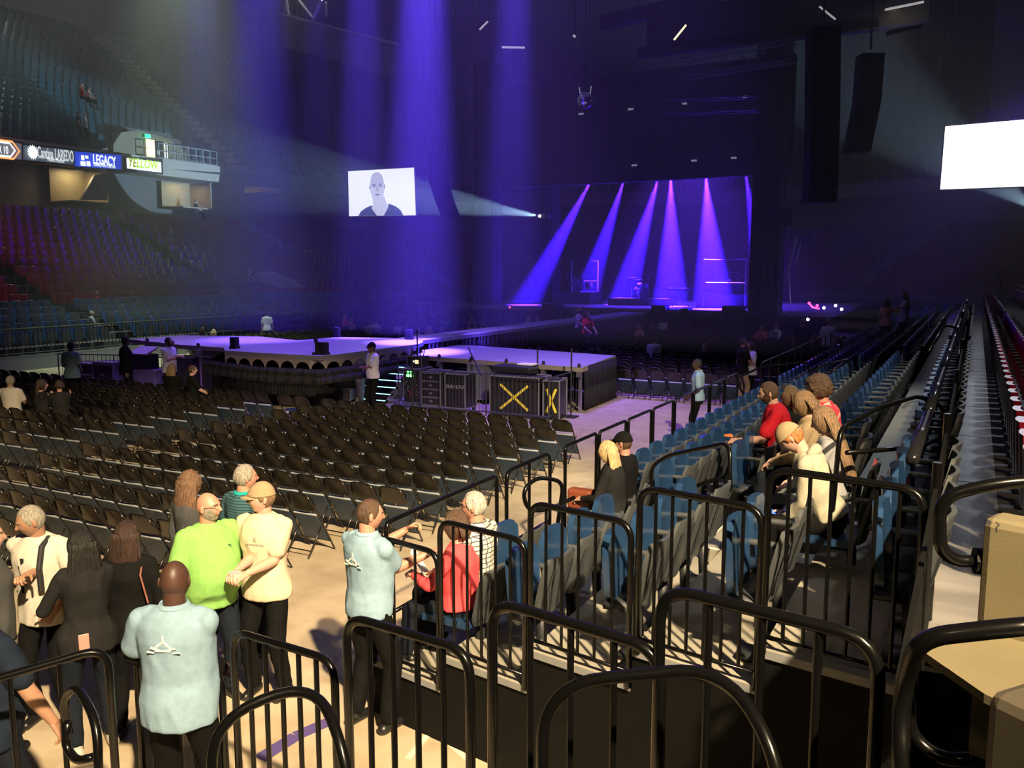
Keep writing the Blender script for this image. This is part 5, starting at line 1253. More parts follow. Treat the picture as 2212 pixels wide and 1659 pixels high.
def head_build(mb, M, skin, q, hairm=None, beard=None, brow=None, lip=None, fat=0.0, moust=False):
    nu, nv = {'hi': (76, 54), 'mid': (40, 28), 'lo': (18, 12)}[q]; V = []; F = []; Mi = []
    phs = [2 * PI * i / nu for i in range(nu)]
    if q != 'lo': phs = [p - .45 * math.sin(p) for p in phs]        # denser at the face
    for j in range(nv + 1):
        th = PI * (j + .001) / (nv + .002)
        for p in phs: V.append(head_point(th, p, fat))
    k = len(mb.v); mb.v += [tuple(M @ v) for v in V]
    si = mb.mi(skin); li = mb.mi(lip or skin); bi = mb.mi(beard) if beard else si; wi = mb.mi(brow) if brow else si
    for j in range(nv):
        for i in range(nu):
            a, b = j * nu + i, j * nu + (i + 1) % nu; c = (V[a] + V[b] + V[a + nu] + V[b + nu]) / 4; m = si
            if c.y > .05:
                if abs(c.x) < .020 and -.057 < c.z < -.044: m = li
                if 0.012 < abs(c.x) < .048 and .026 + .004 * math.cos(c.x * 60) < c.z < .036: m = wi
            if beard and ((c.y > -.005 and c.z < -.045 + .055 * min(1, max(0, (abs(c.x) - .035) / .035)) and not (abs(c.x) < .02 and -.060 < c.z < -.042)) or (c.y > .06 and abs(c.x) < .030 and -.043 < c.z < -.033)): m = bi
            mb.f.append((k + a, k + a + nu, k + b + nu, k + b)); mb.m.append(m)
    if q != 'lo':
        wt = mat('eye_white', (.75, .72, .68), .3); ir = mat('eye_dark', (.04, .03, .025), .2)
        for s in (-1, 1):
            mb.ell(M @ Vector((s * .031, .072, .012)), (.0115, .0115, .0085), wt, 10, 8, M.to_3x3()); mb.ell(M @ Vector((s * .031, .0795, .012)), (.0055, .005, .0060), ir, 8, 6, M.to_3x3())
    for s in (-1, 1):
        e = Matrix.Rotation(s * .35, 3, 'Z'); mb.ell(M @ Vector((s * .078, -.008, .0)), (.009, .019, .031), skin, 8, 8, M.to_3x3() @ e)
def hair_build(mb, M, m, kind, q, length=.3, seed=1):
    nu, nv = {'hi': (72, 44), 'mid': (40, 26), 'lo': (18, 12)}[q]; V = []; lim = {}
    vol = {'short': .010, 'buzz': .004, 'long': .020, 'curly': .032, 'mop': .030, 'bob': .024, 'tail': .012}[kind]
    def low(ph):   # lowest hair z on the head as a function of direction, 0 = front
        a = abs((ph + PI) % (2 * PI) - PI)
        if kind in ('short', 'buzz', 'tail'): return .078 if a < .75 else (.078 - (a - .75) * .16 if a < 1.25 else (-.012 if a < 1.75 else -.062))
        if kind == 'mop': return .052 if a < .9 else (.052 - (a - .9) * .2 if a < 1.3 else -.06)
        return .075 if a < .62 else (.075 - (a - .62) * .32 if a < 1.1 else -.10)
    k = len(mb.v); keep = []
    for j in range(nv + 1):
        th = PI * .78 * (j + .001) / nv
        for i in range(nu):
            ph = 2 * PI * i / nu; p = head_point(th, ph); n = Vector((p.x / .077 ** 2, p.y / .098 ** 2, p.z / .118 ** 2)).normalized(); lo_ = low(ph); ok = p.z > lo_; keep.append(ok)
            e = min(1.0, max(0.0, (p.z - lo_) / .02)); r = vol * (.35 + .65 * e)
            if kind in ('curly', 'mop'): r *= 1 + .45 * noise.noise(p * 60 + Vector((seed, 0, 0))) + .25 * noise.noise(p * 120)
            elif kind in ('long', 'bob', 'tail'): r *= 1 + .25 * noise.noise(Vector((ph * 9, p.z * 8, seed)))
            else: r *= 1 + .3 * noise.noise(p * 90)
            if not ok: r = -.006
            V.append(p + n * r)
    mb.v += [tuple(M @ v) for v in V]; mi = mb.mi(m)
    for j in range(nv):
        for i in range(nu):
            a, b = j * nu + i, j * nu + (i + 1) % nu
            if keep[a] or keep[b] or keep[a + nu] or keep[b + nu]: mb.f.append((k + a, k + a + nu, k + b + nu, k + b)); mb.m.append(mi)
    if kind in ('long', 'curly', 'bob', 'tail'):
        n = {'hi': 64, 'mid': 36, 'lo': 16}[q]; rows = []; up = M.to_3x3().inverted() @ Vector((0, 0, 1)); R_ = 12 if q != 'lo' else 5
        for j in range(R_ + 1):
            t = j / R_; z = .05 - (length + .02) * t; row = []
            if kind == 'tail': w_, dth, yc = .028 * (1 - .5 * t) + .01, .026 * (1 - .5 * t) + .006, -.115 - .02 * math.sin(t * PI); z = .05 - length * t
            else: w_, dth, yc = .098 + .030 * math.sin(min(1, t * 1.2) * PI / 2) - .035 * max(0, t - .75) / .25, .072 - .022 * t, -.040 - .035 * math.sin(min(1, t * 1.4) * PI / 2)
            if kind == 'curly': w_ += .015; dth += .015
            for i in range(n):
                ph = 2 * PI * i / n; rr = 1 + (.07 if kind != 'curly' else .16) * noise.noise(Vector((math.cos(ph) * 6, math.sin(ph) * 6 + seed, z * (4 if kind != 'curly' else 26)))) + .035 * math.sin(ph * 17 + 3 * noise.noise(Vector((ph, z * 6, seed))))
                x = math.sin(ph) * w_ * rr; y = yc + math.cos(ph) * dth * rr
                if math.cos(ph) > 0 and kind != 'tail': y -= math.cos(ph) * dth * .8
                row.append(M @ Vector((x, y, z + (.02 * noise.noise(Vector((ph * 3, seed, 5))) if j == R_ else 0))))
            rows.append(row)
        mb.loft(rows, m)
def cap_build(mb, M, m, back=False, brimm=None):
    nu, nv = 32, 12; k = len(mb.v); mi = mb.mi(m); s = -1 if back else 1
    for j in range(nv + 1):
        th = PI * .50 * j / nv
        for i in range(nu):
            p = head_point(th + .001, 2 * PI * i / nu); n = Vector((p.x / .077 ** 2, p.y / .098 ** 2, p.z / .118 ** 2)).normalized(); v = p + n * .014; v.z = max(v.z, .028) + .004; mb.v.append(tuple(M @ v))
    for j in range(nv):
        for i in range(nu): a, b = k + j * nu + i, k + j * nu + (i + 1) % nu; mb.f.append((a, a + nu, b + nu, b)); mb.m.append(mi)
    rows = []
    for j in range(5):
        t = j / 4; rows.append([M @ Vector((.072 * math.sin(a) * (1 - .1 * t), s * (.085 * math.cos(a) * 1.0 + .075 * t * math.cos(a * .75)), .036 - .012 * t - .012 * (abs(math.sin(a)) ** 2))) for a in [(-1.25 + 2.5 * i / 12) for i in range(13)]])
    mb.loft(rows, brimm or m, cap=False, closed_ring=False); mb.loft([[p + M.to_3x3() @ Vector((0, 0, -.005)) for p in r] for r in rows], brimm or m, cap=False, closed_ring=False)
def hand_build(mb, W_, D, N, skin, side, curl=.5, s=1.0, q='hi'):
    """W_ wrist point, D direction of the hand, N back-of-hand normal, thumb on side*cross"""
    D = D.normalized(); N = (N - D * N.dot(D)).normalized(); S_ = D.cross(N).normalized() * side
    n = 8 if q == 'hi' else 5
    for t in (-1, -.33, .33, 1): cap_tube(mb, W_ + S_ * t * .018 * s, W_ + D * .085 * s + S_ * t * .030 * s, .015 * s, .0125 * s, skin, n)
    for t, L_ in ((1.25, .066), (.42, .076), (-.42, .071), (-1.25, .056)):
        p = W_ + D * .086 * s + S_ * t * .0265 * s; d = D.copy(); c = curl * (1 + .12 * t * 0 + .15 * (t < 0))
        for sg, fr in ((0, .45), (1, .32), (2, .23)):
            d = (Matrix.Rotation(c * (.55, .75, .5)[sg] * 1.6, 3, N.cross(D)) @ d).normalized(); e = p + d * L_ * fr * 1.15 * s; cap_tube(mb, p, e, (.0092, .0085, .0078)[sg] * s, (.0088, .008, .007)[sg] * s, skin, n); p = e
    p = W_ + D * .022 * s + S_ * .026 * s; d = (D * .62 + S_ * .75 - N * .25).normalized(); e = p + d * .045 * s; cap_tube(mb, p, e, .0145 * s, .0115 * s, skin, n); d2 = (d + D * .7 - N * .35 * (1 + curl)).normalized(); f = e + d2 * .034 * s; cap_tube(mb, e, f, .011 * s, .010 * s, skin, n); d3 = (d2 + D * .4 - N * .3 * curl).normalized(); cap_tube(mb, f, f + d3 * .024 * s, .010 * s, .0085 * s, skin, n)
SKIN = lambda n, c: mat('skin_' + n, c, .48, bump=.06, bscale=300)
SK = {'fair': SKIN('fair', (.50, .29, .22)), 'ruddy': SKIN('ruddy', (.46, .22, .15)), 'tan': SKIN('tan', (.36, .19, .12)), 'dark': SKIN('dark', (.065, .030, .020)), 'brown': SKIN('brown', (.13, .06, .035)), 'pale': SKIN('pale', (.60, .34, .24))}
LIP = mat('lips', (.42, .12, .09), .4)
def HM(n, c): return mat('hair_' + n, c, .55, var=.5, scale=30, stretch=(3, 3, .35), bump=.7, bscale=50)
H = {'grey': HM('grey', (.28, .25, .20)), 'black': HM('black', (.008, .006, .005)), 'dkbrown': HM('dark_brown', (.028, .012, .007)), 'brown': HM('brown', (.075, .040, .022)), 'auburn': HM('auburn_curls', (.15, .08, .045)), 'blond': HM('blond', (.55, .38, .19)), 'ltbrown': HM('light_brown', (.20, .12, .06)), 'white': HM('white', (.36, .34, .30)), 'orange': HM('ginger', (.35, .13, .04))}
def CL(n, c, r=.85, **k): return mat('cloth_' + n, c, r, var=.06, scale=30, bump=.15, bscale=160, spec=.12, **k)
CLR = dict(polo=CL('light_blue_polo', (.22, .33, .42)), green=CL('lime_green', (.21, .43, .11)), beige=CL('cream_tee', (.60, .47, .33)), white=CL('white_tee', (.55, .50, .42)), blk=CL('black', (.005, .005, .005)), trou=CL('black_trousers', (.004, .004, .004)), jean=CL('dark_jeans', (.008, .011, .017)), navy=CL('navy', (.010, .016, .028)), coral=CL('coral', (.62, .07, .08)), red=CL('red', (.45, .012, .025)), hood=CL('cream_hoodie', (.36, .33, .25)), charc=CL('charcoal', (.015, .0145, .015)), grey=CL('grey', (.06, .06, .062)), wht2=CL('white_cotton', (.62, .62, .64)), pink=CL('pink', (.80, .17, .17)), mint=CL('mint', (.28, .45, .42)), tealc=CL('teal', (.01, .32, .30)), greyjean=CL('grey_jeans', (.13, .16, .17)), ltgrey=CL('light_grey', (.3, .3, .31)), peach=CL('peach', (.7, .33, .22)), khaki=CL('khaki', (.30, .22, .13)), shoe=mat('black_shoe', (.008, .008, .008), .4), shoew=mat('pale_shoe', (.45, .42, .38), .6))
def patt(name, base, line, kind):
    if name in MATS: return MATS[name]
    m = mat(name, base, .85); nt = m.node_tree; N = nt.nodes; L = nt.links; b = N['Principled BSDF']; tc = N.new('ShaderNodeTexCoord'); sp = N.new('ShaderNodeSeparateXYZ'); L.new(tc.outputs['Object'], sp.inputs[0])
    def stripe(out, f, w_):
        a = N.new('ShaderNodeMath'); a.operation = 'MULTIPLY'; a.inputs[1].default_value = f; L.new(out, a.inputs[0]); c = N.new('ShaderNodeMath'); c.operation = 'FRACT'; L.new(a.outputs[0], c.inputs[0])
        d = N.new('ShaderNodeMath'); d.operation = 'LESS_THAN'; d.inputs[1].default_value = w_; L.new(c.outputs[0], d.inputs[0]); return d.outputs[0]
    mx = N.new('ShaderNodeMix'); mx.data_type = 'RGBA'; mx.inputs[6].default_value = (*base, 1); mx.inputs[7].default_value = (*line, 1)
    if kind == 'h': L.new(stripe(sp.outputs[2], 42, .3), mx.inputs[0])
    elif kind == 'plaid':
        q = N.new('ShaderNodeMath'); q.operation = 'MAXIMUM'; L.new(stripe(sp.outputs[2], 26, .22), q.inputs[0]); ad = N.new('ShaderNodeMath'); ad.operation = 'ADD'; L.new(sp.outputs[0], ad.inputs[0]); L.new(sp.outputs[1], ad.inputs[1]); L.new(stripe(ad.outputs[0], 30, .2), q.inputs[1]); L.new(q.outputs[0], mx.inputs[0])
    else:
        n = N.new('ShaderNodeTexNoise'); n.inputs['Scale'].default_value = 22; L.new(tc.outputs['Object'], n.inputs[0]); r = N.new('ShaderNodeMath'); r.operation = 'GREATER_THAN'; r.inputs[1].default_value = .56; L.new(n.outputs[0], r.inputs[0]); L.new(r.outputs[0], mx.inputs[0])
    L.new(mx.outputs[2], b.inputs['Base Color']); return m
CLR['stripe'] = patt('cloth_teal_stripe', (.03, .095, .11), (.008, .022, .028), 'h'); CLR['plaid'] = patt('cloth_plaid', (.62, .56, .46), (.05, .045, .05), 'plaid'); CLR['floral'] = patt('cloth_red_floral', (.60, .03, .05), (.72, .40, .35), 'n')

NP = [0]
def person(loc, face, label, h=1.75, sit=None, q='mid', skin='fair', hair=('short', 'brown'), hl=.3, shirt='white', sleeve='short', trousers='jean', heavy=0.0, lean=0.0, side=0.0, hyaw=0.0, hpitch=0.0, htilt=0.0,
           LH=None, RH=None, LP=(0.6, -1, -.3), RP=(-0.6, -1, -.3), LF=None, RF=None, curl=.5, cap=None, capback=False, beard=None, fem=False, collar=None, shoe='shoe', glasses=False, tuck=False, group=None, handN=None, scarf=False, under=None, shoulder=0.0):
    """face: degrees clockwise from straight away from the camera. hand targets are in body space (x right, y forward, z up) for a 1.75 m figure"""
    NP[0] += 1; seed = NP[0]; s = h / 1.75; rz = YAW - R(face)
    rt = empty('person', loc, rz, label, 'person', group); rt.scale = (s, s, s)
    skm = SK[skin]; vx = {'hi': (.0085, .011), 'mid': (.013, .017), 'lo': (.022, .028)}[q]; nl = {'hi': 12, 'mid': 10, 'lo': 7}[q]
    seatz = (sit / s) if sit else None
    pz = .95 if not sit else seatz + .10
    pel = Vector((0, 0, pz)); sp = Vector((math.sin(side), math.sin(lean), math.cos(lean) * math.cos(side))).normalized()
    X = Vector((1, 0, 0)); F = sp.cross(X).normalized() * -1; F = Vector((0, 1, 0)) - sp * sp.y; F.normalize(); X = F.cross(sp)
    sw = (.158 if fem else .180) + .012 * heavy
    chest = pel + sp * .50; nb = pel + sp * .545 + F * .005
    SL, SR = chest - X * sw - sp * .030, chest + X * sw - sp * .030
    hc = nb + sp * .135 + F * (.025 + .05 * max(0, hpitch * -1)) 
    Rm = Matrix((X, F, sp)).transposed(); Hm = Rm @ Matrix.Rotation(-hyaw, 3, 'Z') @ Matrix.Rotation(-hpitch * -1 if False else hpitch, 3, 'X') @ Matrix.Rotation(htilt, 3, 'Y')
    M = Matrix.Translation(hc) @ Hm.to_4x4(); M = M @ Matrix.Scale(1.0, 4)
    def B(v): return pel + X * v[0] + F * v[1] + sp * (v[2] - .95)
    def default(sd): return B((sd * (sw + .09 + .05 * heavy), .04 + .02 * heavy, .86 if not sit else .92))
    TL = B(LH) if LH else (default(-1) if not sit else pel + Vector((-.14, .36, .10))); TR_ = B(RH) if RH else (default(1) if not sit else pel + Vector((.14, .36, .10)))
    UA, FA = .285, .255
    EL, TL = ik(SL, TL, UA, FA, X * -LP[0] + F * LP[1] + sp * LP[2]); ER_, TR_ = ik(SR, TR_, UA, FA, X * -RP[0] + F * RP[1] + sp * RP[2])
    hipL, hipR = pel + Vector((-.092 - .012 * heavy, 0, -.03)), pel + Vector((.092 + .012 * heavy, 0, -.03)); TH, SH = .44, .42
    if sit:
        aL = Vector(LF) if LF else Vector((-.13, .50, .085)); aR = Vector(RF) if RF else Vector((.13, .46, .085)); fz = pz - .10 - .45
        aL.z += fz; aR.z += fz; kp = Vector((0, .6, 1))
    else:
        aL = Vector(LF) if LF else Vector((-.13, .0, .085)); aR = Vector(RF) if RF else Vector((.13, .03, .085)); kp = Vector((0, 1, .1))
    KL, aL = ik(hipL, aL, TH, SH, kp + Vector((-.15, 0, 0))); KR, aR = ik(hipR, aR, TH, SH, kp + Vector((.15, 0, 0)))
    hv = heavy
    def rings(inf, z0=-.10, z1=.56, n=None):
        n = n or {'hi': 26, 'mid': 20, 'lo': 12}[q]; prof = [(-.12, .13, .095, 0), (-.05, .165, .115, 0), (.02, .165 + .02 * fem + .03 * hv, .118 + .05 * hv, .0 + .03 * hv), (.14, (.132 if fem else .148) + .055 * hv, .102 + .085 * hv, .01 + .055 * hv), (.27, (.138 if fem else .160) + .04 * hv, .112 + .055 * hv, .012 + .035 * hv),
                (.38, (.150 if fem else .178) + .02 * hv, .118 + .025 * hv + .015 * fem, .012), (.46, (.155 if fem else .182) + .01 * hv, .105, .0), (.515, (.115 if fem else .130), .080, -.005), (.56, .060, .058, .0)]
        out = []
        for z, rx, ry, yo in prof:
            if z < z0 - .001 or z > z1 + .001: continue
            c = pel + sp * z + F * yo
            if z < 0: c = pel + Vector((0, 0, z)) + F * yo
            ff = inf + (.024 if (z < -.04 and inf > .012) else (.010 if z < .03 and inf > .012 else 0)) * (.5 if tuck else 1)
            if z < -.1 and inf > .012: rx += .030; ry += .018
            out.append([c + X * (rx + ff) * math.cos(2 * PI * k / n) + F * (ry + ff) * math.sin(2 * PI * k / n) for k in range(n)])
        return out
    # skin body
    mb = MB(); mb.loft(rings(-.012), skm); cap_tube(mb, nb - sp * .05, hc - Hm @ Vector((0, .02, .04)), .060 + .008 * hv - .008 * fem, .054 + .006 * hv - .006 * fem, skm, nl)
    ar = 1 + .12 * hv - .12 * fem
    for S_, E_, T_ in ((SL, EL, TL), (SR, ER_, TR_)):
        cap_tube(mb, S_, E_, .052 * ar, .042 * ar, skm, nl); cap_tube(mb, E_, E_.lerp(T_, .35), .042 * ar, .042 * ar, skm, nl); cap_tube(mb, E_.lerp(T_, .3), T_, .042 * ar, .026 * ar, skm, nl)
    for hp_, K_, A_ in ((hipL, KL, aL), (hipR, KR, aR)): cap_tube(mb, hp_, K_, .078, .054, skm, nl); cap_tube(mb, K_, A_, .054, .036, skm, nl)
    if q == 'lo':
        for S_, T_, sd, E_ in ((SL, TL, 1, EL), (SR, TR_, -1, ER_)): hand_build(mb, T_, (T_ - E_), sp, skm, sd, curl, 1.0, q)
    body = remesh(mb, 'body', vx[0], 2, rt, [skm])
    mb = MB()
    if q != 'lo':
        hm = MB()
        for k_, (S_, T_, sd, E_) in enumerate(((SL, TL, 1, EL), (SR, TR_, -1, ER_))):
            d = (T_ - E_).normalized(); Nn = (Vector(handN[k_]) if handN else (F * .4 - X * sd * 1.0 * (1 if abs(d.z) > .6 else .2) + sp * (.9 if abs(d.z) < .6 else .1)))
            hand_build(hm, T_ + d * .004, d, Nn, skm, sd, curl, 1.0 - .08 * fem, q)
        ho = remesh(hm, 'hand', .0042 if q == 'hi' else .006, 1, None, [skm]); me = ho.data; k = len(mb.v)
        mb.v += [tuple(v.co) for v in me.vertices]; mb.f += [tuple(k + j for j in p.vertices) for p in me.polygons]; mb.m += [mb.mi(skm)] * len(me.polygons); bpy.data.objects.remove(ho)
    hk, hcol = (hair if hair else (None, 'brown')); hm_ = H[hcol]
    head_build(mb, M, skm, q, beard=H[beard] if beard else None, brow=hm_ if hair else H['brown'], lip=LIP if skin not in ('dark', 'brown') else skm, fat=hv)
    join_into(body, mb)
    if hair:
        mb = MB(); hair_build(mb, M, hm_, hk, q, hl, seed); o = mb.build('hair', parent=rt, smooth=True)
    if cap: mb = MB(); cap_build(mb, M, CLR[cap], capback); mb.build('cap', parent=rt, smooth=True)
    if glasses:
        mb = MB(); gm = mat('glasses_frame', (.05, .04, .035), .3)
        for sd in (-1, 1):
            mb.tube([M @ Vector((sd * .031 + .023 * math.cos(a), .094, .010 + .016 * math.sin(a))) for a in [2 * PI * i / 14 for i in range(14)]], .0016, gm, 5, closed=True); mb.tube([M @ Vector((sd * .054, .092, .014)), M @ Vector((sd * .080, .02, .014)), M @ Vector((sd * .080, -.02, .006))], .0018, gm, 5)
        mb.tube([M @ Vector((-.008, .1, .014)), M @ Vector((.008, .1, .014))], .0016, gm, 5); mb.build('glasses', parent=rt)
    # trousers
    tm = CLR[trousers]; mb = MB(); rr = rings(.008, -.12, .14 if not tuck else .16)[:4]; mb.loft(rr, tm)
    for hp_, K_, A_ in ((hipL, KL, aL), (hipR, KR, aR)):
        cap_tube(mb, hp_, K_, .090 + .012 * hv - .004 * fem, .070 + .006 * hv, tm, nl + 2); cap_tube(mb, K_, A_ + (K_ - A_).normalized() * .03, .070 + .006 * hv, .052 if fem else .060, tm, nl + 2)
    remesh(mb, 'trousers', vx[1], 2, rt, [tm], wr={'hi': .006, 'mid': .004, 'lo': 0}[q], wf=11, seed=seed)
    for hp_, K_, A_ in ((hipL, KL, aL), (hipR, KR, aR)):
        mb = MB(); f = Vector((0, 1, 0)); b0 = A_ + Vector((0, 0, -.045)); cap_tube(mb, b0 - f * .045, b0 + f * .13 + Vector((0, 0, -.008)), .044, .036, CLR[shoe], 10); cap_tube(mb, b0 + Vector((0, 0, .0)), b0 + Vector((0, 0, .05)), .044, .042, CLR[shoe], 10)
        base = min(v[2] for v in mb.v); fl = b0.z - .04; mb.v = [(v[0] * 1, v[1], max(v[2], fl)) for v in mb.v]; mb.build('shoe', parent=rt, smooth=True)
    # shirt
    sm = CLR[shirt]; mb = MB(); inf = .016 + .004 * hv; z0 = -.12 if not tuck and not sit else (-.05 if not sit else .01)
    mb.loft(rings(inf + (.004 if not tuck else 0), z0, .515) + [[nb + X * (.066 + inf * .3) * math.cos(2 * PI * k / len(rings(0)[0])) + F * (.062 + inf * .3) * math.sin(2 * PI * k / len(rings(0)[0])) + sp * .012 for k in range(len(rings(0)[0]))]], sm)
    for S_, E_, T_ in ((SL, EL, TL), (SR, ER_, TR_)):
        S2 = S_.lerp(nb, .25)
        if sleeve == 'short': cap_tube(mb, S2, S_.lerp(E_, .15), .060, .062 * ar, sm, nl + 2); cap_tube(mb, S_, S_.lerp(E_, .70), .062 * ar, .070 * ar, sm, nl + 2)
        else:
            cap_tube(mb, S2, S_, .060, .060 * ar, sm, nl + 2); cap_tube(mb, S_, E_, .060 * ar, .053 * ar, sm, nl + 2); cap_tube(mb, E_, E_.lerp(T_, .93), .056 * ar, .038 * ar, sm, nl + 2)
    so = remesh(mb, 'shirt' if sleeve == 'short' else 'sweater', vx[1], 7 if q == 'hi' else 3, rt, [sm], wr={'hi': .0075, 'mid': .005, 'lo': 0}[q], wf=8.5, seed=seed + 50)
    if under:
        mb = MB()
        for S_, E_, T_ in ((SL, EL, TL), (SR, ER_, TR_)): cap_tube(mb, S_.lerp(E_, .5), E_, .054 * ar, .050 * ar, CLR[under], nl + 2); cap_tube(mb, E_, E_.lerp(T_, .5 if under == 'blk' else .9), .050 * ar, .045 * ar, CLR[under], nl + 2)
        remesh(mb, 'undersleeves', vx[1], 1, rt, [CLR[under]])
    if collar:
        mb = MB(); n = 24; rows = []
        for dz, e in ((-.012, .010), (.022, .006), (.030, .012), (.006, .024)): rows.append([nb + X * (.064 + e) * math.cos(2 * PI * k / n) + F * (.062 + e) * math.sin(2 * PI * k / n) + sp * (dz - (.02 if math.sin(2 * PI * k / n) > .8 else 0)) for k in range(n)])
        mb.loft(rows, CLR[collar], cap=False); mb.build('collar', parent=rt, smooth=True)
    if scarf:
        mb = MB(); mb.tube([nb + X * .09 * math.cos(a) + F * .085 * math.sin(a) + sp * .02 for a in [2 * PI * i / 16 for i in range(16)]], .04, CLR['grey'], 8, closed=True); mb.build('scarf', parent=rt, smooth=True)
    return dict(root=rt, LH=TL, RH=TR_, M=M, pel=pel, X=X, F=F, sp=sp, nb=nb, chest=chest, s=s, EL=EL, ER=ER_, shirt=so, SL=SL, SR=SR, KL=KL, KR=KR)
def world_of(P, v):
    rt = P['root']; M = Matrix.Translation(rt.location) @ Matrix.Rotation(rt.rotation_euler.z, 4, 'Z') @ Matrix.Scale(P['s'], 4); return M @ Vector(v)
def stand(px, py, h, face, label, z=0.0, **k):
    p = W(px, py, z + h); return person((p.x, p.y, z), face, label, h=h, **k)
def seat_at(px, py, zf, face, label, ht=1.29, h=1.75, row=None, **k):
    """seated; head top seen at the pixel; zf floor level"""
    s = h / 1.75; top = zf + (.45 + .10 * s) + (.545 + .135 + .118) * s * math.cos(k.get('lean', 0)); p = W(px, py, top); l = k.get('lean', 0)
    d = Vector((math.sin(R(face)) , math.cos(R(face)))); wd = Vector((d.x * math.cos(YAW) - d.y * math.sin(YAW), d.x * math.sin(YAW) + d.y * math.cos(YAW))); off = wd * (math.sin(l) * .68 * s)
    return person((p.x - off.x, p.y - off.y, zf), face, label, h=h, sit=.45, **k)
FS = -61.7     # facing of the riser seats

# --- near figures on the floor
A_ = stand(790, 1080, 1.83, 38, 'standing usher in light blue polo, seen from behind, hands raised over the riser rail', q='hi', skin='ruddy', hair=('buzz', 'brown'), shirt='polo', trousers='trou', collar='polo', heavy=.35, under=None, tuck=True, hyaw=.5, hpitch=-.1,
           LH=(-.02, .42, 1.42), RH=(.26, .36, 1.30), LP=(.8, -.2, -1), RP=(.9, -.3, -1), LF=(-.14, -.03, .085), RF=(.15, .03, .085), curl=.9)
B_ = stand(370, 1215, 1.86, 4, 'bald usher in light blue polo with black undersleeves, back to the camera, lower left', q='hi', skin='dark', hair=None, shirt='polo', trousers='trou', collar='polo', heavy=.6, under='trou', hyaw=-.15, LH=(-.16, .24, 1.02), RH=(.16, .24, 1.02), LP=(1.4, -.6, -.4), RP=(1.4, -.6, -.4))
C_ = stand(445, 1063, 1.78, 134, 'bald man with glasses in a lime green tee, facing right', q='hi', skin='ruddy', hair=None, shirt='green', trousers='jean', heavy=.9, hyaw=-.55, hpitch=.06, beard='grey', glasses=True, LH=(-.33, .10, .92), RH=(.33, .05, .88), curl=.6)
D_ = stand(568, 1042, 1.83, -165, 'young man in tan cap and cream tee, head turned left, holding a small card', q='hi', skin='fair', hair=('short', 'ltbrown'), shirt='beige', trousers='trou', cap='khaki', hyaw=.85, LH=(-.04, .34, 1.13), RH=(.05, .33, 1.14), LP=(.35, -1, -.8), RP=(.35, -1, -.8), shoe='shoe', curl=.8)
E_ = stand(523, 1005, 1.80, 35, 'grey haired man in a teal striped polo, seen from behind', q='hi', skin='ruddy', hair=('short', 'grey'), shirt='stripe', trousers='jean', collar='tealc', heavy=.5, hyaw=.4, RH=(.30, .14, .98))
F_ = stand(405, 1022, 1.64, 20, 'woman with big auburn curls behind the green shirt man', q='mid', skin='fair', hair=('curly', 'auburn'), hl=.34, shirt='grey', sleeve='long', fem=True)
G_ = stand(85, 1080, 1.80, -175, 'grey cropped man in a white printed tee with black strap, looking down left', q='hi', skin='tan', hair=('buzz', 'grey'), shirt='white', trousers='trou', hyaw=.85, hpitch=-.25, lean=.10, heavy=.15, RH=(-.06, .26, 1.30), LH=(-.20, .20, 1.0), RP=(1, -.3, -1), LP=(1.2, -.4, -.4), curl=1.0)
H_ = stand(175, 1150, 1.68, -38, 'woman with long dark hair in a charcoal sweater, one hand raised', q='hi', skin='pale', hair=('long', 'black'), hl=.42, shirt='charc', sleeve='long', trousers='jean', fem=True, LH=(-.16, .30, 1.22), RH=(.02, .26, 1.02), shoe='shoew', hyaw=-.1)
I_ = stand(270, 1130, 1.68, -8, 'woman with long dark brown hair in a black top, thin strap over her shoulder', q='hi', skin='fair', hair=('long', 'dkbrown'), hl=.42, shirt='blk', sleeve='long', trousers='trou', fem=True, heavy=.3, hyaw=.1)
J_ = stand(-38, 1128, 1.74, 60, 'person in a grey hooded jacket cut off by the left edge', q='mid', skin='fair', hair=('long', 'brown'), hl=.3, shirt='grey', sleeve='long', trousers='jean', heavy=.2, fem=True)
K_ = stand(-62, 1262, 1.80, 20, 'person in a dark navy shirt at the lower left corner, bare forearm hanging down', q='hi', skin='tan', hair=('short', 'brown'), shirt='navy', trousers='jean', heavy=.6, RH=(.34, .16, .93))
# things they hold or wear
def small(name, lab, cat, c, d, m, rot=0.0, tilt=0.0, bevel=.002):
    mb = MB(); mb.box((0, 0, 0), d, m); o = mb.build(name, bevel=bevel); o.location = c; o.rotation_euler = (tilt, 0, rot); return tag(o, lab, cat)
p = world_of(D_, D_['LH'].lerp(D_['RH'], .5) + Vector((0, .09, .02))); small('card', 'small white card in the hands of the man with the tan cap', 'card', p, (.09, .004, .055), mat('card_white', (.85, .8, .78), .5), .6, .6)
p = world_of(H_, H_['pel'] + Vector((-.06, -.162, .0))); small('phone', 'rose gold phone in the back pocket of the woman in the charcoal sweater', 'phone', p, (.07, .01, .13), mat('rose_gold', (.75, .36, .30), .3, .4), H_['root'].rotation_euler.z, -.1, .004)
def strap(P, pts, w_, m, name, wd=.004):
    mb = MB()
    for a, b in zip(pts[:-1], pts[1:]): mb.seg(a, b, w_, wd, m)
    return mb.build(name, parent=P['root'])
st_m = mat('strap_black', (.012, .011, .011), .7)
def front(P, x, z, off=.0): return P['pel'] + P['X'] * x + P['sp'] * z + P['F'] * off
mb = MB(); mb.tube([front(G_, -.11, .20, .19), front(G_, -.10, .36, .17), front(G_, -.095, .50, .10), front(G_, -.095, .535, .02), front(G_, -.10, .50, -.09), front(G_, -.11, .30, -.15)], .022, st_m, 8); mb.build('shoulder_strap', parent=G_['root'])
mb = MB()
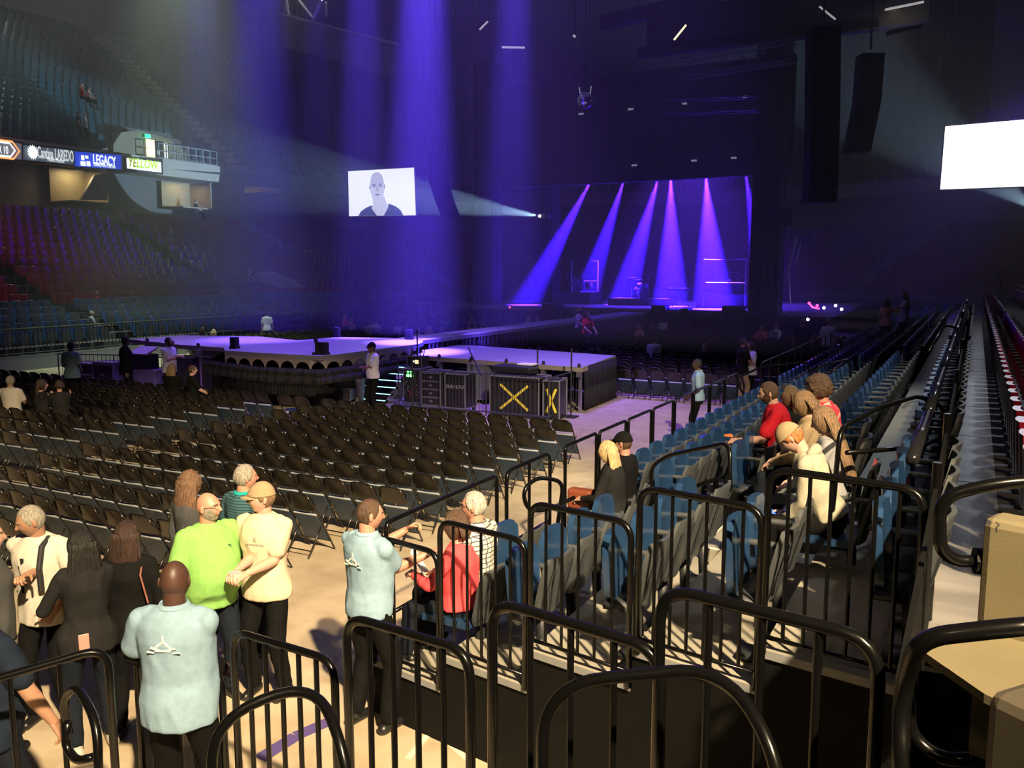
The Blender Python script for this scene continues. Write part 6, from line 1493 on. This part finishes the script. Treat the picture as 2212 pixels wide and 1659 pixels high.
for (x, z, w_, h_) in ((.04, .40, .025, .05), (.05, .35, .05, .03), (.035, .31, .07, .035), (.06, .275, .03, .03), (.05, .22, .06, .02), (.07, .18, .02, .06)): 
    c = front(G_, x, z, .152 - (.46 - z) * .02); mb.box(None, (w_, .006, h_), st_m, mx=Matrix.Translation(c) @ Matrix((G_['X'], G_['F'], G_['sp'])).transposed().to_4x4())
mb.build('shirt_print', parent=G_['root'])
mb = MB(); mb.tube([front(I_, .12, .46, .11), front(I_, .12, .53, .0), front(I_, .13, .42, -.14), front(I_, .18, .20, -.15)], .007, mat('strap_brown', (.25, .09, .06), .5), 6); mb.build('bag_strap', parent=I_['root'])
mb = MB(); mb.tube([D_['ER'] * 0 + front(D_, 0, .33, .147)] * 2, .01, st_m) if False else None
def tee_text(P, s_, x, z, off, size, m, back=False):
    c = bpy.data.curves.new('print', 'FONT'); c.body = s_; c.size = size; c.align_x = 'CENTER'; c.extrude = .0015; c.materials.append(m); o = bpy.data.objects.new('shirt_print', c); COL.objects.link(o); o.parent = P['root']
    o.location = front(P, x, z, off); X_, F_, S_ = P['X'], P['F'], P['sp']; Rm = Matrix((X_ * (1 if back else -1), S_, F_ * (-1 if back else 1))).transposed(); o.rotation_euler = Rm.to_euler(); return to_mesh(o)
prm = mat('print_grey', (.32, .30, .26), .6); tee_text(D_, 'Hybrid Homes', 0, .335, .152, .026, prm)
mb = MB(); mb.box(None, (.018, .004, .03), prm, mx=Matrix.Translation(front(D_, 0, .385, .151)) @ Matrix((D_['X'], D_['F'], D_['sp'])).transposed().to_4x4()); mb.build('shirt_print', parent=D_['root'])
mb = MB(); mb.box(None, (.03, .005, .04), mat('print_dark_green', (.04, .12, .04), .6), mx=Matrix.Translation(front(C_, -.09, .37, .168)) @ Matrix((C_['X'], C_['F'], C_['sp'])).transposed().to_4x4()); mb.build('shirt_print', parent=C_['root'])
mb = MB(); a = C_['EL'].lerp(C_['LH'], .86); b = C_['EL'].lerp(C_['LH'], .95); mb.tube([a, b], .036, st_m, 12); mb.build('watch', parent=C_['root'])
def emoff(P, z):
    hv = .6 if P is B_ else .35; t = max(0, min(1, (z - .27) / .11)); u = max(0, min(1, (z - .38) / .08))
    ry = (.112 + .055 * hv) * (1 - t) + (.118 + .025 * hv) * t; ry = ry * (1 - u) + .105 * u; yo = (.012 + .035 * hv) * (1 - t) + .012 * t * (1 - u)
    return -(ry + .016 + .004 * hv) + yo - .010
emb = mat('print_silver', (.62, .66, .66), .4)
for P in (A_, B_):
    mb = MB()
    def bx_(x, z, w_, h_, r_=0): mb.box(None, (w_, .004, h_), emb, mx=Matrix.Translation(front(P, x, z, emoff(P, z))) @ Matrix((P['X'], P['F'], P['sp'])).transposed().to_4x4() @ Matrix.Rotation(r_, 4, 'Y'))
    for x, z, w_, h_, r_ in ((0, .41, .012, .06, 0), (-.02, .39, .012, .06, .9), (.02, .39, .012, .06, -.9), (-.045, .365, .05, .012, .3), (.045, .365, .05, .012, -.3), (0, .355, .09, .012, 0), (-.07, .345, .04, .008, .1), (.075, .345, .04, .008, -.1)): bx_(x, z, w_, h_, r_)
    mb.build('shirt_emblem', parent=P['root'])
# --- seated on the riser
L_ = seat_at(1030, 1064, PZ[0], FS, 'older white haired man in a plaid shirt on the lowest riser row', q='hi', skin='ruddy', hair=('short', 'white'), shirt='plaid', trousers='jean', glasses=True, heavy=.5, hyaw=-.3, collar='plaid')
M_ = seat_at(990, 1108, PZ[0] - .06, FS, 'woman in a coral sweater on the lowest riser row, hands lifted', q='hi', skin='fair', hair=('bob', 'brown'), hl=.12, h=1.64, lean=.08, shirt='coral', sleeve='long', trousers='jean', fem=True, heavy=.4, hyaw=-.35, LH=(-.18, .36, 1.24), RH=(.10, .36, 1.18), curl=.6)
mb = MB(); o = small('paper_sheet', 'white programme sheet held by the woman in coral', 'paper', world_of(M_, M_['RH'] + Vector((-.05, .10, .08))), (.21, .002, .28), mat('sheet_white', (.85, .84, .8), .6), M_['root'].rotation_euler.z + .5, -.5)
N_ = seat_at(1318, 955, PZ[0], FS, 'woman with long blond hair, seated on the lowest riser row holding a cup', q='hi', skin='fair', hair=('long', 'blond'), hl=.44, h=1.68, shirt='charc', sleeve='long', trousers='greyjean', fem=True, lean=.12, RH=(.05, .34, 1.16), LH=(-.12, .34, 1.14))
O_ = seat_at(1352, 935, PZ[0], FS, 'man in a black cap and black tee beside the long blond hair', q='mid', skin='ruddy', hair=('buzz', 'brown'), cap='blk', shirt='blk', trousers='jean', heavy=.3)
r = empty('paper_cup', world_of(N_, N_['RH'] + Vector((0, .11, -.02))), 0, 'white and green cup held by the blond woman', 'cup'); mb = MB(); mb.tube([(0, 0, -.06), (0, 0, .07)], [.028, .040], mat('cup_white', (.75, .75, .72), .5), 16); mb.build('cup', parent=r); mb = MB(); mb.tube([(0, 0, -.02), (0, 0, .03)], [.0335, .038], mat('cup_green', (.02, .18, .12), .5), 16); mb.build('printed_band', parent=r)
mb = MB(); mb.box((0, 0, .1), (.28, .14, .22), mat('brown_leather', (.20, .05, .02), .5)); o = mb.build('handbag', bevel=.03); o.location = world_of(N_, (0.0, .42, .58)); tag(o, 'brown leather bag on the lap of the blond woman', 'bag')
Q_ = seat_at(1668, 825, PZ[2], FS - 14, 'bearded man in a red polo eating, seated on the third riser row', q='hi', skin='fair', hair=('short', 'brown'), beard='brown', h=1.84, shirt='red', trousers='greyjean', lean=.22, heavy=.35, collar='red', LH=(-.12, .42, 1.22), RH=(.10, .36, 1.08), curl=.7)
o = mb = MB(); mb.tube([(0, 0, 0), (0, 0, .012)], [.11, .125], mat('plate_white', (.8, .8, .78), .4), 24); o = mb.build('paper_plate'); o.location = world_of(Q_, Q_['pel'] + Vector((-.05, .42, .13))); tag(o, 'white paper plate on the lap of the man in red', 'plate')
mb = MB(); mb.loft([[(-.05, -.02, 0), (.05, -.03, 0), (.0, .08, 0)], [(-.05, -.02, .02), (.05, -.03, .02), (.0, .08, .02)]], mat('pizza_orange', (.70, .16, .03), .5, var=.4, scale=60)); o = mb.build('pizza_slice'); o.location = world_of(Q_, Q_['LH'] + Vector((.0, .09, .04))); tag(o, 'orange slice of pizza in the raised hand of the man in red', 'food')
R_ = seat_at(1712, 838, PZ[2], FS, 'person with curly brown hair beside the man in red', q='mid', skin='fair', hair=('curly', 'ltbrown'), hl=.22, h=1.62, shirt='charc', sleeve='long', trousers='jean', fem=True)
T_ = seat_at(1777, 813, PZ[3], FS, 'young man with a thick brown mop in a red flowered shirt', q='hi', skin='ruddy', hair=('mop', 'brown'), h=1.82, shirt='floral', trousers='khaki', lean=.15, collar='floral')
U_ = seat_at(1748, 848, PZ[3], FS, 'person with light brown hair and orange lettered top before the red flowered shirt', q='hi', skin='fair', hair=('bob', 'ltbrown'), hl=.10, h=1.60, shirt='khaki', sleeve='long', trousers='jean', hpitch=-.2, lean=.1)
mt = mat('letter_cream', (.75, .62, .42), .6); mo = mat('letter_orange', (.75, .12, .03), .6)
tee_text(U_, 'M A', .03, .40, -.128, .085, mt, True); tee_text(U_, 'BE', .02, .27, -.142, .10, mo, True)
V_ = seat_at(1792, 882, PZ[3], FS, 'girl with very long straight light brown hair seated near the aisle hoop', q='hi', skin='fair', hair=('long', 'ltbrown'), hl=.62, h=1.58, shirt='ltgrey', sleeve='long', trousers='greyjean', fem=True, hpitch=-.25, lean=.08)
X_ = seat_at(1724, 912, PZ[3], FS - 5, 'boy in a backwards tan cap and cream hoodie bent over a phone', q='hi', skin='fair', hair=('short', 'orange'), h=1.66, cap='khaki', capback=True, shirt='hood', sleeve='long', trousers='trou', lean=.42, hpitch=-.4, LH=(-.10, .34, 1.06), RH=(.10, .32, 1.08))
mb = MB(); n_ = 20
mb.tube([X_['nb'] + X_['X'] * .085 * math.cos(a) - X_['F'] * (.03 + .06 * math.sin(a)) + X_['sp'] * (-.01 + .0 * a) for a in [PI * i / 9 for i in range(10)]], [.02, .03, .038, .045, .05, .05, .045, .038, .03, .02], CLR['hood'], 10); mb.build('hood', parent=X_['root'], smooth=True)
small('phone', 'phone with a blue screen held by the boy in the cream hoodie', 'phone', world_of(X_, X_['LH'].lerp(X_['RH'], .5) + Vector((0, .10, .04))), (.07, .008, .14), lit('phone_screen', (.05, .15, .9), 1.2), X_['root'].rotation_euler.z, -.7, .003)
# --- mid distance staff and visitors
US = stand(1510, 775, 1.76, -75, 'usher in a light blue shirt and glasses standing on the floor right of the deck', q='mid', skin='dark', hair=('buzz', 'black'), shirt='polo', trousers='trou', collar='polo', tuck=True, hyaw=-.2, glasses=True, LH=(-.10, .16, .98), RH=(.10, .18, .98), RP=(.3, -1, -.2))
stand(805, 740, 1.80, -125, 'man in a black cap and white polo standing before the lit stairs, arms crossed', q='mid', skin='brown', hair=('buzz', 'black'), cap='blk', shirt='wht2', trousers='trou', collar='wht2', tuck=True, hyaw=.25, heavy=.3, LH=(.12, .20, 1.16), RH=(-.10, .22, 1.18), LP=(1, -.2, -1), RP=(1, -.2, -1))
stand(362, 729, 1.78, 115, 'bearded man in a white shirt with folded arms behind the left cases', q='mid', skin='tan', hair=('short', 'black'), beard='black', shirt='wht2', trousers='trou', collar='wht2', heavy=.3, hyaw=-.3, LH=(.14, .22, 1.22), RH=(-.12, .24, 1.25), LP=(1, -.2, -1), RP=(1, -.2, -1))
stand(151, 738, 1.76, 10, 'man in a light blue shirt seen from behind at the far left cases', q='mid', skin='dark', hair=('buzz', 'black'), shirt='polo', trousers='trou', heavy=.2, LH=(-.12, .2, 1.02), RH=(.12, .2, 1.02))
stand(268, 727, 1.86, 75, 'man dressed all in black standing between the left cases', q='mid', skin='dark', hair=('short', 'black'), shirt='blk', sleeve='long', trousers='trou', heavy=.5)
stand(1605, 729, 1.80, 75, 'man in black talking at the aisle beside a woman in white', q='mid', skin='tan', hair=('short', 'black'), shirt='blk', trousers='khaki', hyaw=-.1, RH=(.05, .3, 1.25))
stand(1624, 738, 1.68, -110, 'woman in a white top with long brown hair standing at the aisle', q='mid', skin='tan', hair=('long', 'dkbrown'), hl=.3, shirt='wht2', trousers='trou', fem=True, LH=(-.05, .26, 1.2), RH=(.08, .28, 1.15))
SB = [(20, 812, 0, 'white', ('short', 'grey'), 'tan', 'man in a cream shirt seated in the dark left block at the frame edge'), (86, 820, 60, 'charc', ('long', 'dkbrown'), 'fair', 'woman resting her head on her hand in the dark left block'), (127, 821, -20, 'charc', ('short', 'dkbrown'), 'tan', 'man in a dark shirt beside the woman leaning on her hand'),
      (370, 786, 10, 'blk', ('long', 'ltbrown'), 'fair', 'light haired person in black seated before the left cases'), (413, 789, 60, 'blk', ('short', 'brown'), 'fair', 'man in a black tee seated beside the light haired person, papers in hand')]
for px, py, f, sh, hr, sk, lb in SB:
    kw = {}
    if 'hand in' in lb or 'on her hand' in lb: kw = dict(RH=(.14, .16, 1.38), RP=(.5, .4, -1))
    seat_at(px, py, 0, f, lb, q='mid', skin=sk, hair=hr, shirt=sh, trousers='jean', hl=.28, fem='woman' in lb, heavy=.2, **kw)
for i, (x, y) in enumerate(((1735, 688), (1790, 688))):
    p = W(x, y, 1.75 + .25); person((p.x, p.y, .25), 20 + 30 * i, ('man in a dark shirt standing at the far end of the front rail', 'man in a white shirt standing at the far end of the front rail')[i], q='lo', skin='fair', hair=('buzz', 'grey'), shirt=('charc', 'wht2')[i], trousers='trou', heavy=.5)
def settle(P):
    """the riser chair under a seated person: seat folded down, moved under the sitter"""
    r = P['root']; best = None
    for o in RCH:
        d = (o.location - r.location).length
        if d < .6 and (best is None or d < best[0]): best = (d, o)
    if best:
        o = best[1]; RCH.remove(o); o.location = (r.location.x + .04, r.location.y, o.location.z)
        for c in RK.get(o.name, []):
            if c.name.startswith('seat_pan'): c.data = PAN_DOWN; c.modifiers.clear()
RCH = [o for o in bpy.data.objects if o.name.startswith('riser_chair') and o.type == 'EMPTY']; RK = {}
for o in bpy.data.objects:
    if o.parent is not None: RK.setdefault(o.parent.name, []).append(o)
for P in (L_, M_, N_, O_, Q_, R_, T_, U_, V_, X_): settle(P)
def far(px, py, f, sh, hr, lb, seated=True, z=0, h=1.72, sk='fair', **k):
    k.setdefault('hl', .26)
    if seated: return seat_at(px, py, z, f, lb, q='lo', skin=sk, hair=hr, shirt=sh, h=h, trousers='jean', **k)
    return stand(px, py, h, f, lb, z=z, q='lo', skin=sk, hair=hr, shirt=sh, trousers='jean', **k)
LG = ('long', 'ltbrown'); SG = ('buzz', 'grey'); SBn = ('short', 'brown'); LB = ('long', 'blond'); LD = ('long', 'dkbrown')
far(1645, 703, 0, 'pink', SG, 'broad man in a pink shirt seated far right of the floor', heavy=.9); far(1676, 700, 0, 'mint', SG, 'man in a pale mint shirt beside the pink shirt', heavy=.7)
far(1523, 741, 0, 'grey', SG, 'person in a grey tee seated alone near the block right edge', heavy=.8); far(1413, 727, 10, 'wht2', SBn, 'person in a white tee seated in the middle of the right block', heavy=.4)
far(1433, 686, -20, 'wht2', SBn, 'person in a white shirt turned sideways in the right block', sk='brown'); far(1409, 698, 0, 'charc', SBn, 'person in charcoal before the white shirt in the right block', heavy=.5); far(1381, 702, 180, 'peach', LB, 'blond person facing back in the right block', h=1.6, fem=True)
far(1251, 664, 130, 'ltgrey', LG, 'long haired girl perched on the catwalk edge', z=ZC2 - .46, fem=True, h=1.62); far(1268, 672, 150, 'red', LD, 'girl in red and white perched on the catwalk edge', z=ZC2 - .46, fem=True, h=1.6)
far(1917, 646, 30, 'peach', LD, 'bare backed woman in peach on the far riser rows', False, z=1.0, h=1.66, fem=True, RH=(.3, .3, 1.4)); far(1957, 630, -80, 'ltgrey', LG, 'woman in a pale dress reaching to the peach one on the far riser', False, z=1.3, h=1.66, fem=True, LH=(-.3, .4, 1.3))
rowl = [(744, 678, 60, 'pink', SG, 'man in a coral pink shirt seated behind the deck'), (758, 686, 60, 'peach', SG, 'person in yellow beside the coral pink shirt'), (797, 692, 10, 'ltgrey', SBn, 'person in a pale top left of the white shirted man'), (811, 690, 10, 'wht2', SBn, 'man in a white shirt seated behind the deck'),
        (861, 692, 0, 'wht2', LD, 'dark haired woman in white seated behind the deck'), (879, 694, 0, 'charc', SBn, 'person in dark clothes beside the dark haired woman in white'), (902, 707, 40, 'wht2', SG, 'grey haired person just behind the catwalk start'), (928, 705, 0, 'peach', ('bob', 'blond'), 'blond head peeping over the catwalk, left one'),
        (954, 706, 0, 'charc', ('bob', 'ltbrown'), 'brown head peeping over the catwalk'), (963, 684, 0, 'tealc', SBn, 'person in a bright teal top far behind the deck'), (1001, 684, 0, 'charc', LD, 'person in maroon and black left of the long haired pair'), (1018, 683, 0, 'peach', LG, 'long brown haired woman far behind the catwalk'),
        (1020, 694, 0, 'wht2', LD, 'person holding white paper behind the catwalk'), (1046, 694, 0, 'peach', LG, 'person leaning right behind the catwalk'), (1142, 684, 0, 'ltgrey', LB, 'white haired head behind the catwalk, left of a pair'), (1161, 684, 0, 'charc', ('bob', 'ltbrown'), 'brown haired head behind the catwalk, right of a pair')]
for px, py, f, sh, hr, lb in rowl: far(px, py, f, sh, hr, lb, fem='woman' in lb)
far(461, 712, 0, 'peach', LB, 'ginger haired head just above the left deck edge'); far(437, 708, 0, 'grey', LD, 'dark haired head above the left deck edge')
far(576, 672, 0, 'wht2', ('buzz', 'black'), 'man in a white shirt standing beyond the deck at the far rail', False)
far(683, 643, 20, 'ltgrey', SG, 'man in pale grey standing at the far rail, left of a group', False, z=.3); far(697, 668, 0, 'ltgrey', SBn, 'child standing below the pale grey man', False, h=1.2); far(727, 645, 20, 'grey', LG, 'long haired person in grey at the far rail', False, z=.3); far(737, 665, 20, 'wht2', SG, 'stooping person in white at the far rail', False, z=0, h=1.5, lean=.5)
# visitors among the red seats across the hall
def bowl(px, py, X, lb, sh='grey', hr=SBn, standing=False, f=60, **k):
    p = onX(px, py, X); h = 1.7
    return person((p.x, p.y, p.z - (h if standing else 1.30)), f, lb, h=h, sit=None if standing else .45, q='lo', skin='fair', hair=hr, shirt=sh, trousers='jean', hl=.25, **k)
bowl(367, 491, -42.2, 'faint standing figure high in the red seats', 'ltgrey', standing=True); bowl(190, 615, -36.2, 'two toned figure bending in the front red rows', 'ltgrey', LG, f=80); bowl(206, 628, -35.2, 'person in red beside the bending figure', 'red', SBn); bowl(238, 592, -37, 'tall figure in grey behind the bending one', 'grey', SBn, standing=True)
bowl(196, 672, -33.0, 'pale seated figure low in front of the bending group', 'ltgrey', SG); bowl(262, 578, -38.5, 'person in grey seated among the red seats, left of a pair', 'grey', SBn); bowl(285, 577, -38.5, 'person in grey seated among the red seats, right of a pair', 'charc', SBn); bowl(365, 592, -37, 'person with a white bag in the lower red rows', 'wht2', SBn)
bowl(539, 582, -37, 'person in white beside the pale stair wall', 'wht2', LG); bowl(422, 432, -45.5, 'silhouette seated in the small lit opening', 'blk', SBn); bowl(8, 535, -40, 'pair of pale caps in the red seats at the left edge', 'ltgrey', SG); bowl(192, 530, -40.5, 'faint dark figure in the middle of the red seats', 'blk', SBn, standing=True)
bowl(175, 182, -48.5, 'person in a reddish top in the front teal rows', 'red', SG); bowl(190, 188, -48.5, 'person in white beside the reddish top in the teal rows', 'wht2', SBn); bowl(182, 243, -46.8, 'figure in white standing at the balcony gangway', 'wht2', SG, standing=True); bowl(168, 240, -46.8, 'figure in grey standing at the balcony gangway', 'grey', SBn, standing=True)
# pale stair wall in the lower bowl
mb = MB(); q = [onX(x, y, -35.6) for x, y in ((548, 590), (588, 586), (640, 606), (676, 634), (676, 652), (655, 648), (600, 618), (560, 606))]; k = len(q)
mb.add(q + [p + Vector((-.15, 0, 0)) for p in q], [tuple(range(k)), tuple(range(2 * k - 1, k - 1, -1))] + [(j, k + j, k + (j + 1) % k, (j + 1) % k) for j in range(k)], M_FASCIA); struct(mb, 'wall_stair_lower')
